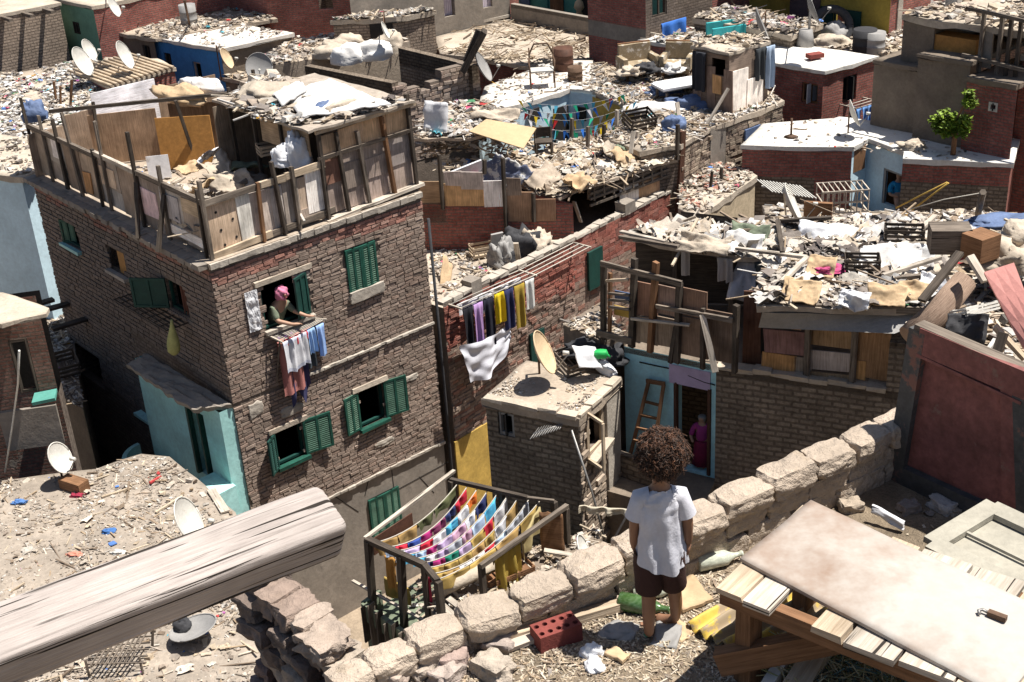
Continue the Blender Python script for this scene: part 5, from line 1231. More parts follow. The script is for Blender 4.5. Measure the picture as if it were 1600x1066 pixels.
mb = MB(); edge_strip(mb, [L0 - ln * .08, L2 - ln * .08], .2, .07, 0, r1); mb.build('coping', 'cement', lane)
mb = MB(); mb.beam(L0 + ld * 1.05 + ln * .02 + V((0, 0, -.02)), L0 + ld * 1.05 - ln * .3 + V((0, 0, -.02)), .3, .4, jit=.02); mb.build('cement_patch', 'plaster_grey', lane); mb = MB(); mb.beam(L0 + ld * (u1 + 2.0) - ln * .1 + V((0, 0, .1)), L0 + ld * (u1 + 2.45) - ln * .1 + V((0, 0, .1)), .3, .3, jit=.02); mb.build('cement_patch', 'plaster_grey', lane)
wk = hole(L0, L2, (770, 580), (790, 620)); wk2 = hole(L0, L2, (850, 500), (873, 560))
mb = MB(); mb.beam(wp(L0, L2, 2.9, 3.7, .05), wp(L0, L2, 2.9, 4.6, .05), .06, .5, up=ld); f = mb.build('window', 'greendark', lane)
mb = MB(); mb.beam(wp(L0, L2, 5.15, 4.9, .06), wp(L0, L2, 5.15, 5.9, .06), .06, .55, up=ld); f = mb.build('window', 'greendark', lane)
mb = MB(); mb.beam(wp(L0, L2, 1.4, 0, .03), wp(L0, L2, 1.4, 3.0, .03), .04, 2.9, up=ld); mb.build('ochre_patch', 'plaster_ochre', lane)
mb = MB(); mb.beam(wp(L0, L2, 3.4, 1.6, .04), wp(L0, L2, 3.4, 2.7, .04), .06, .5, up=ld); mb.build('window', 'green', lane)
rf = [L0 - ln * .2, L2 - ln * .2, L2 - ln * 6, L0 - ln * 6]
slab([(p.x, p.y) for p in rf], 5.98, .15, 'roofdust', lane, over=-.02, sd=21)
fr_ = pxpoly([(672, 470), (700, 462), (880, 372), (900, 350), (790, 350), (672, 392)], 6.0)
stuff('rubbish', 'rubble on the open roof behind the lane parapet', [(p.x, p.y) for p in fr_], 6.0, 900, size=(.03, .2), bright=.04, heap=.06, seed=51)
crate(at(757, 398, 6.02), .62, .34, .28, .3, 'yellowish slatted crate on the open roof behind the lane parapet', 'wood_light')
bentboard('pale_board', 'pale bent board among rubble beside the tall house', 'board', at(697, 432, 6.1), V((.1, -.05, -.15)), V((.06, .3, .3)), 'card', .05, 3)
clothlump('rag_heap', 'big dark heap of rags at the corner of the lane roof', 'rags', at(812, 404, 6.0), (.6, .4, .6), 'tarpdark', 6, amp=.6)
clothlump('rag_heap', 'buff rags piled on the dark heap at the lane roof', 'rags', at(838, 395, 6.1), (.4, .28, .45), 'mudlight', 8, amp=.7)
clothlump('rag_heap', 'grey cloth slumped left of the dark rag heap', 'rags', at(786, 412, 6.0), (.26, .26, .55), 'dish_grey', 18, amp=.6)
plank(at(812, 418, 6.05), at(806, 380, 6.85), .12, .04, 'pale plank leaning on the rag heap', 'wood_pale')
mb = MB(); mb.box(at(776, 386, 6.4), (.3, .06, .75), Matrix.Rotation(.4, 3, 'Z') @ Matrix.Rotation(.2, 3, 'X')); thing(mb, 'grey_sheet', 'dish_grey', 'grey sheet leaning against the shaded red wall', 'sheet')
# shack built on the lane house
M0, M1 = at(663, 390, 6.0), L0 + ld * (u1 + .25) - ln * .15; M0 = V((M0.x, M0.y, 0)); M1 = V((M1.x, M1.y, 0))
shk = empty('board_shack', lerp(M0, M1, .5) + V((0, 0, 6)), 'board shack with rubbish covered roof standing on red walls above the lane', 'shack')
zr2 = uvz(740, 318, M0, M1)[1]; zr3 = uvz(720, 264, M0, M1)[1]
mb = MB(); wall(mb, M0, M1, 5.9, zr2); wall(mb, M1, M1 - ln * 3, 5.9, zr2); mb.build('wall', 'brick_red', shk)
Lm = (M1 - M0).length
uu = lambda x, y: uvz(x, y, M0, M1)
for (x0, y0, x1, y1, t, d, lab) in ((694, 268, 722, 290, (.75, .68, .66), .03, None), (720, 268, 757, 296, (.78, .72, .7), .04, None), (694, 286, 757, 322, (.78, .52, .28), .02, None), (755, 282, 790, 322, (1.2, 1.2, 1.22), .05, 'white rounded board on the shack front'), (790, 278, 815, 305, (.42, .34, .28), .03, None), (788, 300, 835, 345, (.5, .33, .22), .02, None), (833, 310, 870, 345, (.48, .3, .2), .03, None)):
    a, b_ = uu(x0, y0), uu(x1, y1); panel(M0, M1, min(a[0], b_[0]), max(a[0], b_[0]), min(a[1], b_[1]), max(a[1], b_[1]), d, t, shk, label=lab)
a, b_ = uu(650, 215), uu(694, 300)
panel(M0, M1, -.6, b_[0], zr2, zr2 + .55, 0, (.5, .36, .24), shk, up=False); panel(M0, M1, -.6, b_[0], zr2 - .5, zr2 + .02, .0, (.42, .38, .34), shk, up=False)
for (x, y0, y1) in ((792, 360, 245), (693, 325, 240), (835, 345, 300), (758, 270, 248)):
    a, b_ = uu(x, y0), uu(x, y1); mb = MB(); mb.beam(wp(M0, M1, a[0], a[1], .08), wp(M0, M1, a[0] + .02, b_[1], .08), .08, .07); mb.build('post', 'wood_dark', shk)
ZS = 7.25
rs_ = pxpoly([(790, 278), (830, 296), (872, 307), (908, 294), (1058, 246), (1045, 222), (960, 212), (880, 225), (800, 250)], ZS)
slab([(p.x, p.y) for p in rs_], ZS, .08, 'roofmud', shk, amp=.1, over=.05, sd=31)
rsp = [(p.x, p.y) for p in rs_]
stuff('rubbish', 'rags, laths and scraps over the board shack roof', rsp, ZS, 1500, size=(.1, .6), bright=.008, heap=.2, pal=BEIGE + WOODY + [(.6, .56, .5)], mix=(.3, .22, .08, .4), seed=52)
# wall of framed boards above the lane wall
F0, F1 = V((*rsp[3], 0)), V((*rsp[4], 0)); FLn = (F1 - F0).length
for (u0, u1_, z0, z1, t) in ((.5, .62, 6.3, 6.85, (1.1, 1.05, 1.0)), (.62, .8, 6.3, 7.0, (.7, .46, .28)), (.8, .97, 6.3, 7.05, (.6, .38, .24)), (.1, .97, 6.85, 7.15, (.3, .24, .18)), (.42, .5, 6.4, 6.9, (1.0, .95, .9))):
    panel(F0, F1, u0 * FLn, u1_ * FLn, z0, z1, -.12, t, shk)
for z in (6.82, 6.98, 7.12):
    mb = MB(); mb.beam(wp(F0, F1, .1 * FLn, z - .12, -.06), wp(F0, F1, .98 * FLn, z, -.06), .05, .06); mb.build('rail', 'wood_grey', shk)
for k in range(9):
    mb = MB(); mb.beam(wp(F0, F1, (.14 + k * .1) * FLn, 6.8, -.05), wp(F0, F1, (.14 + k * .1) * FLn, 7.14, -.05), .04, .05); mb.build('stud', 'wood_grey', shk)
mb = MB(); mb.beam(wp(F0, F1, FLn, 5.8, .02), wp(F0, F1, FLn + .15, 7.9, .0), .16, .16, jit=.01); mb.build('post', 'brownpaint', shk)
mb = MB(); mb.grid(lambda u, v: lerp(V(rs_[0]), V(rs_[6]), u) * (1 - v) + lerp(V(rs_[3]) , V(rs_[4]), u) * v - V((0, 0, ZS - 6.03)), 2, 2); mb.build('floor', 'mudwall', shk)
panel(F1 - ln * 2.4, F0 - ln * 2.4, 0, FLn, 6, 7.2, 0, (.2, .16, .13), shk)
for (x0, y0, z0, x1, y1, z1, lab) in ((862, 300, 7.2, 885, 357, 6.1, 'pale plank leaning in the dark opening under the shack roof'), (897, 315, 6.9, 908, 347, 6.3, 'second pale plank right of the leaning one in the dark opening'), (970, 285, 6.95, 978, 318, 6.4, 'short plank leaning outside the framed board wall')):
    plank(at(x0, y0, z0), at(x1, y1, z1), .1, .04, lab, 'wood_pale')
for i, (x, y, ex, ey, lab, mt) in enumerate(((1000, 228, .6, .35, 'grey green canvas sheet at the back of the board shack roof', 'mossy'), (980, 240, .45, .3, 'buff stiff sheet propped on the board shack roof', 'card'), (960, 232, .5, .35, 'tan cloth sheet over a hump on the board shack roof', 'mudlight'), (905, 283, .35, .3, 'orange tan rag hanging over the shack roof corner', 'card'), (850, 275, .6, .4, 'grey brown canvas over the front of the board shack roof', 'roofmud'), (1025, 225, .4, .3, 'buff cardboard sheet at the right end of the board shack roof', 'card'))):
    bentboard('cloth_sheet', lab, 'sheet', at(x, y, ZS + .22), ld * ex, -ln * ey + V((0, 0, .1)), mt, .25, i * 2.9, .02, .25, n=14)
# lean-to with the big orange board, blue tarp
bo = [at(733, 205, 8.3), at(818, 232, 8.0), at(838, 200, 8.3), at(760, 186, 8.5)]
mb = MB(); mb.grid(lambda u, v: lerp(lerp(bo[0], bo[1], u), lerp(bo[3], bo[2], u), v), 4, 4, (1, 1, 1), False, thick=.03); plain('buffboard', (.56, .41, .24), .8, 2, .15, 14, .1)
thing(mb, 'tilted_board', 'buffboard', 'big tilted buff board over the lean-to of the board shack', 'board')
tb_ = [at(730, 290, 7.4), at(805, 296, 7.5), at(835, 268, 7.9), at(775, 238, 8.3)]
mb = MB(); mb.grid(lambda u, v: lerp(lerp(tb_[0], tb_[1], u), lerp(tb_[3], tb_[2], u), v) + V((0, 0, .14 * mnoise.noise(V((u * 7, v * 4, 3))) + .05 * mnoise.noise(V((u * 16, v * 9, 3))))), 26, 22, (1, 1, 1), True, thick=.015)
plain('tarppatch', (.14, .16, .24), .8, 4, .3, 18, .3, spots=((.6, .58, .54), .52, 3.5)); thing(mb, 'blue_tarp', 'tarppatch', 'blue and white patterned tarp sagging beside the board shack', 'tarp')
mb = MB(); a = at(722, 268, 7.6); mb.beam(at(705, 282, 7.4), at(755, 262, 7.6), .05, .5, up=(0, -.3, 1)); thing(mb, 'white_board', 'whiteboard', 'white board edge on behind the shack front', 'board')
ct = pxpoly([(655, 215), (735, 205), (760, 190), (815, 200), (845, 240), (800, 300), (700, 290), (660, 260)], 7.2)
stuff('rubbish', 'junk heaped in the lean-to beside the board shack', [(p.x, p.y) for p in ct], 7.3, 500, size=(.08, .4), bright=.05, heap=.5, pal=TRASH + WOODY, seed=53)
crp = pxpoly([(650, 215), (670, 165), (750, 158), (795, 180), (805, 202), (735, 215)], 8.1)
slab([(p.x, p.y) for p in crp], 8.1, .08, 'roofmud', shk, amp=.12, sd=41)
stuff('rubbish', 'rubbish over the left roof behind the tilted buff board', [(p.x, p.y) for p in crp], 8.13, 650, size=(.06, .4), bright=.03, heap=.18, seed=54)
bentboard('white_sheet', 'yellow edged white sheet curled on the left roof', 'sheet', at(680, 182, 8.55), V((.3, -.2, 0)), V((.05, .1, .35)), 'whiteboard', .1, 4)
bentboard('cloth_sheet', 'tan tarp over the roof hump above the tilted buff board', 'sheet', at(775, 178, 8.3), V((.6, -.2, 0)), V((.1, .2, .06)), 'mudlight', .2, 14, n=14)
bx_ = empty('old_chair', at(850, 240, ZS), 'dark old wooden chair frame on the shack roof', 'chair')
cc = at(850, 240, ZS)
for (dx, dy, h) in ((-.2, -.2, .35), (.2, -.2, .35), (-.2, .2, .65), (.2, .2, .65)):
    mb = MB(); mb.beam(cc + V((dx, dy, 0)), cc + V((dx, dy, h)), .06); mb.build('leg', 'wood_dark', bx_)
mb = MB(); mb.box(cc + V((0, 0, .34)), (.44, .44, .05)); mb.build('seat', 'wood_dark', bx_)
mb = MB(); mb.box(cc + V((0, .2, .52)), (.42, .05, .26)); mb.build('backrest', 'wood_dark', bx_)
for i, (x, y0, y1) in enumerate(((918, 235, 198), (943, 225, 195), (963, 222, 172), (893, 215, 185), (1058, 250, 195), (995, 240, 205))):
    p = at(x, y0, ZS); q = onp(x + 1, y1, p, V((0, 1, 0))); mb = MB(); mb.beam(p, q, .09, .07); thing(mb, 'wooden_post', ('wood_grey', 'wood_dark', 'wood_pale')[i % 3], ('thick grey post at the back of the board shack roof', 'thin dark post right of the thick grey one', 'tall dark post above the shack roof', 'pale stick before the pale blue wall', 'post at the far right corner of the board shack', 'pale leaning slat on the board shack roof')[i], 'post')
# laundry line along the lane wall
zq = 6.32
la, lb = at(719, 482, zq), at(834, 431, zq)
lr = empty('laundry_rack', lerp(la, lb, .5), 'laundry rack with white lines fixed along the red lane wall', 'laundry rack')
for x, y in ((719, 482), (836, 430), (921, 386)):
    p = at(x, y, zq); q = p - ln * ((p - L0).dot(ln)); mb = MB(); mb.beam(q, p + ln * .05, .035); mb.build('arm', 'wood_pale', lr)
e_ = at(921, 386, zq)
for k in range(4):
    o_ = -ln * (k * .16); mb = MB(); mb.tube([la + o_, lb + o_, e_ + o_], .012, 5); mb.build('line', 'rope', lr)
GL = 'laundry along the red lane wall'
def ll_(t, k=0): return lerp(la, lb, t) - ln * (k * .16)
for (t0_, t1__, dr, c, lab, cat, sd) in ((.03, .16, 1.25, (.012, .012, .018), 'black cloth at the left end of the lane laundry', 'cloth', 1), (.17, .29, 1.2, (.45, .28, .55), 'long lilac trousers on the lane laundry rack', 'trousers', 2), (.3, .43, 1.2, (.015, .016, .028), 'black trousers right of the lilac ones', 'trousers', 3), (.45, .57, .75, (.72, .52, .02), 'bright yellow shirt on the lane laundry rack', 'shirt', 4), (.58, .7, 1.0, (.03, .035, .1), 'navy cloth right of the yellow shirt', 'cloth', 5), (.72, .86, 1.1, (.36, .25, .04), 'mustard patterned cloth on the lane laundry rack', 'cloth', 6), (.87, 1.0, .75, (.62, .62, .6), 'white fringed cloth at the right end of the lane laundry', 'cloth', 7)):
    hang(ll_(t0_), ll_(t1__), dr, c, lab, cat, GL, nf=1.6, sd=sd, fold=.035, hem=.03)
hang(ll_(.31, 1), ll_(.44, 1), .45, (.35, .35, .36), 'grey cloth over the top of the black trousers', 'cloth', GL, nf=2, sd=11, fold=.03)
hang(ll_(.05, 1.3), ll_(.9, 1.3), .26, (.66, .64, .66), 'white linen folded over the inner lines of the lane rack', 'linen', GL, nf=4, sd=8, fold=.05)
hang(ll_(.03, 3), ll_(.2, 3), .14, (.6, .06, .12), 'red cloth folded over the innermost lane line', 'cloth', GL, nf=2, sd=12, fold=.04)
bs_ = [onp(x, y, L0 + ln * .45, ln) for x, y in ((718, 540), (801, 508), (801, 538), (735, 598))]
mb = MB()
def fn(u, v): return lerp(lerp(bs_[0], bs_[1], u), lerp(bs_[3], bs_[2], u), v) - V((0, 0, .16 * math.sin(math.pi * u) * (.4 + v))) + ln * (.06 * math.sin(u * 14 + v * 3) * v + .06 * math.sin(u * 5) + .06 * mnoise.noise(V((u * 5, v * 5, 2))))
mb.grid(fn, 36, 20, (.66, .66, .72), True); thing(mb, 'bed_sheet', 'cloth', 'large white sheet hung below the lane laundry', 'sheet', GL)
# ---------------------------------------------------------------- mud brick shed in the lane
ZSH = 7.5
s0, s1, s2_ = at(758, 622, ZSH), at(903, 652, ZSH), at(966, 593, ZSH); s3 = s0 + s2_ - s1
shed = empty('mud_brick_shed', centre([s0, s1, s2_, s3]) - V((0, 0, ZSH)), 'grey mud brick shed with a flat earth roof beside the lane', 'shed')
k1, k2 = hole(s1, s2_, (915, 645), (945, 690)), hole(s0, s1, (777, 643), (805, 685))
mb = MB(); wall(mb, s0, s1, 0, ZSH - .05, [k2], .2); mb.build('wall', 'brick_mud', shed)
mb = MB(); wall(mb, s1, s2_, 0, ZSH - .05, [k1], .2); wall(mb, s2_, s3, 0, ZSH - .05); wall(mb, s3, s0, 0, ZSH - .05); mb.build('wall', 'mortar', shed)
def palm2(u, z, r):
    f = r.uniform(.75, 1.2); c = r.choice([(.38, .3, .23), (.33, .26, .2), (.42, .34, .27)]); return (c[0] * f, c[1] * f, c[2] * f)
pl0 = (s2_ - s1).length
mb = MB(); bricks(mb, s1, s2_, 3.5, ZSH - .12, [k1, (pl0 * .62, pl0 + 1, 5.7, 9)], .24, .085, .025, .025, palm2, r=r1); mb.build('brickwork', 'brickpiece', shed)
mb = MB(); mb.beam(wp(s1, s2_, pl0 * .82, 5.4, .02), wp(s1, s2_, pl0 * .82, ZSH - .15, .02), .04, pl0 * .35, up=(s2_ - s1).normalized(), jit=.02); mb.build('plaster_patch', 'cement', shed)
opening(s0, s1, k2, shed, 'window', 'dish_grey', 'glassdark', .06, 0)
f = opening(s1, s2_, k1, shed, 'window', 'wood_light', None, .04, 0)
mb = MB()
for a, b_ in (((0, 0), (0, 1)), ((0, 1), (1, 1)), ((1, 1), (1, 0)), ((1, 0), (0, 0))):
    P_ = lambda q: wp(s1, s2_, k1[0], lerp(k1[2], k1[3], q[1]), .02) + (ln * .4 - (s2_ - s1).normalized() * .12) * q[0]
    mb.beam(P_(a), P_(b_), .04, .05)
mb.build('open_frame', 'wood_light', f)
mb = MB(); mb.beam(wp(s1, s2_, k1[0], k1[2] - .06, .08), wp(s1, s2_, k1[1] + .05, k1[2] + .02, .08), .16, .1, jit=.015); mb.build('sill', 'mudlight', f)
slab([(p.x, p.y) for p in (s0, s1, s2_, s3)], ZSH, .14, 'roofmud', shed, amp=.05, over=.07, sd=51)
shp = [(p.x, p.y) for p in (s0, s1, s2_, s3)]
stuff('rubbish', 'clods and chips on the earth roof of the shed', shp, ZSH, 420, size=(.02, .1), pal=BEIGE, bright=.0, heap=.03, mix=(.3, .1, .5, .1), seed=61)
mb = MB(); edge_strip(mb, [s0 + V((0, 0, .03)), s1 + V((0, 0, .03))], .16, .06, 0, r1); edge_strip(mb, [s1 + V((0, 0, .03)), s2_ + V((0, 0, .03))], .14, .05, 0, r1); mb.build('roof_edge', 'mudlight', shed)
dish(at(847, 552, ZSH + .62), (.75, -.55, .35), .37, 'buff satellite dish seen edge on at the back of the shed roof', at(843, 585, ZSH), mat='dish_buff')
crate(at(897, 573, ZSH + .02), .55, .45, .3, .5, 'rough slatted crate on the shed roof', 'wood_grey', tilt=.25)
bentboard('white_sheet', 'white sheet lying across the slatted crate on the shed roof', 'sheet', at(918, 558, ZSH + .42), V((.2, .05, -.05)), V((-.05, .12, .15)), 'whiteboard', .05, 6)
clothlump('white_sack', 'white wrapped sack hanging over the right edge of the shed roof', 'sack', at(945, 580, ZSH), (.1, .26, .16), 'plastic_white', 7, yaw=.6)
plain('greenplastic', (.03, .4, .1), .4, 5, .15, 30, .05)
mb = MB(); p = at(938, 553, ZSH + .42); mb.rock(p, (.24, .16, .14), None, .1, 8, sq=.4); mb.tube([p + V((.08, 0, 0)), p + V((.17, -.02, -.06))], .025, 8); thing(mb, 'green_jug', 'greenplastic', 'bright green plastic jug on the shed roof', 'jug')
clothlump('rag_heap', 'dark rags behind the crate on the shed roof', 'rags', at(955, 565, ZSH), (.3, .25, .25), 'tarpdark', 12, amp=.6)
clothlump('rag_heap', 'dark rags on the crate on the shed roof', 'rags', at(905, 553, ZSH + .2), (.3, .2, .2), 'tarpdark', 15, amp=.6)
# TV antenna in front of the shed
ant = empty('tv_antenna', at(950, 860, 5.2), 'old comb shaped TV antenna on a thin leaning mast before the shed', 'antenna')
a0_, a1_ = at(893, 672, 7.3), at(950, 862, 5.3)
mb = MB(); mb.tube([a1_, lerp(a1_, a0_, .5) + V((.03, 0, 0)), a0_], .02, 6); mb.build('mast', 'metal', ant)
b0_, b1_ = at(833, 678, 7.3), at(902, 655, 7.35)
mb = MB(); mb.tube([b0_, b1_], .014, 5); mb.build('boom', 'metal', ant)
mb = MB()
for k in range(11): p = lerp(b0_, b1_, .03 + k * .065); mb.tube([p + V((.08, .18, 0)), p - V((.08, .18, 0))], .008, 4)
mb.build('rods', 'metal', ant)
# ---------------------------------------------------------------- house with the turquoise wall
ZT = 7.8
t0_, t1_ = at(975, 541, ZT), at(1135, 574, ZT)
q0, q1 = at(1119, 576, ZT), at(1410, 614, ZT)
teal = empty('turquoise_house', lerp(t0_, q1, .5) - V((0, 0, ZT)), 'house with a turquoise wall, board upper storey and rubbish covered roof', 'house')
kd = hole(t0_, t1_, (1058, 597), (1106, 742)); zfl = kd[2]
mb = MB(); wall(mb, t0_, t1_, 0, ZT, [kd], .2); mb.build('wall', 'plaster_aqua', teal)
qd = (q1 - q0).normalized(); qn = V((qd.y, -qd.x, 0)); q2 = q1 + qd * 3.0
mb = MB(); wall(mb, q0, q2, 0, ZT); wall(mb, q0 - qn * .6, q0, 0, ZT); mb.build('brick_wall', 'brick_mud', teal)
bk = [t0_ + V((1.4, 2.9, 0)), q2 + V((1.2, 2.9, 0))]
mb = MB(); wall(mb, bk[0], t0_, 0, ZT + .2); wall(mb, bk[1], bk[0], 0, ZT + 1.3); mb.build('wall', 'brick_mud', teal)
mb = MB(); fl_ = [V((p.x, p.y, 0)) for p in (t0_ , t1_, q0, q2, bk[1], bk[0])]; mb.prism(fl_, ZT - .12, ZT - .02, bottom=True); mb.build('floor', 'mudwall', teal)
mb = MB(); mb.beam(wp(t0_, t1_, (kd[0] + kd[1]) / 2 - .05, kd[3] - .02, .012), wp(t0_, t1_, (kd[0] + kd[1]) / 2 - .05, kd[3] + .32, .012), .02, .75, up=(t1_ - t0_).normalized(), jit=.006); mb.build('paint_patch', 'plaster_mauve', teal)
mb = MB(); mb.beam(wp(t0_, t1_, kd[0] - .02, kd[2], .0), wp(t0_, t1_, kd[0] - .02, kd[3], 0), .06, .06); mb.beam(wp(t0_, t1_, kd[1] + .02, kd[2], .0), wp(t0_, t1_, kd[1] + .02, kd[3], 0), .06, .06); mb.build('door_frame', 'brownpaint', teal)
mb = MB(); mb.tube([wp(t0_, t1_, u, ZT - .18 - .25 * u / 3 * 1.2 - .03 * math.sin(u * 5), .015) for u in (.3, .6, .9, 1.2, 1.5, 1.7)], .012, 5); mb.build('cable', 'dark', teal)
yd = [t0_ + V((-1.6, -.9, 0)), q0 + qn * 1.4, q0 - qn * .1, t1_, t0_, t0_ + V((-.3, .8, 0))]
mb = MB(); mb.prism([V((p.x, p.y, 0)) for p in (t0_ + qn * 1.1 - qd * .45, q0 + qn * 1.1, q0 - qn * .3, t0_ - qn * .3 - qd * .35)], 0, zfl - .04); tag(mb.build('yard', 'mudwall'), kind='structure')
mb = MB(); g0 = t0_ + qn * .62 - qd * .1; g1 = q0 + qn * .62 - qd * .5
wall(mb, g0, g1, 2.0, zfl + .42); mb.prism([V((p.x, p.y, 0)) for p in (g0, g1, g1 - qn * .12, g0 - qn * .12)], zfl + .38, zfl + .42); thing(mb, 'yard_wall', 'brick_mud', 'low dark brick wall before the ladder and the turquoise wall', 'wall')
# ladder
lad = empty('ladder', wp(t0_, t1_, .6, zfl, .3), 'brown wooden ladder leaning on the turquoise wall', 'ladder')
lt, lb2 = uvz(1016, 590, t0_, t1_), uvz(1040, 597, t0_, t1_)
for (x0, y0, x1, y1) in ((1017, 592, 1000, 690), (1040, 598, 1036, 690)):
    a, b_ = uvz(x0, y0, t0_, t1_), uvz(x1, y1, t0_, t1_); mb = MB(); mb.beam(wp(t0_, t1_, b_[0], b_[1] - .1, .42), wp(t0_, t1_, a[0], a[1], .08), .05, .06, up=qd); mb.build('rail', 'wood_brown', lad)
for k, (x0, y0, x1, y1) in enumerate(((1013, 592, 1042, 597), (1013, 621, 1036, 627), (1009, 639, 1036, 645), (1007, 656, 1036, 662), (1005, 672, 1036, 680))):
    a, b_ = uvz(x0, y0, t0_, t1_), uvz(x1, y1, t0_, t1_); d = .08 + .34 * k / 4.5; mb = MB(); mb.beam(wp(t0_, t1_, a[0], a[1], d), wp(t0_, t1_, b_[0], b_[1], d), .04, .07 if k == 0 else .04); mb.build('rung', 'wood_brown', lad)
# person in the doorway
pz = zfl - .0; pc = wp(t0_, t1_, uvz(1089, 690, t0_, t1_)[0], pz, -.22)
ph = uvz(1089, 653, t0_, t1_)[1] - pz; k_ = ph / 1.2
def QP(x, y, z): return pc + qd * (x * k_) + qn * (-y * k_) + V((0, 0, z * k_))
pp = empty('person', pc, 'person in pink and dark red dress standing in the dark doorway', 'person')
nn = [(QP(0, 0, .6), .11 * k_), (QP(0, 0, .8), .11 * k_), (QP(0, 0, .93), .07 * k_), (QP(0, 0, .99), .04 * k_), (QP(0, -.02, 1.06), .075 * k_), (QP(0, -.02, 1.14), .07 * k_), (QP(-.15, -.02, .88), .045 * k_), (QP(-.2, -.1, .7), .035 * k_), (QP(-.12, -.2, .62), .025 * k_), (QP(.15, -.0, .88), .045 * k_), (QP(.19, -.03, .68), .035 * k_), (QP(.18, -.08, .54), .025 * k_),
      (QP(-.06, 0, .55), .07 * k_), (QP(-.06, 0, .28), .05 * k_), (QP(-.06, 0, .04), .035 * k_), (QP(-.06, -.1, .02), .03 * k_), (QP(.06, 0, .55), .07 * k_), (QP(.06, 0, .28), .05 * k_), (QP(.06, 0, .04), .035 * k_), (QP(.06, -.1, .02), .03 * k_)]
skin('body', nn, [(0, 1), (1, 2), (2, 3), (3, 4), (4, 5), (2, 6), (6, 7), (7, 8), (2, 9), (9, 10), (10, 11), (0, 12), (12, 13), (13, 14), (14, 15), (0, 16), (16, 17), (17, 18), (18, 19)], 'skin_light', pp)
plain('pinkdress', (.36, .05, .22), .9, 5, .2, 40, .2); plain('darkred', (.22, .02, .06), .9, 5, .2, 40, .2)
skin('top', [(QP(0, 0, .55), .14 * k_), (QP(0, 0, .78), .135 * k_), (QP(0, 0, .93), .09 * k_), (QP(-.15, -.02, .88), .06 * k_), (QP(-.2, -.1, .7), .05 * k_), (QP(.15, 0, .88), .06 * k_), (QP(.19, -.03, .68), .05 * k_)], [(0, 1), (1, 2), (2, 3), (3, 4), (2, 5), (5, 6)], 'pinkdress', pp)
mb = MB(); mb.tube([QP(0, 0, .08), QP(0, 0, .35), QP(0, 0, .6)], [.19 * k_, .17 * k_, .14 * k_], 16); mb.build('skirt', 'darkred', pp)
skin('headscarf', [(QP(0, .01, .98), .07 * k_), (QP(0, .0, 1.09), .092 * k_), (QP(0, .0, 1.14), .085 * k_)], [(0, 1), (1, 2)], 'dish_grey', pp)
# board front of the upper storey
wf0, wf1 = at(938, 541, ZT - .05), at(1140, 585, ZT); wfn = V(((wf1 - wf0).y, -(wf1 - wf0).x, 0)).normalized()
uw = lambda x, y: uvz(x, y, wf0, wf1)
for (x0, y0, x1, y1, t, d) in ((993, 440, 1028, 498, (.42, .26, .19), 0), (990, 492, 1028, 540, (.5, .42, .33), .01), (1025, 445, 1066, 498, (.48, .36, .3), .012), (1020, 492, 1066, 548, (.46, .38, .3), .0), (1062, 450, 1103, 500, (.4, .27, .2), .0), (1062, 492, 1105, 562, (.34, .25, .19), .014), (1100, 492, 1150, 570, (.26, .2, .16), .0), (1100, 482, 1150, 500, (.33, .24, .18), .01)):
    a, b_ = uw(x0, y0), uw(x1, y1); panel(wf0, wf1, min(a[0], b_[0]), max(a[0], b_[0]), min(a[1], b_[1]), max(a[1], b_[1]), d, (t[0] * .72, t[1] * .7, t[2] * .7), teal)
for (x0, y0, x1, y1, w_, mt) in ((945, 545, 946, 415, .09, 'wood_dark'), (955, 520, 956, 425, .06, 'wood_brown'), (989, 540, 994, 402, .1, 'wood_dark'), (1018, 548, 1028, 408, .1, 'wood_brown'), (1060, 565, 1064, 440, .1, 'wood_dark'), (1100, 575, 1101, 480, .07, 'wood_dark'), (1150, 580, 1153, 475, .09, 'wood_dark'), (1050, 565, 1058, 510, .08, 'wood_dark')):
    a, b_ = uw(x0, y0), uw(x1, y1); mb = MB(); mb.beam(wp(wf0, wf1, a[0], a[1], .05), wp(wf0, wf1, b_[0], b_[1], .05), w_, w_ * .8, jit=.006); mb.build('post', mt, teal)
for (x0, y0, x1, y1, w_, mt) in ((943, 408, 1070, 440, .1, 'wood_grey'), (952, 435, 987, 434, .04, 'wood_light'), (937, 516, 992, 530, .12, 'wood_grey'), (990, 494, 1082, 505, .04, 'wood_pale'), (1030, 475, 1150, 497, .07, 'wood_grey'), (956, 455, 988, 458, .04, 'wood_grey'), (956, 465, 988, 468, .04, 'wood_grey'), (956, 476, 988, 480, .04, 'wood_grey')):
    a, b_ = uw(x0, y0), uw(x1, y1); mb = MB(); mb.beam(wp(wf0, wf1, a[0], a[1], .1), wp(wf0, wf1, b_[0], b_[1], .1), .05, w_, jit=.006); mb.build('rail', mt, teal)
plank(wp(wf0, wf1, *uw(1102, 488), .1), wp(wf0, wf1, *uw(1133, 568), .35), .05, .1, 'pale plank leaning against the dark board front', 'wood_pale', up=qd)
a, b_ = uw(956, 478), uw(988, 500); mb = MB(); mb.beam(wp(wf0, wf1, (a[0] + b_[0]) / 2, b_[1], -.05), wp(wf0, wf1, (a[0] + b_[0]) / 2, a[1], -.05), .02, .36, up=(wf1 - wf0).normalized()); mb.build('yellow_panel', 'plaster_ochre', teal)
a, b_ = uw(958, 455), uw(988, 478); mb = MB(); mb.beam(wp(wf0, wf1, (a[0] + b_[0]) / 2, b_[1], -.05), wp(wf0, wf1, (a[0] + b_[0]) / 2, a[1], -.05), .02, .36, up=(wf1 - wf0).normalized()); mb.build('blue_panel', 'tarpblue', teal)
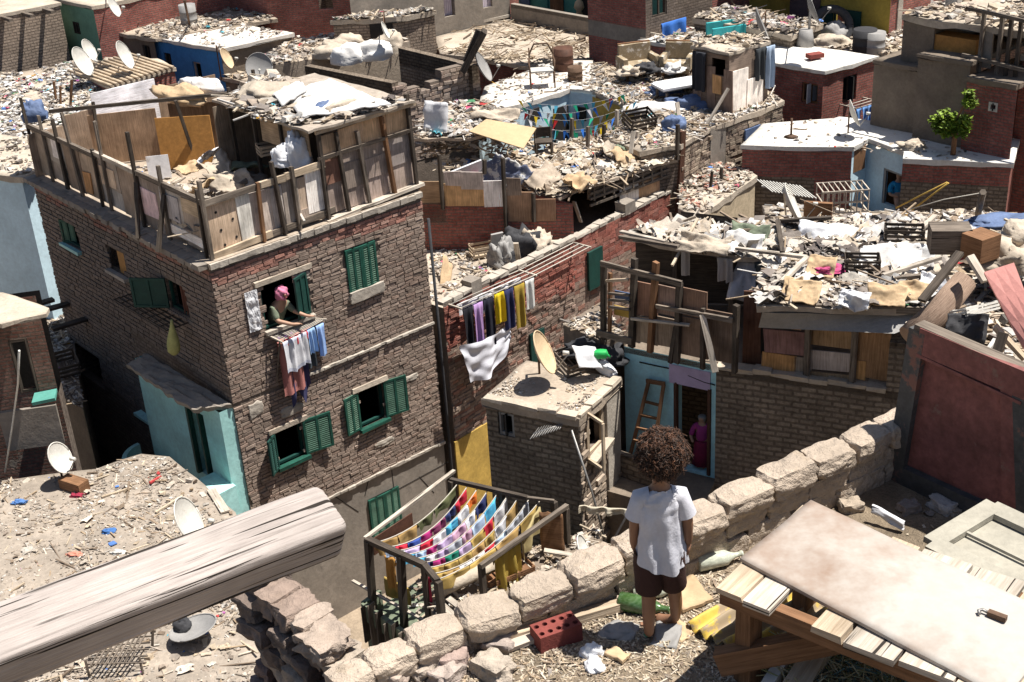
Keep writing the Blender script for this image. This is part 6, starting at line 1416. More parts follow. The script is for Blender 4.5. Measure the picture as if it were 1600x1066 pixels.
# dirty ledge roof to the left of the board front
er = pxpoly([(880, 508), (938, 472), (975, 520), (945, 535)], ZT + .1)
mb = MB(); mb.prism([V((p.x, p.y, 0)) for p in er][::-1], 0, ZT + .1); o = mb.build('annex', 'mudwall', teal)
stuff('rubbish', 'rubbish on the small annex left of the board front', [(p.x, p.y) for p in er], ZT + .12, 160, size=(.04, .2), bright=.0, heap=.08, pal=BEIGE, seed=63)
# boards and brick pier over the brick wall
uq = lambda x, y: uvz(x, y, q0, q1)
for (x0, y0, x1, y1, t, d) in ((1190, 505, 1250, 522, (.5, .3, .16), 0), (1192, 518, 1254, 562, (.34, .2, .19), .012), (1188, 556, 1242, 596, (.58, .34, .15), .0), (1240, 562, 1258, 596, (.42, .36, .3), .0), (1260, 512, 1327, 552, (.42, .29, .17), .0), (1260, 550, 1326, 588, (.55, .5, .48), .012), (1262, 584, 1325, 600, (.4, .3, .2), .0), (1334, 512, 1386, 600, (.4, .25, .14), .0), (1334, 568, 1350, 600, (.6, .36, .16), .012)):
    a, b_ = uq(x0, y0), uq(x1, y1); panel(q0, q1, min(a[0], b_[0]), max(a[0], b_[0]), max(min(a[1], b_[1]), ZT - .02), max(a[1], b_[1]), -.12 + d, t, teal)
for (x, y0, y1) in ((1258, 598, 505), (1330, 602, 508)):
    a, b_ = uq(x, y0), uq(x, y1); mb = MB(); mb.beam(wp(q0, q1, a[0], ZT, -.06), wp(q0, q1, a[0], b_[1], -.06), .09, .06); mb.build('post', 'wood_grey', teal)
a = uq(1385, 600)[0]; bb = uq(1440, 600)[0]
mb = MB(); wall(mb, wp(q0, q1, a, 0), wp(q0, q1, bb + 2, 0), ZT - .2, ZT + .85); wall(mb, wp(q0, q1, a, 0, -.3), wp(q0, q1, a, 0), ZT, ZT + .85); mb.prism([wp(q0, q1, a, 0, .0), wp(q0, q1, bb + 2, 0, 0), wp(q0, q1, bb + 2, 0, -.3), wp(q0, q1, a, 0, -.3)], ZT + .8, ZT + .86); mb.build('pier', 'brick_mud', teal)
mb = MB(); edge_strip(mb, [wp(q0, q1, .0, ZT + .02, -.1), wp(q0, q1, a, ZT + .02, -.1)], .26, .07, 0, r1); mb.build('wall_top', 'mudlight', teal)
ZRF = 9.25
# awning over the boards
aw = [at(1190, 487, ZRF - .08), at(1480, 490, ZRF - .08), wp(q0, q1, uq(1400, 520)[0], uq(1400, 512)[1], .22), wp(q0, q1, uq(1190, 500)[0], uq(1190, 503)[1], .22)]
mb = MB(); mb.grid(lambda u, v: lerp(lerp(aw[3], aw[2], u), lerp(aw[0] - qn * .1, aw[1] - qn * .1, u), v), 10, 3, (1, 1, 1), False, (2.6, .6), thick=.03); mb.build('awning', 'dish_grey', teal)
mb = MB(); mb.beam(at(1185, 478, ZRF - .02), at(1484, 486, ZRF - .02), .06, .11); mb.build('fascia', 'wood_grey', teal)
rfp = pxpoly([(978, 366), (1060, 386), (1150, 400), (1215, 405), (1192, 440), (1185, 476), (1300, 482), (1400, 480), (1480, 480), (1500, 440), (1545, 400), (1520, 366), (1440, 350), (1310, 346), (1200, 352), (1080, 352)], ZRF)
rq = [(p.x, p.y) for p in rfp]
slab(rq, ZRF, .1, 'roofdust', teal, amp=.12, over=.04, sd=61)
stuff('rubbish', 'pale rubbish covering the roof over the boards at right', rq, ZRF, 3800, size=(.05, .24), bright=.004, heap=.14, pal=TRASH, mix=(.4, .15, .2, .25), seed=65)
stuff('rubbish', 'rags, boards and laths on the roof of the turquoise house', rq, ZRF + .05, 800, size=(.16, .7), bright=.004, heap=.2, pal=TRASH, mix=(.25, .25, .02, .48), seed=66)
for i, (x, y, ex, ey, lab, mt) in enumerate(((1255, 455, .34, .26, 'folded tan cardboard at the front edge of the rubbish roof', 'card'), (1238, 447, .2, .2, 'small tan box flap left of the folded cardboard', 'card'), (1283, 415, .3, .22, 'tan cardboard square in the middle of the rubbish roof', 'card'), (1385, 460, .4, .22, 'curled buff cardboard at the right front of the rubbish roof', 'card'), (1425, 455, .3, .2, 'second curled buff cardboard at the right front roof corner', 'card'), (1335, 468, .3, .15, 'white bent sheet hanging over the front roof edge', 'whiteboard'), (1390, 405, .62, .4, 'big white rumpled sheet on the rubbish roof', 'canvas'), (1430, 398, .42, .3, 'white curved sheet right of the big rumpled one', 'canvas'), (1295, 362, .7, .3, 'white plastic sheet at the back of the rubbish roof', 'plastic_white'), (1160, 380, .45, .3, 'striped pale cloth at the left part of the rubbish roof', 'canvas'), (1100, 380, .6, .25, 'buff rag sheet over the left roof edge', 'mudlight'), (1165, 418, .32, .36, 'cream board leaning under the roof edge by the dark room', 'whiteboard'), (1460, 445, .3, .25, 'grey white sheet at the right end of the rubbish roof', 'whiteboard'), (1170, 365, .45, .3, 'pale green grey curtain draped at the back of the roof', 'mossy'))):
    bentboard('cloth_sheet' if mt in ('canvas', 'mudlight', 'mossy', 'plastic_white') else 'cardboard_sheet' if mt == 'card' else 'white_sheet', lab, 'sheet', at(x, y, ZRF + .2 if i != 11 else ZRF - .25), qd * ex * .75, -qn * ey * .75 + V((0, 0, .1 if i != 11 else .5)), mt, .16 if mt != 'card' else .08, i * 2.3 + 1, .015, .1, n=14)
crate(at(1347, 418, ZRF + .12), .5, .32, .2, -.2, 'dark slatted crate in the middle of the rubbish roof', 'wood_dark')
crate(at(1412, 375, ZRF + .12), .6, .3, .25, -.25, 'dark woven crate at the back right of the rubbish roof', 'wood_dark')
plain('pinkcloth', (.5, .08, .2), .9, 5, .2, 40, .3)
clothlump('rag', 'pink rag on the rubbish roof left of the dark crate', 'rag', at(1295, 423, ZRF + .1), (.25, .12, .08), 'pinkcloth', 3, amp=.7)
for i, (x0, y0, x1, y1, lab, mt) in enumerate(((1222, 440, 1262, 402, 'long white lath lying on the left of the rubbish roof', 'wood_pale'), (970, 362, 1040, 378, 'pole sticking out of the left roof edge', 'wood_pale'), (968, 370, 1060, 385, 'second pole under the left roof edge', 'wood_grey'), (1380, 430, 1470, 402, 'long pale timber across the right of the rubbish roof', 'wood_pale'), (1398, 435, 1500, 425, 'dark board beside the long pale timber', 'wood_grey'), (1150, 388, 1260, 402, 'thin pole lying above the cream board', 'wood_pale'), (1220, 345, 1300, 340, 'dark timber at the back edge of the rubbish roof', 'wood_dark'), (1425, 372, 1462, 337, 'pale lath leaning at the back right of the roof', 'wood_pale'), (1215, 345, 1223, 395, 'upright dark post in the back of the rubbish roof', 'wood_dark'))):
    plank(at(x0, y0, ZRF + .2), at(x1, y1, ZRF + .28), .08, .05, lab, mt)
hang(at(1120, 400, ZRF - .02), at(1145, 403, ZRF - .02), .45, (.5, .46, .42), 'torn pale rag hanging from the roof edge before the dark room', 'rag', None, nf=2, sd=5, fold=.05)
hang(at(1065, 388, ZRF - .02), at(1078, 390, ZRF - .02), .5, (.4, .38, .36), 'narrow torn rag hanging left of the other one', 'rag', None, nf=1, sd=6, fold=.03)
hang(at(1180, 408, ZRF - .02), at(1215, 405, ZRF - .1), .55, (.1, .13, .15), 'dark blue grey sheet hanging at the corner of the dark room', 'sheet', None, nf=1, sd=7, fold=.03)
# dark inside of the board storey
mb = MB(); wall(mb, rfp[0] - V((0, 0, 0)) + V((.2, .3, 0)), V((*rq[3], 0)) + V((1.2, 1.0, 0)), ZT, ZRF); mb.build('dark_backing', 'wood_dark', teal)
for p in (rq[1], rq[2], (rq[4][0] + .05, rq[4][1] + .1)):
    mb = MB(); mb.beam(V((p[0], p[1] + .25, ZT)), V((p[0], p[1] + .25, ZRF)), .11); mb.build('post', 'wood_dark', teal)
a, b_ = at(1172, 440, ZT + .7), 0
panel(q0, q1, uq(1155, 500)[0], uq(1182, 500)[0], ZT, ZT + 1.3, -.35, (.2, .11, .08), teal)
# ---------------------------------------------------------------- junk pile behind the red board
JZ = 11.6
jp = pxpoly([(1440, 545), (1478, 470), (1520, 380), (1700, 340), (1700, 700), (1560, 640)], JZ)
jr = empty('junk_roof_house', centre(jp) - V((0, 0, JZ)), 'house at the right edge whose roof carries a big pile of junk', 'house')
mb = MB(); mb.prism([V((p.x, p.y, 0)) for p in jp][::-1], 0, JZ - .05, top=False); mb.build('wall', 'brick_mud', jr)
slab([(p.x, p.y) for p in jp][::-1], JZ, .1, 'roofmud', jr, amp=.08, sd=71)
stuff('rubbish', 'junk and rags filling the roof behind the red board', [(p.x, p.y) for p in jp], JZ, 900, size=(.05, .3), bright=.01, heap=.35, pal=WOODY + TRASH + [(.1, .09, .08)] * 4, mix=(.3, .35, .1, .25), seed=71)
def jj(x, y, z): return at(x, y, JZ + z)
mb = MB(); pk = [jj(1538, 430, .9), jj(1585, 415, 1.0), jj(1640, 560, .5), jj(1598, 545, .45)]
plain('pinkboard', (.55, .25, .22), .7, 2, .2, 20, .15)
mb.grid(lambda u, v: lerp(lerp(pk[0], pk[1], u), lerp(pk[3], pk[2], u), v), 3, 3, (1, 1, 1), False, thick=.06); thing(mb, 'pink_panel', 'pinkboard', 'long dull pink panel leaning in the junk pile', 'board')
mb = MB(); mb.tube([jj(1425, 530, .1), jj(1465, 490, .3), jj(1508, 438, .55)], [.17, .15, .13], 14); wood('barkwood', (.16, .1, .07), (.4, .29, .22), sc=2.5, bump=1.0); thing(mb, 'tree_log', 'barkwood', 'thick brown log leaning behind the red board', 'log')
crate(jj(1525, 492, .35), .36, .22, .1, .35, 'open pale framed drawer in the junk pile', 'dish', 'drawer', 'drawer', tilt=-.5)
bentboard('dark_cloth', 'dark grey cloth hanging below the drawer in the junk pile', 'cloth', jj(1508, 525, .25), V((.2, -.05, 0)), V((.05, .1, .2)), 'tarpdark', .12, 4, n=14)
for i, (x0, y0, z0, x1, y1, z1, lab) in enumerate(((1428, 515, .3, 1500, 560, .3, 'pale board along the top of the red board'), (1540, 440, .7, 1515, 400, .9, 'buff board upright above the drawer'), (1568, 520, .6, 1545, 590, .2, 'dark stick leaning under the pink panel'), (1555, 510, .5, 1600, 560, .2, 'light stick beside the dark stick in the junk pile'), (1470, 410, .6, 1492, 462, .2, 'pale upright board left of the log'), (1500, 395, .8, 1440, 470, .5, 'light timber propped over the log'))):
    plank(jj(x0, y0, z0), jj(x1, y1, z1), .09, .04, lab, ('wood_light', 'wood_pale', 'wood_dark')[i % 3] if i != 2 else 'wood_dark')
mb = MB(); p = jj(1495, 365, .5)
for (x0, y0, z0, x1, y1, z1, w_) in ((1452, 372, .7, 1515, 372, .7, .5),): mb.beam(jj(x0, y0, z0), jj(x1, y1, z1), .3, .28)
thing(mb, 'wooden_box', 'wood_grey', 'grey slatted box at the back right of the rubbish roof', 'box')
mb = MB(); mb.beam(jj(1516, 378, .7), jj(1548, 390, .7), .3, .28); thing(mb, 'wooden_box', 'wood_brown', 'dark open box right of the grey slatted box', 'box')
clothlump('white_sack', 'pale sacks heaped at the right edge above the pink panel', 'sack', jj(1590, 415, .4), (.36, .26, .26), 'mudlight', 5, amp=.6)
clothlump('white_sack', 'smaller pale sack at the far right edge', 'sack', jj(1598, 375, .6), (.25, .2, .2), 'mudlight', 9, amp=.4)
# ---------------------------------------------------------------- terrace with the laundry lines
ZP = 6.6
NL, NR = at(573, 843, ZP), at(684, 908, ZP); FL_, FR_ = at(705, 752, ZP), at(866, 784, ZP)
fdir = (FL_ - NL).normalized(); wdir = (NR - NL).normalized()
ped = [NL - wdir * .08 - fdir * .18, NR + wdir * .0 - fdir * .25, NR + wdir * .9 + fdir * .3, FR_ + V((.1, -.1, 0)) + wdir * .3, FR_ + fdir * .3, FL_ + fdir * .3, NL - wdir * .08 + fdir * .2]
perg = empty('laundry_terrace', centre([NL, NR, FL_, FR_]) - V((0, 0, ZP)), 'small roof terrace with mossy wall, posts and beams carrying the clothes lines', 'terrace')
zb_ = onp(552, 915, NL, V((wdir.y, -wdir.x, 0)).normalized()).z; ZF = zb_ - .3
mb = MB(); mb.prism([V((p.x, p.y, 0)) for p in ped], 0, ZF, top=True); mb.build('wall', 'mossy', perg)
mb = MB()
for a, b_ in ((ped[0], ped[1]), (ped[6], ped[0])): mb.beam(V((a.x, a.y, ZF + .15)), V((b_.x, b_.y, ZF + .15)), .08, .3)
mb.build('parapet', 'mossy', perg)
for i, (x, y, lx) in enumerate(((575, 845, -.1), (626, 868, -.12), (664, 884, -.02), (684, 908, .02))):
    p = at(x, y, ZP); mb = MB(); mb.beam(V((p.x, p.y, ZF)) + wdir * lx, p, .11, .09, jit=.006); mb.build('post', 'wood_dark', perg)
for p in (FL_, lerp(FL_, FR_, .5), FR_, at(884, 795, ZP), at(752, 883, ZP)):
    mb = MB(); mb.beam(V((p.x, p.y, ZF - .2)), p, .09, .08); mb.build('post', 'wood_dark', perg)
for (p, q, mt, w_) in ((NL, at(664, 884, ZP), 'wood_dark', .1), (at(664, 884, ZP), NR, 'wood_dark', .09), (NL - wdir * .05, at(710, 736, ZP + .05), 'wood_pale', .055), (at(704, 750, ZP), at(824, 778, ZP), 'wood_dark', .07), (at(824, 778, ZP + .03), at(866, 783, ZP + .03), 'wood_grey', .05), (at(750, 885, ZP + .05), at(886, 790, ZP + .08), 'wood_grey', .07), (at(551, 908, ZF + .32), at(668, 973, ZF + .32), 'wood_pale', .05)):
    mb = MB(); mb.beam(p, q, w_, w_ * .9, jit=.006); mb.build('beam', mt, perg)
mb = MB(); e0_, e1_ = NL + fdir * .1, at(642, 797, ZP); mb.grid(lambda u, v: lerp(e0_, e1_, u) - V((0, 0, .05 + .3 * v)), 4, 3, (1, 1, 1), False, thick=.02); mb.build('side_board', 'brownpaint', perg)
for k in range(9):
    p = lerp(ped[0], ped[1], (k + .5) / 9) - V((0, 0, 0)); mb = MB(); mb.beam(V((p.x, p.y, ZF - .35)) - fdir * .05, V((p.x, p.y, ZF + .3 + rnd.uniform(0, .22))) - fdir * .05, .02, .15, up=-fdir, jit=.008); mb.build('side_plank', ('wood_dark', 'wood_grey')[k % 2], perg)
stuff('rubbish', 'laths and scraps on the floor of the laundry terrace', [(p.x, p.y) for p in ped], ZF + .01, 260, size=(.05, .2), bright=.01, heap=.06, pal=WOODY + BEIGE, seed=81)
# clothes, line by line
CLR = {'tan': (.4, .26, .1), 'olive': (.1, .11, .05), 'navy': (.03, .04, .13), 'blue': (.05, .1, .4), 'red': (.6, .03, .06), 'orange': (.7, .17, .03), 'white': (.7, .7, .73), 'lilac': (.55, .42, .66), 'sky blue': (.1, .45, .7), 'crimson': (.4, .03, .18), 'mustard': (.42, .29, .09), 'green': (.02, .22, .16), 'pink': (.66, .4, .55), 'grey': (.35, .37, .42), 'wine': (.28, .06, .15), 'pale blue': (.42, .55, .75)}
LINES = [['tan', 'tan', 'olive', 'olive'], ['pale blue', 'red', 'blue', 'crimson', 'wine', 'navy', 'red'], ['white', 'lilac', 'red', 'white', 'sky blue', 'white', 'orange'], ['sky blue', 'pale blue', 'crimson', 'lilac', 'pink', 'white', 'navy'],
         ['sky blue', 'white', 'lilac', 'grey', 'pink', 'pale blue', 'sky blue'], ['navy', 'crimson', 'green', 'lilac', 'mustard', 'red', 'white'], ['mustard', 'mustard', 'mustard', 'tan', 'mustard', 'white', 'tan'], ['mustard', 'tan', 'white', 'white', 'red', 'pale blue', 'grey', 'grey'], ['mustard', 'mustard', 'tan', 'mustard']]
ORD = ['first', 'second', 'third', 'fourth', 'fifth', 'sixth', 'seventh', 'eighth', 'last']
rl_ = random.Random(9); n_l = len(LINES)
NB = at(664, 884, ZP)
def nearpt(t): return lerp(NL, NB, t / .72) if t < .72 else lerp(NB, NR, (t - .72) / .28)
for li, cols in enumerate(LINES):
    t = (li + .6) / n_l; p, q = nearpt(t) - V((0, 0, .03)), lerp(FL_, at(862, 783, ZP), t * .93) - V((0, 0, .03)); sag = .3 if 0 < li < n_l - 1 else .2
    def lpt(s): r_ = lerp(p, q, s); return r_ - V((0, 0, sag * 4 * s * (1 - s)))
    mb = MB(); mb.tube([lpt(i / 12) for i in range(13)], .009, 5); mb.build('line', 'rope', perg)
    ws = [rl_.uniform(.8, 1.2) for _ in cols]; tot = sum(ws) * 1.02; s = .03
    for ci, cn in enumerate(cols):
        w_ = ws[ci] / tot * .94; a, b_ = lpt(s), lpt(s + w_); s += w_ * 1.03
        prev = cols[ci - 1] if ci else None; nxt = cols[ci + 1] if ci + 1 < len(cols) else None
        f = rl_.uniform(.85, 1.15); c = CLR[cn]; c = (c[0] * f, c[1] * f, c[2] * f)
        kind = rl_.choice(['cloth', 'shirt', 'cloth']) if cn not in ('tan', 'mustard') else 'towel'
        where = ('at the near end' if prev is None else 'at the far end' if nxt is None else 'between %s and %s' % (prev, nxt) if prev != nxt else 'between two %s ones' % prev)
        same = [k for k, x in enumerate(cols) if x == cn and (cols[k - 1] if k else None) == prev and (cols[k + 1] if k + 1 < len(cols) else None) == nxt]
        lab = '%s %s %s of the %s clothesline from the tall house' % (cn, kind, where, ORD[li])
        if len(same) > 1: lab = lab.replace(' of the', ', %s of them, of the' % ORD[same.index(ci)])
        hang(a, b_, rl_.uniform(.15, .28) if cn not in ('tan', 'mustard') else rl_.uniform(.2, .3), c, lab, kind, 'clothes on the terrace lines', nf=1.3, sd=li * 7 + ci, fold=.025, both=.6, taper=rl_.uniform(-.1, .25))
hang(at(770, 868, ZP), at(812, 842, ZP), .75, (.42, .3, .06), 'big mustard curtain hanging below the right beam of the terrace', 'curtain', None, nf=2.5, sd=3, fold=.05)
hang(at(842, 790, ZP - .02), at(815, 840, ZP - .02), .45, (.36, .29, .14), 'thin khaki cloth slung at the right end of the terrace', 'cloth', None, nf=2, sd=4, fold=.04)
hang(at(600, 866, ZP - .3), at(618, 872, ZP - .3), .6, (.4, .2, .05), 'orange brown dress hanging inside the terrace posts', 'dress', None, nf=1.5, sd=5, fold=.04)
hang(at(600, 900, ZF + .6), at(640, 920, ZF + .5), .35, (.36, .25, .07), 'mustard towel spread low inside the terrace posts', 'towel', None, nf=2, sd=6, fold=.03)
hang(at(660, 893, ZP - .15), at(672, 900, ZP - .15), .55, (.3, .02, .05), 'dark red cloth hanging at the near corner post', 'cloth', None, nf=1.5, sd=7, fold=.03)
bentboard('brown_board', 'brown board standing behind the right beam of the terrace', 'board', at(862, 832, ZP - .3), V((.18, -.06, 0)), V((.0, .05, .32)), 'wood_brown', .01, 3)
# low roof with junk between laundry and parapet
lz = 5.9
jr2 = pxpoly([(668, 935), (690, 900), (760, 880), (850, 850), (935, 830), (950, 900), (760, 1010), (690, 1000)], lz)
lr_ = empty('low_junk_roof', centre(jr2) - V((0, 0, lz)), 'low roof with laths and boards right below the parapet', 'roof')
mb = MB(); mb.prism([V((p.x, p.y, 0)) for p in jr2][::-1], 0, lz); mb.build('wall', 'mudwall', lr_)
stuff('rubbish', 'laths and scraps on the low roof below the parapet', [(p.x, p.y) for p in jr2], lz + .02, 330, size=(.06, .22), bright=.01, heap=.15, pal=WOODY + BEIGE + [(.65, .63, .6)], mix=(.35, .4, .1, .15), seed=82)
mb = MB(); mb.tube([at(688, 925, lz + .25), at(712, 910, lz + .32), at(770, 884, lz + .32)], [.09, .11, .1], 12); thing(mb, 'rolled_mat', 'mudlight', 'rolled buff mat lying before the laundry terrace', 'mat')
crate(at(790, 895, lz + .1), .75, .4, .1, .5, 'flat lath frame right of the rolled mat', 'wood_brown', 'lath_frame', 'frame')
for (x0, y0, x1, y1, lab) in ((685, 940, 712, 965, 'white board below the rolled mat'), (700, 935, 735, 962, 'second white board below the rolled mat'), (850, 860, 895, 868, 'pale lath under the edge on dish')):
    plank(at(x0, y0, lz + .2), at(x1, y1, lz + .12), .1, .03, lab, 'wood_pale')
dish(at(910, 862, lz + .55), (.85, -.45, .25), .25, 'white dish seen edge on just above the parapet', at(905, 890, lz), mat='dish')
hang(at(905, 790, 6.4), at(985, 796, 6.45), .12, (.5, .44, .34), 'buff cloth hanging on a line behind the child', 'cloth', None, nf=3, sd=9, fold=.05)
tag(plank(at(958, 845, 5.9), at(985, 795, 6.6), .03, .03, 'thin blue grey pole behind the left shoulder of the child', 'dish_grey'))
# ================================================================ the back of the quarter
def prx(p):
    d = V(p) - CAM; z = d.dot(_f); return 800 + FPX * d.dot(_r) / z, 533 - FPX * d.dot(_u) / z
def runx(p, d, px):
    """point on the line p + t d that shows at picture column px"""
    p, d = V(p), V(d); lo, hi = -40.0, 40.0; g = lambda t: prx(p + d * t)[0] - px; s = g(1) - g(0)
    t = 0.0
    for _ in range(30):
        e = g(t); k = (g(t + .01) - e) / .01; t -= e / k
        if abs(e) < .05: break
    return p + d * t
def H0_(p): return V((p.x, p.y, 0))
def qh(name, label, L, F, R, z, ml, mr, roof, holesL=(), holesR=(), cat='house', zb=0, over=.08, amp=.05, th=.14, sd=1, kindL=None, roofm=None):
    """house from three roof corners of the picture (left, front, right)"""
    a, f, r = [at(*q, z) if len(q) == 2 else V(q) for q in (L, F, R)]; b = a + r - f
    e = empty(name, H0_((a + r) / 2), label, cat)
    hl_ = [hole(a, f, h[0], h[1]) for h in holesL]; hr_ = [hole(f, r, h[0], h[1]) for h in holesR]
    mb = MB(); wall(mb, a, f, zb, z - .04, hl_); mb.build('wall', ml, e)
    mb = MB(); wall(mb, f, r, zb, z - .04, hr_); wall(mb, r, b, zb, z - .04); wall(mb, b, a, zb, z - .04); mb.build('wall', mr, e)
    for hs, hh, A, B in ((holesL, hl_, a, f), (holesR, hr_, f, r)):
        for h, q in zip(hs, hh): opening(A, B, q, e, h[2], h[3], h[4] if len(h) > 4 else None, .08, h[5] if len(h) > 5 else 1)
    slab([(p.x, p.y) for p in (a, f, r, b)], z, th, roof, e, amp=amp, over=over, sd=sd)
    return e, a, f, r, b
def P2_(*pts): return [(p.x, p.y) for p in pts]
BD = -BX                                             # run of the shaded faces (towards the right and the camera)
# ---------------------------------------------------------------- house with the bunting
ZB = 7.6
c_ = lambda pts, z: pxpoly(pts, z)
PLp = c_([(745, 178), (811, 163), (888, 139), (925, 143), (925, 95), (870, 95), (760, 135)], ZB)
PRp = c_([(1000, 172), (1004, 188), (945, 213), (1000, 236), (1063, 225), (1110, 199), (1134, 191), (1223, 158), (1190, 138), (1085, 108), (1000, 112), (925, 100), (925, 143)], ZB)
bh = empty('bunting_house', centre(PRp) - V((0, 0, ZB)), 'house with pale blue yard walls under strings of little flags and a littered roof', 'house')
mb = MB(); mb.prism([H0_(p) for p in PLp], 0, ZB - .05, top=False); mb.build('wall', 'plaster_pale', bh)
mb = MB(); mb.prism([H0_(p) for p in PRp], 0, ZB - .05, top=False); mb.build('wall', 'brick_grey', bh)
slab(P2_(*PLp), ZB, .12, 'roofwhite', bh, sd=81); slab(P2_(*PRp), ZB, .12, 'roofdust', bh, sd=82)
ya, yb = PLp[1], PLp[2]
w0 = at(925, 146, ZB - .02); w1 = at(1000, 172, ZB - .02)
mb = MB(); wall(mb, w0 + V((0, -.05, 0)), w1 + V((0, -.05, 0)), 4, ZB - .1); mb.build('yard_wall', 'plaster_ochre', bh)
mb = MB(); wall(mb, PLp[2] + V((.05, -.06, 0)), w0 + V((.1, -.06, 0)), 4, ZB - .06); mb.build('yard_wall', 'plaster_pale', bh)
for (x0, y0, x1, y1) in ((823, 172, 840, 185), (862, 170, 886, 215), (903, 165, 918, 188)):
    h = hole(ya, yb, (x0, y0), (x1, y1)) if x0 < 890 else hole(PLp[2], w0, (x0, y0), (x1, y1)); A_, B_ = (ya, yb) if x0 < 890 else (PLp[2], w0)
    mb = MB(); mb.beam(wp(A_, B_, (h[0] + h[1]) / 2, h[2], .08), wp(A_, B_, (h[0] + h[1]) / 2, h[3], .08), .05, h[1] - h[0], up=(V(B_) - V(A_)).normalized()); mb.build('doorway' if y1 > 200 else 'window', 'dark', bh)
mb = MB(); mb.prism([H0_(p) for p in c_([(800, 175), (860, 240), (960, 250), (1000, 180), (930, 146)], 5.6)][::-1], 0, 5.6); tag(mb.build('yard', 'roofdust'), kind='structure')
mb = MB(); k_ = PRp[3]; wall(mb, PRp[5] + V((.0, -.05, 0)), PRp[6] + V((0, -.05, 0)), 3, ZB - .05); mb.build('recess_wall', 'plaster_grey', bh)
mb = MB()
def palb(u, z, r): f = r.uniform(.75, 1.2); c = r.choice([(.33, .26, .2), (.29, .22, .17), (.37, .3, .23)]); return (c[0] * f, c[1] * f, c[2] * f)
bricks(mb, PRp[4], PRp[5], 5.0, ZB - .1, (), .24, .085, .02, .02, palb, r=r1); bricks(mb, PRp[6], PRp[7], 4.5, ZB - .1, (), .24, .085, .02, .02, palb, r=r1); mb.build('brickwork', 'brickpiece', bh)
h = hole(PRp[6], PRp[7], (1162, 203), (1185, 218)); mb = MB(); mb.beam(wp(PRp[6], PRp[7], (h[0] + h[1]) / 2, h[2], .05), wp(PRp[6], PRp[7], (h[0] + h[1]) / 2, h[3], .05), .05, h[1] - h[0], up=AX); mb.build('window', 'tarpblue', bh)
stuff('rubbish', 'colourful dense litter over the roof beside the flags', P2_(*PRp), ZB + .02, 2600, size=(.04, .24), bright=.035, heap=.12, pal=TRASH + [(.75, .74, .73)] * 3, seed=91)
stuff('rubbish', 'laths, frames and scraps on the roof beside the flags', P2_(*PRp), ZB + .05, 330, size=(.12, .4), bright=.02, heap=.2, pal=WOODY + BEIGE, mix=(.3, .5, .05, .15), seed=92)
stuff('rubbish', 'scattered scraps on the white roof behind the flags', P2_(*PLp), ZB + .02, 200, size=(.05, .25), bright=.02, heap=.06, seed=93)
rb_ = random.Random(4)
for i in range(9):
    p, q = hd(806 + i * 6, 156 + i * 10, 36.2 - i * .1), hd(1004 - rb_.uniform(0, 40), 140 + i * 7, 35.6 - i * .1); mb = MB(); n_ = 13; sg = rb_.uniform(.25, .6)
    lp_ = lambda s: lerp(p, q, s) - V((0, 0, sg * 4 * s * (1 - s)))
    mb.tube([lp_(k / 10) for k in range(11)], .004, 4, (.5, .5, .5))
    for k in range(n_):
        s0q = (k + rb_.uniform(.05, .4)) / n_; a = lp_(s0q); b = lp_(s0q + .42 / n_); c = rb_.choice([(.04, .2, .7), (.8, .55, .02), (.02, .4, .22), (.75, .04, .04), (.75, .75, .78), (.75, .75, .78), (.1, .45, .65)])
        t_ = (a + b) / 2 - V((rb_.uniform(-.14, .14), rb_.uniform(-.14, .14), rb_.uniform(.2, .32))); mb.face([a, b, t_], None, c); mb.face([b + V((0, .004, 0)), a + V((0, .004, 0)), t_ + V((0, .004, 0))], None, c)
    tag(mb.build('bunting', 'cloth'), 'string of small coloured flags strung across the pale blue yard', 'bunting', 'bunting over the yard')
# sofas and things on that roof
def sofa(x, y, yaw, label, sx=1.5, mat='mudlight'):
    c = at(x, y, ZB + .05); e = empty('old_sofa', c, label, 'sofa'); R_ = Matrix.Rotation(yaw, 3, 'Z')
    def bx(nm, p, s, mt): 
        mb = MB(); mb.rock(c + R_ @ V(p), s, R_, .06, 7, sq=.93); mb.build(nm, mt, e)
    bx('seat', (0, 0, .25), (sx, .7, .3), mat); bx('backrest', (0, .32, .62), (sx, .16, .55), mat)
    for s in (-1, 1): bx('armrest', (s * sx / 2, 0, .4), (.14, .7, .4), mat)
    mb = MB(); mb.beam(c + R_ @ V((-sx / 2, .34, .9)), c + R_ @ V((sx / 2, .34, .9)), .08, .06); mb.build('top_rail', 'wood_brown', e)
    for sx_ in (-1, 1):
        for k in (-1, 1): mb = MB(); mb.beam(c + R_ @ V((sx_ * sx * .45, k * .3, -.05)), c + R_ @ V((sx_ * sx * .45, k * .3, .15)), .06); mb.build('leg', 'wood_brown', e)
plain('sofafabric', (.33, .26, .17), .95, 3, .3, 30, .3, spots=((.6, .55, .48), .55, 4))
sofa(997, 118, .25, 'tattered tan sofa on the littered roof right of the flags', 1.0, 'sofafabric')
sofa(1058, 116, -.35, 'second broken sofa turned towards the tattered tan one', .8, 'sofafabric')
for i, (x, y) in enumerate(((985, 116), (1010, 112), (1052, 112))): clothlump('rag_heap', ('pale rags on the left of the tattered tan sofa', 'dark rags on the right of the tattered tan sofa', 'white rags thrown over the second broken sofa')[i], 'rags', at(x, y, ZB + .3), (.3, .25, .2), ('mudlight', 'tarpdark', 'canvas')[i], i * 5 + 2, amp=.7)
tb2 = empty('white_table', at(1062, 138, ZB), 'long white table top on the roof left of the dark shed', 'table')
mb = MB(); mb.box(at(1062, 131, ZB + .42), (1.4, .75, .06), Matrix.Rotation(.35, 3, 'Z')); mb.box(at(1062, 131, ZB + .3), (1.36, .7, .14), Matrix.Rotation(.35, 3, 'Z')); mb.build('top', 'whiteboard', tb2)
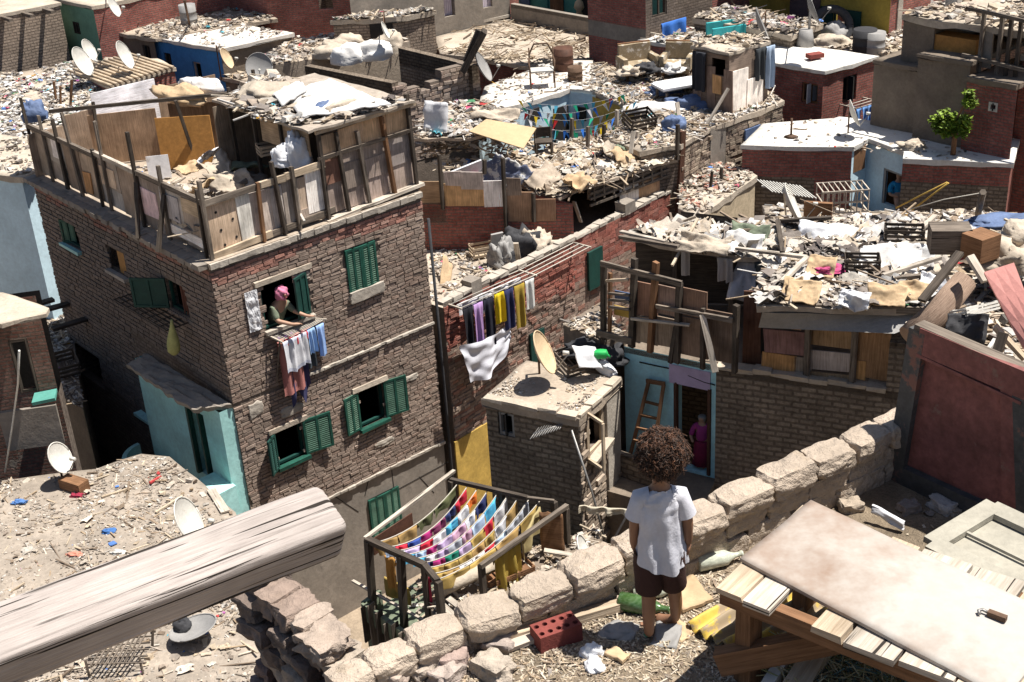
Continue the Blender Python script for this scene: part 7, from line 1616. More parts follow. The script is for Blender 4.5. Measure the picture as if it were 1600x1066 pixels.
for (dx, dy) in ((-.55, -.3), (.55, -.3), (-.55, .3), (.55, .3)):
    p = at(1062, 131, ZB + .42) + Matrix.Rotation(.35, 3, 'Z') @ V((dx, dy, -.4)); mb = MB(); mb.beam(V((p.x, p.y, ZB)), V((p.x, p.y, ZB + .3)), .06); mb.build('leg', 'wood_grey', tb2)
clothlump('blue_bag', 'shiny blue bag left of the foot of the dark shed', 'bag', at(1080, 168, ZB), (.7, .35, .3), 'tarpblue', 3, amp=.5)
clothlump('blue_bag', 'purple blue cloth heap before the white table', 'bag', at(1040, 148, ZB), (.5, .3, .25), 'tarpblue', 9, amp=.6)
clothlump('blue_bag', 'grey blue bundle at the front edge of the littered roof', 'bag', at(1053, 205, ZB), (.3, .25, .4), 'tarpblue', 14, amp=.4)
clothlump('white_sack', 'long white sack lying in the middle of the littered roof', 'sack', at(1020, 175, ZB), (.8, .3, .25), 'canvas', 21, amp=.3)
crate(at(998, 195, ZB + .1), .7, .5, .35, .4, 'dark wooden crate on the littered roof before the flags', 'wood_dark', tilt=.3)
for i, (x0, y0, x1, y1, h, lab) in enumerate(((1063, 196, 1058, 160, 1, 'leaning grey stick at the front of the littered roof'), (1102, 200, 1138, 138, 1, 'long pale plank propped against the dark shed'), (985, 240, 990, 205, 1, 'pale slat standing in the litter'))):
    p = at(x0, y0, ZB); plank(p, onp(x1, y1, p + V((0, .2, 0)), V((0, 1, 0))), .1, .05, lab, 'wood_pale')
# chair and drums on the white roof behind the flags
ch = empty('metal_chair', at(848, 135, ZB), 'bent thin metal chair on the white roof', 'chair'); cc = at(848, 135, ZB)
for (dx, dy, h) in ((-.35, -.25, .5), (.35, -.25, .5), (-.35, .25, 1.1), (.35, .25, 1.1)):
    mb = MB(); mb.tube([cc + V((dx, dy, 0)), cc + V((dx, dy, h))], .025, 6); mb.build('leg', 'rust', ch)
mb = MB(); mb.box(cc + V((0, 0, .5)), (.7, .5, .04)); mb.build('seat', 'dish', ch)
mb = MB(); mb.tube([cc + V((-.35, .25, .9)), cc + V((-.2, .25, 1.2)), cc + V((.2, .25, 1.2)), cc + V((.35, .25, .9))], .03, 6); mb.tube([cc + V((-.35, -.25, .5)), cc + V((-.38, 0, .75)), cc + V((-.35, .25, .8))], .025, 6); mb.tube([cc + V((.35, -.25, .5)), cc + V((.38, 0, .75)), cc + V((.35, .25, .8))], .025, 6); mb.build('backrest', 'rust', ch)
def drum(x, y, z, r, h, label, mat='rust'):
    c = at(x, y, z); mb = MB(); mb.tube([c, c + V((0, 0, h * .02)), c + V((0, 0, h * .33)), c + V((0, 0, h * .35)), c + V((0, 0, h * .37)), c + V((0, 0, h * .66)), c + V((0, 0, h * .68)), c + V((0, 0, h * .7)), c + V((0, 0, h))], [r, r, r, r * 1.05, r, r, r * 1.05, r, r], 18); thing(mb, 'rusty_drum', mat, label, 'drum')
drum(881, 110, ZB, .3, .7, 'tall rusty drum standing on the white roof', 'brownpaint')
drum(899, 126, ZB, .22, .42, 'short rusty drum right of the tall drum', 'rust')
dish(at(753, 105, ZB + .75), (.8, -.5, .45), .44, 'large grey dish at the left end of the white roof', at(757, 128, ZB), mat='dish_grey')
# ---------------------------------------------------------------- dark shed on the roof
sF, sL, sR = at(1138, 179, ZB), at(1083, 166, ZB), at(1199, 158, ZB); sh_ = 1.6
tw = empty('roof_shed', H0_((sL + sR) / 2) + V((0, 0, ZB)), 'dark ramshackle board shed standing on the littered roof', 'shed')
sB = sL + sR - sF
hw = [hole(sL, sF, (1112, 100), (1133, 120))]
mb = MB(); wall(mb, sL, sF, ZB, ZB + sh_, [(h[0], h[1], max(h[2], ZB + .85), ZB + sh_ - .15) for h in hw], .06, col=(.24, .18, .14)); wall(mb, sR, sB, ZB, ZB + sh_, col=(.24, .18, .14)); wall(mb, sB, sL, ZB, ZB + sh_, col=(.24, .18, .14)); mb.build('wall', 'wood_col', tw)
mb = MB(); wall(mb, sF, sR, ZB, ZB + sh_, col=(.3, .24, .2)); mb.build('wall', 'wood_col', tw)
slab(P2_(sL, sF, sR, sB), ZB + sh_ + .06, .08, 'mudlight', tw, amp=.1, sd=85)
lr3 = (sR - sF).length
panel(sF, sR, .0, .75, ZB + .02, ZB + 1.15, .03, (1.2, 1.15, 1.1), tw); panel(sF, sR, .7, 1.35, ZB + .05, ZB + .8, .05, (1.15, 1.1, 1.05), tw)
panel(sL, sF, .7, 1.0, ZB + .5, ZB + 1.0, .03, (.7, .42, .2), tw)
for u in (.0, .5, 1.1):
    panel(sL, sF, u, u + .3, ZB, ZB + 1.2, .02, (.3, .22, .18), tw)
hang(wp(sL, sF, .05, ZB + sh_, .08), wp(sL, sF, .5, ZB + sh_, .08), 1.1, (.03, .032, .04), 'black cloth hanging on the left side of the dark shed', 'cloth', None, nf=2, sd=3, fold=.05)
hang(wp(sF, sR, 1.4, ZB + sh_, .1), wp(sF, sR, 1.75, ZB + sh_, .1), 1.2, (.3, .38, .5), 'pale blue grey cloth hanging on the right side of the dark shed', 'cloth', None, nf=2, sd=4, fold=.05)
hang(wp(sF, sR, 1.0, ZB + sh_, .08), wp(sF, sR, 1.4, ZB + sh_, .08), .9, (.04, .045, .05), 'dark cloth beside the pale blue grey one on the dark shed', 'cloth', None, nf=2, sd=5, fold=.05)
stuff('rubbish', 'laths and rags on the top of the dark shed', P2_(sL, sF, sR, sB), ZB + sh_ + .1, 90, size=(.1, .4), bright=0, heap=.12, pal=WOODY + BEIGE, seed=94)
# ---------------------------------------------------------------- cream house in front of it
cm = c_([(1063, 296), (1062, 325), (1090, 340), (1180, 276), (1158, 262), (1110, 252), (1064, 250)], 6.5)
cr_ = empty('cream_house', H0_(centre(cm)), 'low cream plastered house with rubble on its roof', 'house')
mb = MB(); mb.prism([H0_(p) for p in (cm[1], cm[2], cm[3], cm[4], cm[6], cm[0])], 0, 6.45, top=False); mb.build('wall', plain('plaster_tan', (.52, .42, .29), .9, 1.5, .3, 12, .4), cr_)
slab(P2_(*cm[1:5], cm[6]), 6.5, .14, 'mudlight', cr_, sd=87)
stuff('rubbish', 'bricks and rubble on the roof of the cream house', P2_(*cm), 6.52, 520, size=(.06, .3), bright=.02, heap=.22, pal=BEIGE + [(.4, .2, .15)] * 2, mix=(.25, .2, .45, .1), seed=95)
for i, (x0, y0, x1, y1, lab) in enumerate(((1110, 296, 1113, 268, 'thin post among the rubble of the cream house'), (1128, 285, 1127, 262, 'shorter post right of the thin one on the cream house'))):
    p = at(x0, y0, 6.5); plank(p, onp(x1, y1, p, V((0, 1, 0))), .06, .06, lab, 'wood_dark')
# ---------------------------------------------------------------- white roofed house
ZW = 7.2
wa_ = c_([(1160, 227), (1275, 229), (1332, 229), (1356, 215), (1300, 186), (1195, 194)], ZW)
wb_ = c_([(1411, 247), (1580, 255), (1590, 218), (1313, 183), (1296, 189), (1356, 215), (1413, 236)], ZW)
wh = empty('white_roof_house', H0_(centre(wb_)), 'red and grey brick house with bright white roofs and a pale blue yard wall', 'house')
pdh = hole(wa_[3], wb_[6], (1381, 262), (1408, 330))
mb = MB(); wall(mb, wa_[0], wa_[1], 0, ZW - .85); wall(mb, wb_[0], wb_[1], 0, ZW - .6); mb.build('wall', 'brick_mud', wh)
mb = MB(); wall(mb, wa_[0], wa_[1], ZW - .85, ZW - .05); wall(mb, wa_[1], wa_[2], 0, ZW - .05); wall(mb, wb_[0], wb_[1], ZW - .6, ZW - .05); wall(mb, wa_[5], wa_[0], 0, ZW - .05); wall(mb, wb_[1], wb_[2], 0, ZW - .05); mb.build('wall', 'brick_red', wh)
mb = MB(); wall(mb, wa_[2], wa_[3], 0, ZW - .05); wall(mb, wa_[3], wb_[6], 0, ZW - .05, [pdh], .15); wall(mb, wb_[6], wb_[0], 0, ZW - .05); mb.build('yard_wall', 'plaster_pale', wh)
opening(wa_[3], wb_[6], pdh, wh, 'door', 'dish_grey', None, .05)
hwn = hole(wa_[2], wa_[3], (1335, 232), (1347, 262)); mb = MB(); mb.beam(wp(wa_[2], wa_[3], (hwn[0] + hwn[1]) / 2, hwn[2], .02), wp(wa_[2], wa_[3], (hwn[0] + hwn[1]) / 2, hwn[3], .02), .04, hwn[1] - hwn[0], up=AX); mb.build('window', 'wood_brown', wh)
plain('whitelime', (.72, .69, .64), .9, .8, .22, 9, .5, spots=((.5, .45, .39), .56, 1.6, .12))
slab(P2_(*wa_), ZW, .12, 'whitelime', wh, amp=.03, sd=88); slab(P2_(*wb_), ZW, .12, 'whitelime', wh, amp=.03, sd=89)
mb = MB(); mb.prism([H0_(p) for p in (wb_[5], wb_[6], wb_[3])], ZW - .1, ZW - .02); mb.build('roof', 'whitelime', wh)
mb = MB(); fa, fb = wa_[2] + V((.1, -.9, 0)), wb_[0] + V((0, -.9, 0)); mb.prism([H0_(p) for p in (fa, fb, wb_[0], wa_[2])], 0, pdh[2] + .0 if pdh[2] > 0 else 4.5); tag(mb.build('yard', 'mudwall'), kind='structure')
stuff('rubbish', 'few scraps on the white roofs', P2_(wa_[0], wa_[1], wb_[0], wb_[1], wb_[2], wb_[3], wa_[4], wa_[5]), ZW + .01, 110, size=(.04, .2), bright=.04, heap=.03, seed=96)
dish(at(1333, 178, ZW + .62), (.9, -.35, .2), .35, 'dish seen edge on standing on the white roof', at(1325, 208, ZW), mat='dish')
mb = MB(); p = at(1236, 214, ZW); mb.tube([p, p + V((0, 0, .5))], .03, 6); mb.tube([p, p + V((0, 0, .06))], [.2, .06], 10); thing(mb, 'roof_post', 'rust', 'short thin post with a stone foot on the left white roof', 'post')
plain('redplastic', (.6, .02, .05), .5, 5, .1, 30, .05)
mb = MB(); p = at(1538, 218, ZW); mb.tube([p, p + V((0, 0, .08)), p + V((0, 0, .1)), p + V((0, 0, .26))], [.2, .14, .04, .03], 12); thing(mb, 'red_funnel', 'redplastic', 'small bright red funnel shaped object on the white roof', 'funnel')
mb = MB(); p = at(1508, 222, ZW); mb.tube([p, p + V((0, 0, .26))], [.12, .14], 14); thing(mb, 'bucket', 'dish_grey', 'grey bucket on the white roof left of the red funnel', 'bucket')
clothlump('rag_heap', 'pinkish rag at the edge of the white roof above the blue door', 'rags', at(1424, 232, ZW), (.35, .2, .18), 'mudlight', 3, amp=.6)
pb2 = wp(wa_[3], wb_[6], (pdh[0] + pdh[1]) / 2, max(pdh[2], uvz(1390, 318, wa_[3], wb_[6])[1] - .35), -.2)
bp = empty('person', pb2, 'person in bright blue shirt sitting in the dark doorway of the pale blue wall', 'person')
nn = [(pb2 + V((0, 0, .25)), .15), (pb2 + V((0, 0, .45)), .15), (pb2 + V((0, 0, .62)), .09), (pb2 + V((0, 0, .7)), .05), (pb2 + V((0, 0, .8)), .095), (pb2 + V((0, 0, .88)), .085), (pb2 + V((-.2, 0, .55)), .06), (pb2 + V((-.25, -.12, .35)), .05), (pb2 + V((-.05, -.25, .33)), .035), (pb2 + V((.2, 0, .55)), .06), (pb2 + V((.27, -.12, .35)), .05), (pb2 + V((.15, -.28, .33)), .035), (pb2 + V((-.1, -.3, .2)), .08), (pb2 + V((-.1, -.38, -.05)), .05), (pb2 + V((.1, -.3, .2)), .08), (pb2 + V((.1, -.38, -.05)), .05)]
skin('body', nn, [(0, 1), (1, 2), (2, 3), (3, 4), (4, 5), (2, 6), (6, 7), (7, 8), (2, 9), (9, 10), (10, 11), (0, 12), (12, 13), (0, 14), (14, 15)], 'skin_light', bp)
plain('blueshirt', (.02, .25, .5), .9, 5, .2, 40, .2)
skin('shirt', [(pb2 + V((0, 0, .2)), .19), (pb2 + V((0, 0, .45)), .18), (pb2 + V((0, 0, .62)), .12), (pb2 + V((-.2, 0, .55)), .08), (pb2 + V((-.25, -.12, .38)), .07), (pb2 + V((.2, 0, .55)), .08), (pb2 + V((.27, -.12, .38)), .07)], [(0, 1), (1, 2), (2, 3), (3, 4), (2, 5), (5, 6)], 'blueshirt', bp)
skin('hair', [(pb2 + V((0, .03, .82)), .1), (pb2 + V((0, .02, .9)), .09)], [(0, 1)], 'dark', bp)
# low roof behind the rubbish roof: dish, cage, antenna
yq = c_([(1215, 356), (1560, 372), (1575, 332), (1340, 332), (1195, 322)], 7.0)
yh = empty('low_back_house', H0_(centre(yq)), 'low house with a cluttered roof between the rubbish roof and the white roofs', 'house')
mb = MB(); mb.prism([H0_(p) for p in yq], 0, 6.95, top=False); mb.build('wall', 'brick_mud', yh)
slab(P2_(*yq), 7.0, .12, 'roofdust', yh, sd=90)
stuff('rubbish', 'clutter on the low roof before the white roofed house', P2_(*yq), 7.02, 420, size=(.08, .4), bright=.01, heap=.15, pal=TRASH + WOODY, seed=97)
dish(at(1236, 320, 8.0), (.75, -.5, .3), .45, 'large half shaded white dish before the white roofed house', at(1238, 342, 7.4), mat='dish')
cg = empty('wire_cage', at(1315, 325, 7.4), 'woven stick cage on the low roof before the white roofed house', 'cage')
cc = at(1315, 325, 7.4)
mb = MB()
for k in range(9): mb.beam(cc + V((-.5 + k * .125, -.3, .0)), cc + V((-.5 + k * .125, -.3, .5)), .02); mb.beam(cc + V((-.5 + k * .125, .3, .0)), cc + V((-.5 + k * .125, .3, .5)), .02); mb.beam(cc + V((-.5 + k * .125, -.3, .5)), cc + V((-.5 + k * .125, .3, .5)), .02)
for z in (.0, .25, .5):
    for y in (-.3, .3): mb.beam(cc + V((-.52, y, z)), cc + V((.52, y, z)), .025)
    for x in (-.5, .5): mb.beam(cc + V((x, -.3, z)), cc + V((x, .3, z)), .025)
mb.build('bars', 'wood_pale', cg)
mb = MB()
for k in range(14): p = lerp(at(1195, 292, 8.3), at(1262, 302, 8.3), k / 13); mb.beam(p + V((.1, -.35, 0)), p + V((-.1, .35, .05)), .018)
mb.beam(at(1190, 291, 8.3), at(1265, 303, 8.3), .03); mb.beam(at(1225, 297, 8.3), at(1228, 335, 7.4), .04); thing(mb, 'tv_antenna', 'dish', 'pale comb antenna before the white roofed house', 'antenna')
for i, (x0, y0, z0, x1, y1, z1, lab) in enumerate(((1400, 325, 7.4, 1480, 285, 8.2, 'yellow cord pole slanting up to the right'), (1425, 328, 7.4, 1482, 286, 8.2, 'second yellow pole meeting the first one'), (1528, 335, 7.4, 1536, 300, 8.3, 'grey upright post at the right of the low roof'))):
    mb = MB(); mb.tube([at(x0, y0, z0), at(x1, y1, z1)], .02 if i < 2 else .07, 6); thing(mb, 'slender_pole', 'plaster_ochre' if i < 2 else 'wood_grey', lab, 'pole')
mb = MB(); mb.tube([at(1420, 328, 7.6), at(1475, 312, 7.9), at(1532, 302, 8.25)], .012, 5); thing(mb, 'rope_line', 'rope', 'white rope stretched to the grey upright post', 'rope')
clothlump('blue_sheet', 'blue purple sheet spread at the right end of the low roof', 'sheet', at(1575, 350, 7.4), (.9, .4, .15), 'tarpblue', 5, amp=.5)
mb = MB(); mb.beam(at(1256, 332, 7.8), at(1300, 335, 7.8), .1, .5); thing(mb, 'wooden_fence', 'wood_brown', 'short brown board fence beside the cage', 'fence')
# ---------------------------------------------------------------- red brick house with blue washing
e, ra_, rf_, rr_, rb2 = qh('red_corner_house', 'dark red brick house with a white roof and blue washing', (1000, 62), (1287, 111), (1369, 88), 8.0, 'brick_red', 'brick_red', 'whitelime', [((1253, 128), (1277, 164), 'window', 'wood_brown', 'whiteboard', 1)], [((1318, 121), (1337, 155), 'window', 'wood_dark', 'glassdark', 1)], th=.1, sd=101)
mb = MB()
for k in range(5): p = wp(ra_, rf_, .4 + k * .8, 7.9, .03); mb.beam(p - BX * 0 - V((0, .0, 0)), p + V((-.06, -.08, 0)), .1, .06)
mb.build('beam_ends', 'cement', e)
zz = uvz(1330, 158, rf_, rr_)[1]
r_e = empty('laundry_rack', wp(rf_, rr_, 1.2, zz, .2), 'laundry rack with blue washing on the red corner house', 'laundry rack')
ua, ub = uvz(1312, 168, rf_, rr_)[0], uvz(1348, 155, rf_, rr_)[0]
for u in (ua, ub): mb = MB(); mb.beam(wp(rf_, rr_, u, zz, 0), wp(rf_, rr_, u, zz, .62), .03); mb.build('arm', 'wood_pale', r_e)
for d in (.2, .4, .6): mb = MB(); mb.tube([wp(rf_, rr_, ua, zz, d), wp(rf_, rr_, ub, zz, d)], .01, 5); mb.build('line', 'rope', r_e)
for i in range(4):
    hang(wp(rf_, rr_, lerp(ua, ub, i / 4 + .02), zz, .6), wp(rf_, rr_, lerp(ua, ub, i / 4 + .23), zz, .6), .62, (.15, .32, .68), 'sky blue garment in the row on the rack of the red corner house', 'garment', 'blue garments on the red corner house', nf=1, sd=i, fold=.04)
hang(wp(rf_, rr_, ua + .05, zz, .3), wp(rf_, rr_, lerp(ua, ub, .3), zz, .3), .8, (.02, .03, .1), 'navy garment behind the sky blue row on the red corner house', 'garment', None, nf=1, sd=9, fold=.04)
mb = MB(); p = at(1273, 92, 8.02); mb.box(p + V((0, 0, .1)), (.45, .3, .12), Matrix.Rotation(.3, 3, 'Z')); thing(mb, 'brick_box', 'redbrick', 'red brick box lying on the white roof of the red corner house', 'box')
mb = MB(); p = at(1258, 72, 8.0); mb.tube([p, p + V((0, 0, .5))], [.28, .2], 10); mb.tube([p + V((.1, 0, .4)), p + V((.12, 0, 1.6))], .04, 6); thing(mb, 'roof_vent', 'dish_grey', 'grey vent stump with a thin rod on the white roof', 'vent')
plain('turquoise', (.05, .42, .45), .7, 3, .2, 20, .1)
mb = MB(); p = at(1138, 66, 8.0); mb.box(p + V((0, 0, .28)), (1.1, .08, .4), Matrix.Rotation(.3, 3, 'Z')); mb.box(p + V((.4, .5, .28)), (.08, .9, .4), Matrix.Rotation(.3, 3, 'Z')); mb.box(p + V((-.1, .8, .28)), (1.0, .08, .4), Matrix.Rotation(.3, 3, 'Z')); thing(mb, 'turquoise_cot', 'turquoise', 'turquoise bed frame lying on the roof behind the dark shed', 'bed frame')
stuff('rubbish', 'boards and scraps at the left end of the white roof of the red corner house', P2_(at(1000, 62, 8), at(1120, 82, 8), at(1180, 55, 8), at(1060, 40, 8)), 8.03, 260, size=(.1, .5), bright=.02, heap=.2, pal=WOODY + TRASH, seed=102)
# roof with rubbish behind
e, *_c = qh('grey_slab_house', 'house with a grey roof slab and rubbish behind the red corner house', (1085, 28), (1235, 55), (1283, 37), 8.4, 'brick_mud', 'brick_mud', 'mudlight', sd=103)
stuff('rubbish', 'rubbish on the grey roof slab behind the white roof', P2_(*_c), 8.45, 420, size=(.1, .5), bright=.02, heap=.25, seed=104)
dish(at(1188, 38, 9.2), (.85, -.4, .3), .46, 'large dish seen edge on before the grey roof slab', at(1195, 58, 8.4), mat='dish_grey')
dish(at(1268, 14, 9.6), (.9, -.3, .25), .44, 'large grey dish against the purple brown wall at the top', at(1264, 38, 8.4), mat='dish_grey')
dk = c_([(1283, 75), (1372, 92), (1420, 78), (1420, 40), (1290, 40)], 7.8)
e = empty('cluttered_roof_house', H0_(centre(dk)), 'house with tyres, drums and clutter on its roof at the upper right', 'house')
mb = MB(); mb.prism([H0_(p) for p in dk], 0, 7.75, top=False); mb.build('wall', 'brick_mud', e); slab(P2_(*dk), 7.8, .12, 'roofdust', e, sd=105)
stuff('rubbish', 'clutter on the roof at the upper right', P2_(*dk), 7.83, 480, size=(.1, .5), bright=.01, heap=.3, pal=BEIGE + WOODY, seed=106)
def tyre(x, y, z, label):
    c = at(x, y, z); mb = MB(); mb.tube([c + V((.55 * math.cos(k * math.pi / 10), .25 * math.sin(k * math.pi / 10), .5 * math.sin(k * math.pi / 10))) for k in range(21)], .13, 10, cap=False); thing(mb, 'worn_tyre_ring', 'tarpdark', label, 'tyre')
tyre(1300, 42, 8.2, 'old grey tyre on the cluttered roof at the upper right'); 
drum(1350, 82, 7.8, .35, .7, 'dark drum at the right of the cluttered roof', 'tarpdark'); drum(1366, 84, 7.8, .3, .65, 'second drum right of the dark one', 'dish_grey')
clothlump('rag_heap', 'grey bundle in the middle of the cluttered roof', 'rags', at(1300, 62, 7.8), (.5, .4, .5), 'dish_grey', 3)
clothlump('rag_heap', 'pale bundle before the grey one on the cluttered roof', 'rags', at(1297, 74, 7.8), (.6, .35, .35), 'mudlight', 13)
# tall red house and the row at the top edge
tp0 = at(921, 100, 6.8); tp1 = runx(tp0, BD, 1010); tp2 = runx(tp1, AX, 1085); 
e = empty('tall_red_house', H0_((tp0 + tp1) / 2), 'tall dark red brick house cut by the top edge of the picture', 'house')
zg = uvz(960, 62, tp0, tp1)[1]
mb = MB(); wall(mb, tp0, tp1, zg + .5, 14); mb.build('wall', 'brick_red', e)
mb = MB(); wall(mb, tp0, tp1, zg, zg + .5); mb.build('cement_band', 'plaster_grey', e)
mb = MB(); wall(mb, tp0, tp1, 0, zg); mb.build('wall', 'brick_red', e)
t3 = tp1 + AX * 1.2 - BX * .0; t4 = runx(t3 - BX * 1.3, AX, 1085)
hh_ = hole(tp1, tp1 + AX * 5, (1018, -25), (1042, 22))
mb = MB(); wall(mb, tp1, tp1 + AX * 3.2, 0, 14, [hh_]); mb.build('wall', 'brick_shade', e)
mb = MB(); q_ = tp1 + AX * 3.2; wall(mb, q_ - BX * 0, q_ + AX * 4 , 0, 14); wall(mb, q_ + AX * 4, q_ + AX * 4 + BX * 6, 0, 14); mb.build('wall', 'brick_red', e)
opening(tp1, tp1 + AX * 5, hh_, e, 'window', 'wood_dark', None, .05)
plain('bluecloth', (.03, .12, .4), .9, 4, .15, 30, .2)
p = at(1022, 20, zg + 1.9); hang(wp(tp1, q_, hh_[0] - .1, hh_[2] - .05, .5), wp(tp1, q_, hh_[1] + .35, hh_[2] - .05, .5), 1.1, (.04, .15, .5), 'bright blue cloth hanging below the window of the tall red house', 'cloth', None, nf=2, sd=3, fold=.06)
ZS7 = 7.0
sr = c_([(680, 58), (797, 30), (925, 55), (925, 100), (838, 106), (745, 90), (690, 84)], ZS7)
e = empty('stick_roof_house', H0_(centre(sr)), 'low red house whose pale roof is laid with loose sticks', 'house')
mb = MB(); mb.prism([H0_(p) for p in reversed(sr[::-1])], 0, ZS7 - .06, top=False); mb.prism([H0_(p) for p in sr[::-1]], 0, ZS7 - .07, top=False); mb.build('wall', 'brick_red', e)
slab(P2_(*sr), ZS7, .12, 'roofdust', e, sd=107)
stuff('sticks', 'loose sticks and laths lying all over the pale roof', P2_(*sr), ZS7 + .04, 230, size=(.2, .6), bright=.0, heap=.1, pal=WOODY, mix=(.06, .9, .02, .02), seed=108)
g0, g1 = at(660, 58, ZS7), at(798, 29, ZS7)
e = empty('grey_brown_house', H0_(g0), 'grey brown rendered house with white curtained windows at the top edge', 'house')
hs = [hole(g0, g1, (687, -20), (708, 23)), hole(g0, g1, (750, -30), (768, 10))]
mb = MB(); wall(mb, g0 - AX * 3, g1, 0, 14, [(h[0] + 3, h[1] + 3, h[2], h[3]) for h in hs], .1); wall(mb, g1, g1 + BX * 5, 0, 14); mb.build('wall', 'plaster_grey', e)
for h in hs:
    mb = MB(); mb.grid(lambda u, v: wp(g0, g1, lerp(h[0], h[1], u), lerp(h[2], h[3], v), -.06), 12, 2, lambda u, v: (.66, .6, .68) if int(u * 12) % 2 else (.45, .38, .46), False); mb.build('curtain', 'cloth', e)
zl = uvz(740, 36, g0, g1)[1]; mb = MB(); mb.beam(wp(g0, g1, -3, zl, .03), wp(g0, g1, (g1 - g0).length, zl, .03), .08, .1); mb.build('ledge', 'cement', e)
w0, w1 = at(799, 33, ZS7), at(924, 57, ZS7)
mb = MB(); wall(mb, w0, w1, ZS7 - .3, ZS7 + .62); mb.prism([H0_(w0), H0_(w1), H0_(w1) + BX * 0 + AX * .2, H0_(w0) + AX * .2], ZS7 + .5, ZS7 + .64); thing(mb, 'parapet', 'plaster_grey', 'grey parapet at the back of the stick covered roof', 'wall')
k0, k1 = w0 + AX * 2.2, w1 + AX * 2.2
e = empty('green_house', H0_(k0), 'green painted house front behind the grey parapet', 'house')
mb = MB(); wall(mb, k0 + BX * 2, k1 - BX * 2, 0, 14); mb.build('wall', 'plaster_turq', e)
for (x0, x1, mt) in ((815, 830, 'tarpblue'), (862, 882, 'wood_brown'), (838, 858, 'plaster_turq'), (907, 920, 'dark')):
    a, b = uvz(x0, 20, k0, k1)[0], uvz(x1, 20, k0, k1)[0]; mb = MB(); mb.beam(wp(k0, k1, (a + b) / 2, 6, .05), wp(k0, k1, (a + b) / 2, 9.6 if mt != 'dark' else 12, .05), .04, b - a, up=BD); mb.build('door' if mt == 'wood_brown' else 'painted_panel', mt, e)
lc = at(905, 18, 9.0); lc = onp(905, 16, k0 - AX * .8, V((AX.x, AX.y, 0)))
mb = MB(); mb.tube([lc + V((0, 0, z)) for z in (.5, .38, .3, .1, -.02, -.2, -.4)], [.02, .06, .15, .2, .1, .13, .02], 10); mb.tube([lc + V((0, 0, .5)), lc + V((0, 0, 4))], .01, 4); thing(mb, 'hanging_lantern', 'dish_buff', 'brass coloured lantern hanging before the green house front', 'lantern')
# yellow and red fronts at the top right
y0_ = at(1190, 35, 7.6); y1_ = runx(y0_, BD, 1390)
y0_ = at(1165, 22, 7.8); y1_ = at(1388, 58, 7.8)
e = empty('yellow_house', H0_(y0_), 'dull yellow house front with a dark green door at the top edge', 'house')
hd_ = hole(y0_, y1_, (1304, 12), (1322, 46))
mb = MB(); wall(mb, y0_, y1_, 0, 14, [hd_]); mb.build('wall', 'plaster_yellow', e)
opening(y0_, y1_, hd_, e, 'door', 'greendark', None, .02)
for (x0, x1, mt, nm) in ((1284, 1303, 'greendark', 'door_leaf'), (1323, 1347, 'greendark', 'door_leaf'), (1236, 1282, 'plaster_mauve2', 'painted_panel')):
    if mt == 'plaster_mauve2': plain(mt, (.12, .085, .09), .9, 2, .3, 12, .3)
    a, b = uvz(x0, 20, y0_, y1_)[0], uvz(x1, 20, y0_, y1_)[0]; mb = MB(); mb.beam(wp(y0_, y1_, (a + b) / 2, 6, .05), wp(y0_, y1_, (a + b) / 2, hd_[3] if nm == 'door_leaf' else 14, .05), .05, b - a, up=BD); mb.build(nm, mt, e)
hang(wp(y0_, y1_, uvz(1222, 0, y0_, y1_)[0], 10.2, .4), wp(y0_, y1_, uvz(1243, 0, y0_, y1_)[0], 10.2, .4), 1.6, (.5, .02, .06), 'crimson cloth hanging on the yellow front at the top edge', 'cloth', None, nf=1.5, sd=4, fold=.06)
e = empty('red_end_house', H0_(y1_), 'sunlit pale red brick house wall beside the yellow front', 'house')
mb = MB(); wall(mb, y1_, y1_ + AX * 5, 0, 14); wall(mb, y1_ + AX * 5, y1_ + AX * 5 + BX * 5, 0, 14); mb.build('wall', 'brick_red', e)
u_ = uvz(1405, 20, y1_, y1_ + AX * 5)[0]; mb = MB(); mb.beam(wp(y1_, y1_ + AX * 5, u_, 5, .02), wp(y1_, y1_ + AX * 5, u_, 14, .02), .04, .25, up=AX); mb.beam(wp(y1_, y1_ + AX * 5, .1, 9.2, .04), wp(y1_, y1_ + AX * 5, 3, 9.6, .04), .05, .35); mb.build('concrete_frame', 'cement', e)
# ---------------------------------------------------------------- dark houses at the right
d0 = at(1366, 96, 8.9); d1 = runx(d0, BD, 1442); dz = 8.9
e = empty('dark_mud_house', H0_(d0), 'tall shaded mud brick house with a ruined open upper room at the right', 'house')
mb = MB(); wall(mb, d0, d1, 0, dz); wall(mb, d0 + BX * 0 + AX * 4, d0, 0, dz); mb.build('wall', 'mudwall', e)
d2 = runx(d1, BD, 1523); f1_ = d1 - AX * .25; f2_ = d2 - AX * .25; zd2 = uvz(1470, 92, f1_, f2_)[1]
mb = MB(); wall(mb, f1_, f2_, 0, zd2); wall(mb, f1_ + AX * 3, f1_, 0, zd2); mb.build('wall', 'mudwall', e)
slab(P2_(d0, d1, d1 + AX * 4, d0 + AX * 4), dz + .04, .1, 'mudwall', e, sd=111); slab(P2_(f1_, f2_, f2_ + AX * 4, f1_ + AX * 4), zd2 + .04, .1, 'mudwall', e, sd=112)
b0_ = runx(d0 + AX * .3, BD, 1407); b1_ = runx(d0 + AX * .3, BD, 1455); zb1 = uvz(1430, 27, b0_, b1_)[1]
mb = MB(); wall(mb, b0_, b1_, dz, zb1); wall(mb, b0_ + AX * 2.5, b0_, dz, zb1); wall(mb, b1_, b1_ + AX * 2.5, dz, zb1); mb.build('upper_wall', 'mudwall', e)
g0_, g1_ = b1_, runx(b1_, BD, 1620)
zt_ = uvz(1500, 42, g0_, g1_)[1]
slab(P2_(b0_, g1_, g1_ + AX * 3, b0_ + AX * 3), zb1 + .02, .16, 'mudlight', e, amp=.08, sd=113)
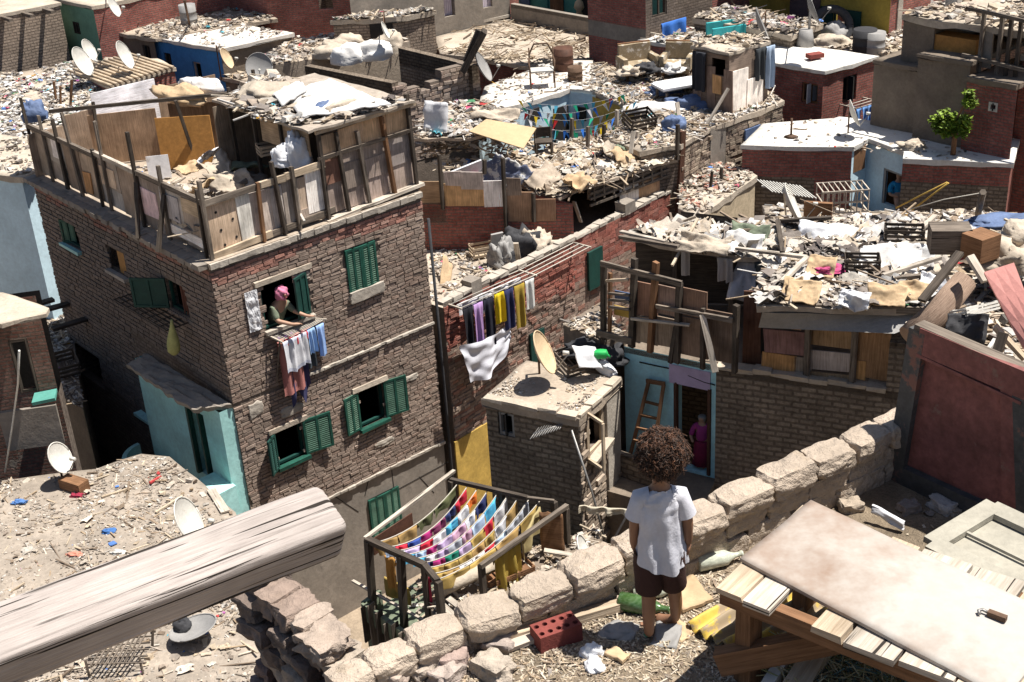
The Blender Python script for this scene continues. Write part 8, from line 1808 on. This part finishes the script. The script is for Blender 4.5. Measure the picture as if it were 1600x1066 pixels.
stuff('rubbish', 'straw and scraps on top of the dark mud house', P2_(b0_, g1_, g1_ + AX * 3, b0_ + AX * 3), zb1 + .05, 260, size=(.1, .5), bright=0, heap=.25, pal=WOODY + BEIGE, seed=114)
mb = MB(); wall(mb, g1_ + AX * 2.6, g0_ + AX * 2.6, zd2, zb1); wall(mb, g0_ + AX * 2.6, g1_ + AX * 2.6, zd2, zb1); mb.build('dark_backing', 'dark', e)  # near-black backing, the shade of the open room put into its colour
zr4 = zd2
for x, mt in ((1528, 'wood_grey'), (1556, 'wood_grey'), (1585, 'wood_dark'), (1570, 'wood_dark')):
    p = runx(g0_ - AX * .1, BD, x); mb = MB(); mb.beam(V((p.x, p.y, zd2 - .3)), V((p.x, p.y, zb1 + .4)), .085); mb.build('post', mt, e)
u0_ = uvz(1532, 60, g0_, g1_)[0]; u1_ = uvz(1552, 60, g0_, g1_)[0]
mb = MB(); mb.beam(wp(g0_, g1_, (u0_ + u1_) / 2, zd2 - .2, .0), wp(g0_, g1_, (u0_ + u1_) / 2, zb1 - .1, .0), .06, u1_ - u0_, up=BD); mb.build('board_panel', 'plaster_grey', e)
mb = MB(); p = runx(g0_ + AX * .3, BD, 1495); mb.beam(V((p.x, p.y, zd2 + .2)) - BD * .6, V((p.x, p.y, zd2 + .2)) + BD * .6, .5, .42); thing(mb, 'brown_chest', 'orangeboard', 'orange brown chest in the open upper room at the right', 'chest')
for z, d in ((zb1 + .45, .2), (zd2 + .1, .25)): mb = MB(); mb.beam(wp(g0_, g1_, u0_ - .3, z, d), wp(g0_, g1_, u0_ + 3.5, z - .3, d), .08); mb.build('rail', 'wood_grey', e)
hang(wp(b0_, b1_, 1.2, zb1 + .75, .1), wp(g0_, g1_, .6, zb1 + .9, .1), .35, (.6, .57, .52), 'white cloth over a rail on top of the dark mud house', 'cloth', None, nf=2, sd=3)
mb = MB(); mb.beam(b0_ * 0 + wp(b0_, b1_, .3, zb1 + .7, .05), wp(g0_, g1_, 2.6, zb1 + 1.1, .05), .06); thing(mb, 'rail_pole', 'wood_grey', 'long thin pole above the roof of the dark mud house', 'pole')
e2 = empty('dark_red_house', H0_(d2), 'shaded red brick house with one small window at the right', 'house')
r0_, r1_ = d2 - AX * .35, runx(d2 - AX * .35, BD, 1590); zr5 = uvz(1530, 135, r0_, r1_)[1]
hwr = hole(r0_, r1_, (1545, 159), (1558, 176))
mb = MB(); wall(mb, r0_, r1_, 0, zr5 + .15, [hwr]); wall(mb, r0_ + AX * 3, r0_, 0, zr5 + .15); mb.build('wall', 'brick_red', e2); opening(r0_, r1_, hwr, e2, 'window', 'dish', 'glassdark', .03, 0)
slab(P2_(r0_, r1_, r1_ + AX * 4, r0_ + AX * 4), zr5 + .2, .12, 'mudwall', e2, sd=114)
e3 = empty('near_red_house', H0_(r1_), 'red brick house wall at the right edge behind the white roof', 'house')
n0 = at(1583, 215, ZW) ; n1 = runx(n0, BD, 1700)
mb = MB(); wall(mb, n0, n1, 0, 9.3); wall(mb, n0 + AX * 3, n0, 0, 9.3); mb.build('wall', 'brick_red', e3); slab(P2_(n0, n1, n1 + AX * 4, n0 + AX * 4), 9.35, .15, 'roofdust', e3, sd=115)
# shrub
tr = empty('leafy_shrub', at(1490, 215, 7.2), 'bright green leafy shrub growing between the shaded walls and the white roof', 'shrub')
tb0 = onp(1492, 212, d1 - AX * .9, AX); mb = MB(); rt = random.Random(8)
for (x, y, r_, n_) in ((1470, 194, .3, 170), (1481, 201, .34, 200), (1493, 196, .3, 150), (1502, 203, .26, 120), (1476, 181, .24, 100), (1508, 190, .22, 80), (1516, 160, .22, 110), (1514, 147, .16, 70), (1461, 189, .2, 70), (1490, 184, .2, 60)):
    c = onp(x, y, tb0, AX)
    for k in range(n_):
        d = V((rt.gauss(0, 1), rt.gauss(0, 1), rt.gauss(0, 1))).normalized() * r_ * .8 * rt.uniform(.25, 1) ** .6; p = c + d
        a = V((rt.uniform(-1, 1), rt.uniform(-1, 1), rt.uniform(-.6, .6))).normalized() * rt.uniform(.06, .12); b = a.cross(V((rt.uniform(-1, 1), rt.uniform(-1, 1), 1))).normalized() * .035
        g = rt.uniform(.35, 1.35); mb.face([p - a, p + b, p + a, p - b], None, (.2 * g, .3 * g, .03 * g))
mb.build('foliage', 'leafmat', tr)
mb = MB(); mb.tube([V((tb0.x, tb0.y, 7.1)), tb0 + V((0, 0, .05)), onp(1490, 195, tb0, AX), onp(1514, 150, tb0, AX)], [.07, .06, .04, .015], 7); mb.tube([tb0, onp(1472, 185, tb0, AX)], [.06, .02], 6); mb.build('stem', 'wood_brown', tr)
# ---------------------------------------------------------------- upper left
ZT8 = 7.9
e, a_, f_, r_, b_ = qh('blue_house', 'bright blue house front with dark door under a pale earth roof', (238, 57), (344, 76), (455, 52), ZT8, 'plaster_blue', 'mudwall', 'roofwhite', [((255, 82), (270, 106), 'window', 'wood_dark', 'glassdark', 1), ((300, 96), (318, 130), 'door', 'dish_grey', None)], th=.12, amp=.08, over=.12, sd=121)
stuff('rubbish', 'scraps on the pale roof of the blue house', P2_(a_, f_, r_, b_), ZT8 + .03, 160, size=(.06, .3), bright=.03, heap=.08, seed=122)
m0, m1 = at(125, 44, ZT8), at(240, 60, ZT8)
e = empty('mud_house', H0_(m0), 'mud walled house with a sagging earth roof left of the blue house', 'house')
hm = [hole(m0, m1, (166, 54), (180, 100)), hole(m0, m1, (222, 70), (238, 98))]
mb = MB(); wall(mb, m0, m1, 0, ZT8 - .05, hm); mb.build('wall', 'mudwall', e); opening(m0, m1, hm[1], e, 'window', 'wood_dark', 'glassdark', .05); opening(m0, m1, hm[0], e, 'door', 'wood_dark', None, .05)
mq = c_([(120, 42), (190, 52), (243, 60), (330, 45), (430, 30), (380, 8), (210, 12), (170, 22)], ZT8 + .05)
slab(P2_(*mq), ZT8 + .05, .12, 'roofmud', e, amp=.15, sd=123)
stuff('rubbish', 'rubble over the sagging roof of the mud house', P2_(*mq), ZT8 + .1, 700, size=(.1, .4), bright=.01, heap=.15, pal=BEIGE, mix=(.35, .25, .3, .1), seed=124)
drum(297, 42, ZT8, .3, .8, 'grey chimney drum with a rod on the mud house roof', 'dish_grey')
mb = MB(); p = at(293, 25, ZT8 + .3); mb.tube([at(297, 42, ZT8), at(288, 0, ZT8 + 1.6)], .04, 6); thing(mb, 'thin_rod', 'rust', 'thin rod beside the grey chimney drum', 'rod')
# turquoise green house and wall at the far left
t0z, t1z = at(92, 2, 9.0), at(145, 12, 9.0)
e = empty('green_wall_house', H0_(t0z), 'dull green house side with one dark window at the upper left', 'house')
ht = hole(t0z, t1z, (112, 34), (125, 54))
mb = MB(); wall(mb, t0z - BD * 1, t1z, 0, 9.0, [(ht[0] + 1, ht[1] + 1, ht[2], ht[3])]); mb.build('wall', 'plaster_green', e); opening(t0z, t1z, ht, e, 'window', 'dark', None, .05)
mb = MB(); wall(mb, t1z, t1z + AX * 6, 0, 9.0); mb.build('wall', 'brick_red', e); slab(P2_(t0z - BD, t1z, t1z + AX * 6, t0z - BD + AX * 6), 9.05, .12, 'mudlight', e, sd=125)
q1_ = at(112, 100, 6.9); q0_ = q1_ - AX * 9.0; zw_ = uvz(95, 5, q0_, q1_)[1]
e = empty('beam_wall_house', H0_(q0_), 'brown brick wall with projecting roof beams at the upper left corner', 'house')
mb = MB(); wall(mb, q0_, q1_, 0, zw_); wall(mb, q1_, q1_ + BX * 5, 0, zw_); mb.build('wall', 'brick_lit', e)
lq = (q1_ - q0_).length
for k in range(6): mb = MB(); mb.beam(wp(q0_, q1_, lq - .6 - k * .75, zw_ - .1, -.2), wp(q0_, q1_, lq - .6 - k * .75, zw_ - .1, .75), .14, .1); mb.build('beam', 'wood_grey', e)
slab(P2_(q0_, q1_, q1_ + BX * 5, q0_ + BX * 5), zw_ + .03, .12, 'mudlight', e, sd=126)
# rubbish field on the roofs at the left
ZTR = 7.3
tf = c_([(-120, 125), (0, 118), (115, 100), (150, 96), (175, 130), (150, 175), (60, 235), (-20, 262), (-120, 262)], ZTR)
e = empty('rubbish_roof_house', H0_(centre(tf)), 'house at the left edge whose roof is buried in white rubbish', 'house')
mb = MB(); mb.prism([H0_(p) for p in tf[::-1]], 0, ZTR - .06, top=False); mb.build('wall', 'brick_shade', e); slab(P2_(*tf[::-1]), ZTR, .12, 'roofdust', e, sd=127)
stuff('rubbish', 'thick layer of white rubbish on the roof at the left edge', P2_(*tf), ZTR + .03, 5200, size=(.06, .34), bright=.02, heap=.25, pal=TRASH + [(.74, .73, .72)] * 4, mix=(.3, .08, .3, .32), seed=128)
dish(at(127, 97, ZTR + .9), (.75, -.55, .3), .47, 'large white dish at the right of the rubbish field', at(128, 128, ZTR), mat='dish')
dish(at(138, 79, ZTR + .9), (.8, -.5, .3), .36, 'smaller white dish behind the large one', at(140, 100, ZTR), mat='dish')
for i, (x0, y0, y1) in enumerate(((88, 160, 128), (95, 165, 135), (110, 170, 125))):
    p = at(x0, y0, ZTR); plank(p, onp(x0 - 4 + i * 3, y1, p, V((0, 1, 0))), .06, .06, ('thin stick leaning left in the white rubbish', 'short stick right of the leaning one in the white rubbish', 'upright stick by the corner of the shack fence')[i], 'wood_brown', 'thin_stick', 'stick')
wq = c_([(140, 120), (172, 136), (272, 106), (245, 92), (165, 90)], 7.6)
e = empty('pole_roof_house', H0_(centre(wq)), 'small red brick house with a roof of laid poles before the blue house', 'house')
mb = MB(); mb.prism([H0_(p) for p in wq], 0, 7.52, top=False); mb.build('wall', 'brick_red', e); slab(P2_(*wq), 7.6, .1, 'mudlight', e, sd=129)
mb = MB()
for k in range(13): p = lerp(wq[1], wq[2], k / 12.5) ; d = BX; mb.tube([p + V((0, 0, .06)) - d * .15, p + d * 3.0 + V((0, 0, .06))], .05, 6)
mb.build('roof_poles', 'wood_light', e)
dish(at(193, 87, 8.3), (.9, -.35, .35), .45, 'white dish seen edge on above the pole roof', at(197, 108, 7.6), mat='dish')
# middle back: mud roofs, sacks, ruined walls
c5 = c_([(344, 120), (420, 135), (480, 108), (560, 78), (640, 78), (600, 62), (450, 52), (400, 75)], 6.9)
e = empty('sack_roof_house', H0_(centre(c5)), 'mud house with sacks and boards on its stepped roof behind the shack', 'house')
mb = MB(); mb.prism([H0_(p) for p in c5], 0, 6.85, top=False); mb.build('wall', 'mudwall', e); slab(P2_(*c5), 6.9, .12, 'roofmud', e, amp=.15, sd=131)
stuff('rubbish', 'boards and rubble on the stepped roof behind the shack', P2_(*c5), 6.95, 520, size=(.1, .45), bright=.01, heap=.25, pal=BEIGE + WOODY, seed=132)
mb = MB(); s_a, s_b = at(380, 100, 6.9), at(488, 102, 6.9)
st_ = c_([(385, 105), (490, 90), (610, 68), (640, 62), (560, 50), (450, 60)], 7.6)
mb.prism([H0_(p) for p in st_], 0, 7.55); mb.build('upper_roof', 'roofmud', e)
stuff('rubbish', 'scraps and boards on the higher step of the roof', P2_(*st_), 7.6, 300, size=(.1, .45), bright=.02, heap=.15, pal=BEIGE + TRASH, seed=133)
for i, (x, y, sx, lab) in enumerate(((523, 80, .5, 'grey buff sack at the left of the sack pile'), (545, 73, .55, 'flat buff sack on top of the sack pile'), (520, 88, .6, 'lower sack at the front of the pile'), (585, 92, .6, 'big white bundle right of the sack pile'), (545, 98, .5, 'white hanging sheet like bundle before the sacks'), (610, 80, .45, 'tan bundle at the right end of the sacks'))):
    clothlump('filled_sack', lab, 'sack', at(x, y, 7.6), (sx, .4, .4 if i < 3 else .6), 'mudlight' if i not in (3, 4) else 'canvas', i * 4 + 2, amp=.25, yaw=.1)
dish(at(405, 106, 8.0), (.15, -.9, .45), .44, 'big grey round dish facing the camera behind the shack', at(408, 132, 6.9), mat='dish_grey')
dish(at(353, 92, 8.1), (.8, -.5, .2), .33, 'buff dish at the corner of the blue house', at(346, 125, 6.9), mat='dish_buff')
dish(at(601, 48, 8.6), (.95, -.25, .2), .27, 'small white dish seen edge on before the mud block', at(604, 62, 7.6), mat='dish')
dish(at(177, 12, 9.6), (.85, -.4, .3), .32, 'white dish at the top edge above the mud house', at(180, 26, 8.0), mat='dish')
ZM = 8.3
e, a_, f_, r_, b_ = qh('mud_block_house', 'sunlit rough mud brick block with a dark opening', (520, 32), (616, 27), (678, 16), ZM, 'brick_lit', 'brick_lit', 'mudlight', sd=134, over=.1, amp=.08, th=.18)
mb = MB(); u_ = uvz(596, 45, a_, f_); mb.beam(wp(a_, f_, u_[0], ZM - 1.4, .02), wp(a_, f_, u_[0], ZM - .2, .02), .04, .8, up=(f_ - a_).normalized()); mb.build('opening', 'dark', e)
stuff('rubbish', 'rubbish on the top of the mud block', P2_(a_, f_, r_, b_), ZM + .03, 300, size=(.1, .4), bright=.04, heap=.2, seed=135)
rd = empty('far_red_house', H0_(at(420, 25, 8.6)), 'far red brick house with a dark doorway at the top edge', 'house')
x0_, x1_ = at(420, 26, 8.0), at(520, 18, 8.0); hr2 = hole(x0_, x1_, (495, -20), (521, 14))
mb = MB(); wall(mb, x0_ - AX * .0, x1_ + (x1_ - x0_) * .4, 0, 13, [hr2]); wall(mb, x0_ + (x1_ - x0_) * 0 + BX * 4, x0_, 0, 13); mb.build('wall', 'brick_red', rd)
# ruined walls
def palz(u, z, r): f = r.uniform(.75, 1.2); c = r.choice([(.4, .31, .25), (.36, .27, .22), (.45, .36, .3)]); return (c[0] * f, c[1] * f, c[2] * f)
rw = empty('ruined_house', H0_(at(650, 120, 7)), 'roofless ruined house with ragged brick walls and a broken timber', 'ruin')
za = 8.4
a0_, a1_ = at(476, 104, za), at(612, 131, za); a2_ = at(748, 98, za)
mb = MB(); wall(mb, a0_, a1_, 0, za); wall(mb, a1_, a0_, 0, za); mb.prism([H0_(a0_), H0_(a1_), H0_(a1_) + AX * .22, H0_(a0_) + AX * .22], za - .5, za + .02); mb.build('wall', 'brick_mud', rw)
La2 = (a2_ - a1_).length
mb = MB(); prof_ = [(0, .0), (.16, -.12), (.3, -.35), (.42, -.42), (.55, .02), (.8, .12), (1, .1)]
for (t0q, h0), (t1q, h1) in zip(prof_, prof_[1:]):
    bricks(mb, lerp(a1_, a2_, t0q), lerp(a1_, a2_, t1q), 6.0, za + (h0 + h1) / 2, (), .24, .085, .02, .025, palz, r=r1)
mb.build('brickwork', 'brickpiece', rw)
mb = MB()
for (t0q, h0), (t1q, h1) in zip(prof_, prof_[1:]):
    p, q = lerp(a1_, a2_, t0q), lerp(a1_, a2_, t1q); h_ = za + (h0 + h1) / 2 - .03; mb.prism([H0_(p), H0_(q), H0_(q) + BX * .25, H0_(p) + BX * .25], 0, h_)
mb.build('wall', 'mortar', rw)
c0_, c1_ = at(622, 76, za), at(737, 104, za)
mb = MB(); wall(mb, c0_, c1_, 0, za); mb.prism([H0_(c0_), H0_(c1_), H0_(c1_) + AX * .22, H0_(c0_) + AX * .22], za - .5, za + .02); mb.build('wall', 'brick_mud', rw)
p = at(722, 112, 8.3); mb = MB(); mb.beam(p, onp(757, 48, p, V((0, 1, 0))), .4, .16, jit=.04); mb.beam(p + V((.1, 0, .3)), onp(747, 47, p, V((0, 1, 0))), .12, .12, jit=.03); thing(mb, 'broken_timber', 'wood_dark', 'dark broken timber sticking up from the ruined wall', 'timber')
rfl = c_([(640, 200), (612, 160), (735, 110), (760, 135), (750, 185)], 7.0)
# far rows behind everything, cut by the top edge
rz = random.Random(77)
for i, (x, y) in enumerate(((-40, -30), (120, -25), (250, -22), (400, -40), (560, -30), (760, -90), (900, -90), (1080, -60), (1260, -70), (1450, -20), (1600, -10))):
    p = at(x, y, 6.5); w_ = rz.uniform(5, 7.5); d_ = 7; h_ = rz.uniform(6.5, 8.2)
    if i in (9, 10): h_ = 9.6
    c = V((p.x, p.y, 0)); e = empty('far_house', c, ('far brick house at the top left corner', 'far house behind the green wall at upper left', 'far house behind the mud roofs', 'far house behind the chimney drum', 'far house behind the mud block', 'far house behind the grey brown front', 'far house behind the green front', 'far house behind the tall red house', 'far house behind the yellow front', 'far house behind the dark mud house', 'far house at the top right corner')[i], 'house')
    q = [c, c - BX * w_, c - BX * w_ + AX * d_, c + AX * d_]
    mb = MB(); mb.prism(q, 0, h_ - .05, top=False); mb.build('wall', rz.choice(['brick_red', 'brick_mud', 'brick_grey']), e); slab(P2_(*q), h_, .14, rz.choice(['roofdust', 'roofwhite', 'roofmud']), e, sd=140 + i)
    stuff('rubbish', 'rubbish on the roof of a far house, number of roofs behind the top row' if False else 'rubbish on the ' + e['label'].replace('far ', 'roof of the far ', 1), P2_(*q), h_ + .02, 220, size=(.1, .5), bright=.02, heap=.2, seed=150 + i)
# ================================================================ light, sky and camera
w = bpy.data.worlds.new('World'); scene.world = w; w.use_nodes = True
nt = w.node_tree; nt.nodes.clear()
SA, SN = .30, .24
sd = (AX * SA - BX * SN + V((0, 0, 1))).normalized()      # towards the sun
sel = math.asin(sd.z); saz = math.atan2(sd.x, sd.y)
sky = N(nt, 'ShaderNodeTexSky', sky_type='NISHITA', sun_disc=False, sun_elevation=sel, sun_rotation=saz, altitude=100.0, air_density=1.0, dust_density=1.5)
bg = N(nt, 'ShaderNodeBackground', Strength=.052); out = N(nt, 'ShaderNodeOutputWorld')
nt.links.new(sky.outputs[0], bg.inputs[0]); nt.links.new(bg.outputs[0], out.inputs[0])
L = bpy.data.lights.new('sun', 'SUN'); L.energy = 5.0; L.angle = D2R(.5); L.color = (1, .955, .88)
lo = bpy.data.objects.new('sun', L); COL.objects.link(lo); lo.rotation_euler = (-sd).to_track_quat('-Z', 'Y').to_euler(); lo.location = (0, 0, 60)
cd = bpy.data.cameras.new('camera'); co = bpy.data.objects.new('camera', cd); COL.objects.link(co)
cd.sensor_width = 36; cd.lens = 36 * FPX / 1600; cd.clip_end = 2000; cd.clip_start = .05
m = Matrix((_r, _u, -_f)).transposed().to_4x4(); m.translation = CAM; co.matrix_world = m
scene.camera = co
vs = scene.view_settings; vs.view_transform = 'Standard'; vs.look = 'None'; vs.exposure = .78; vs.gamma = 1; vs.use_curve_mapping = False
scene.cycles.max_bounces = 6; scene.cycles.use_denoising = True
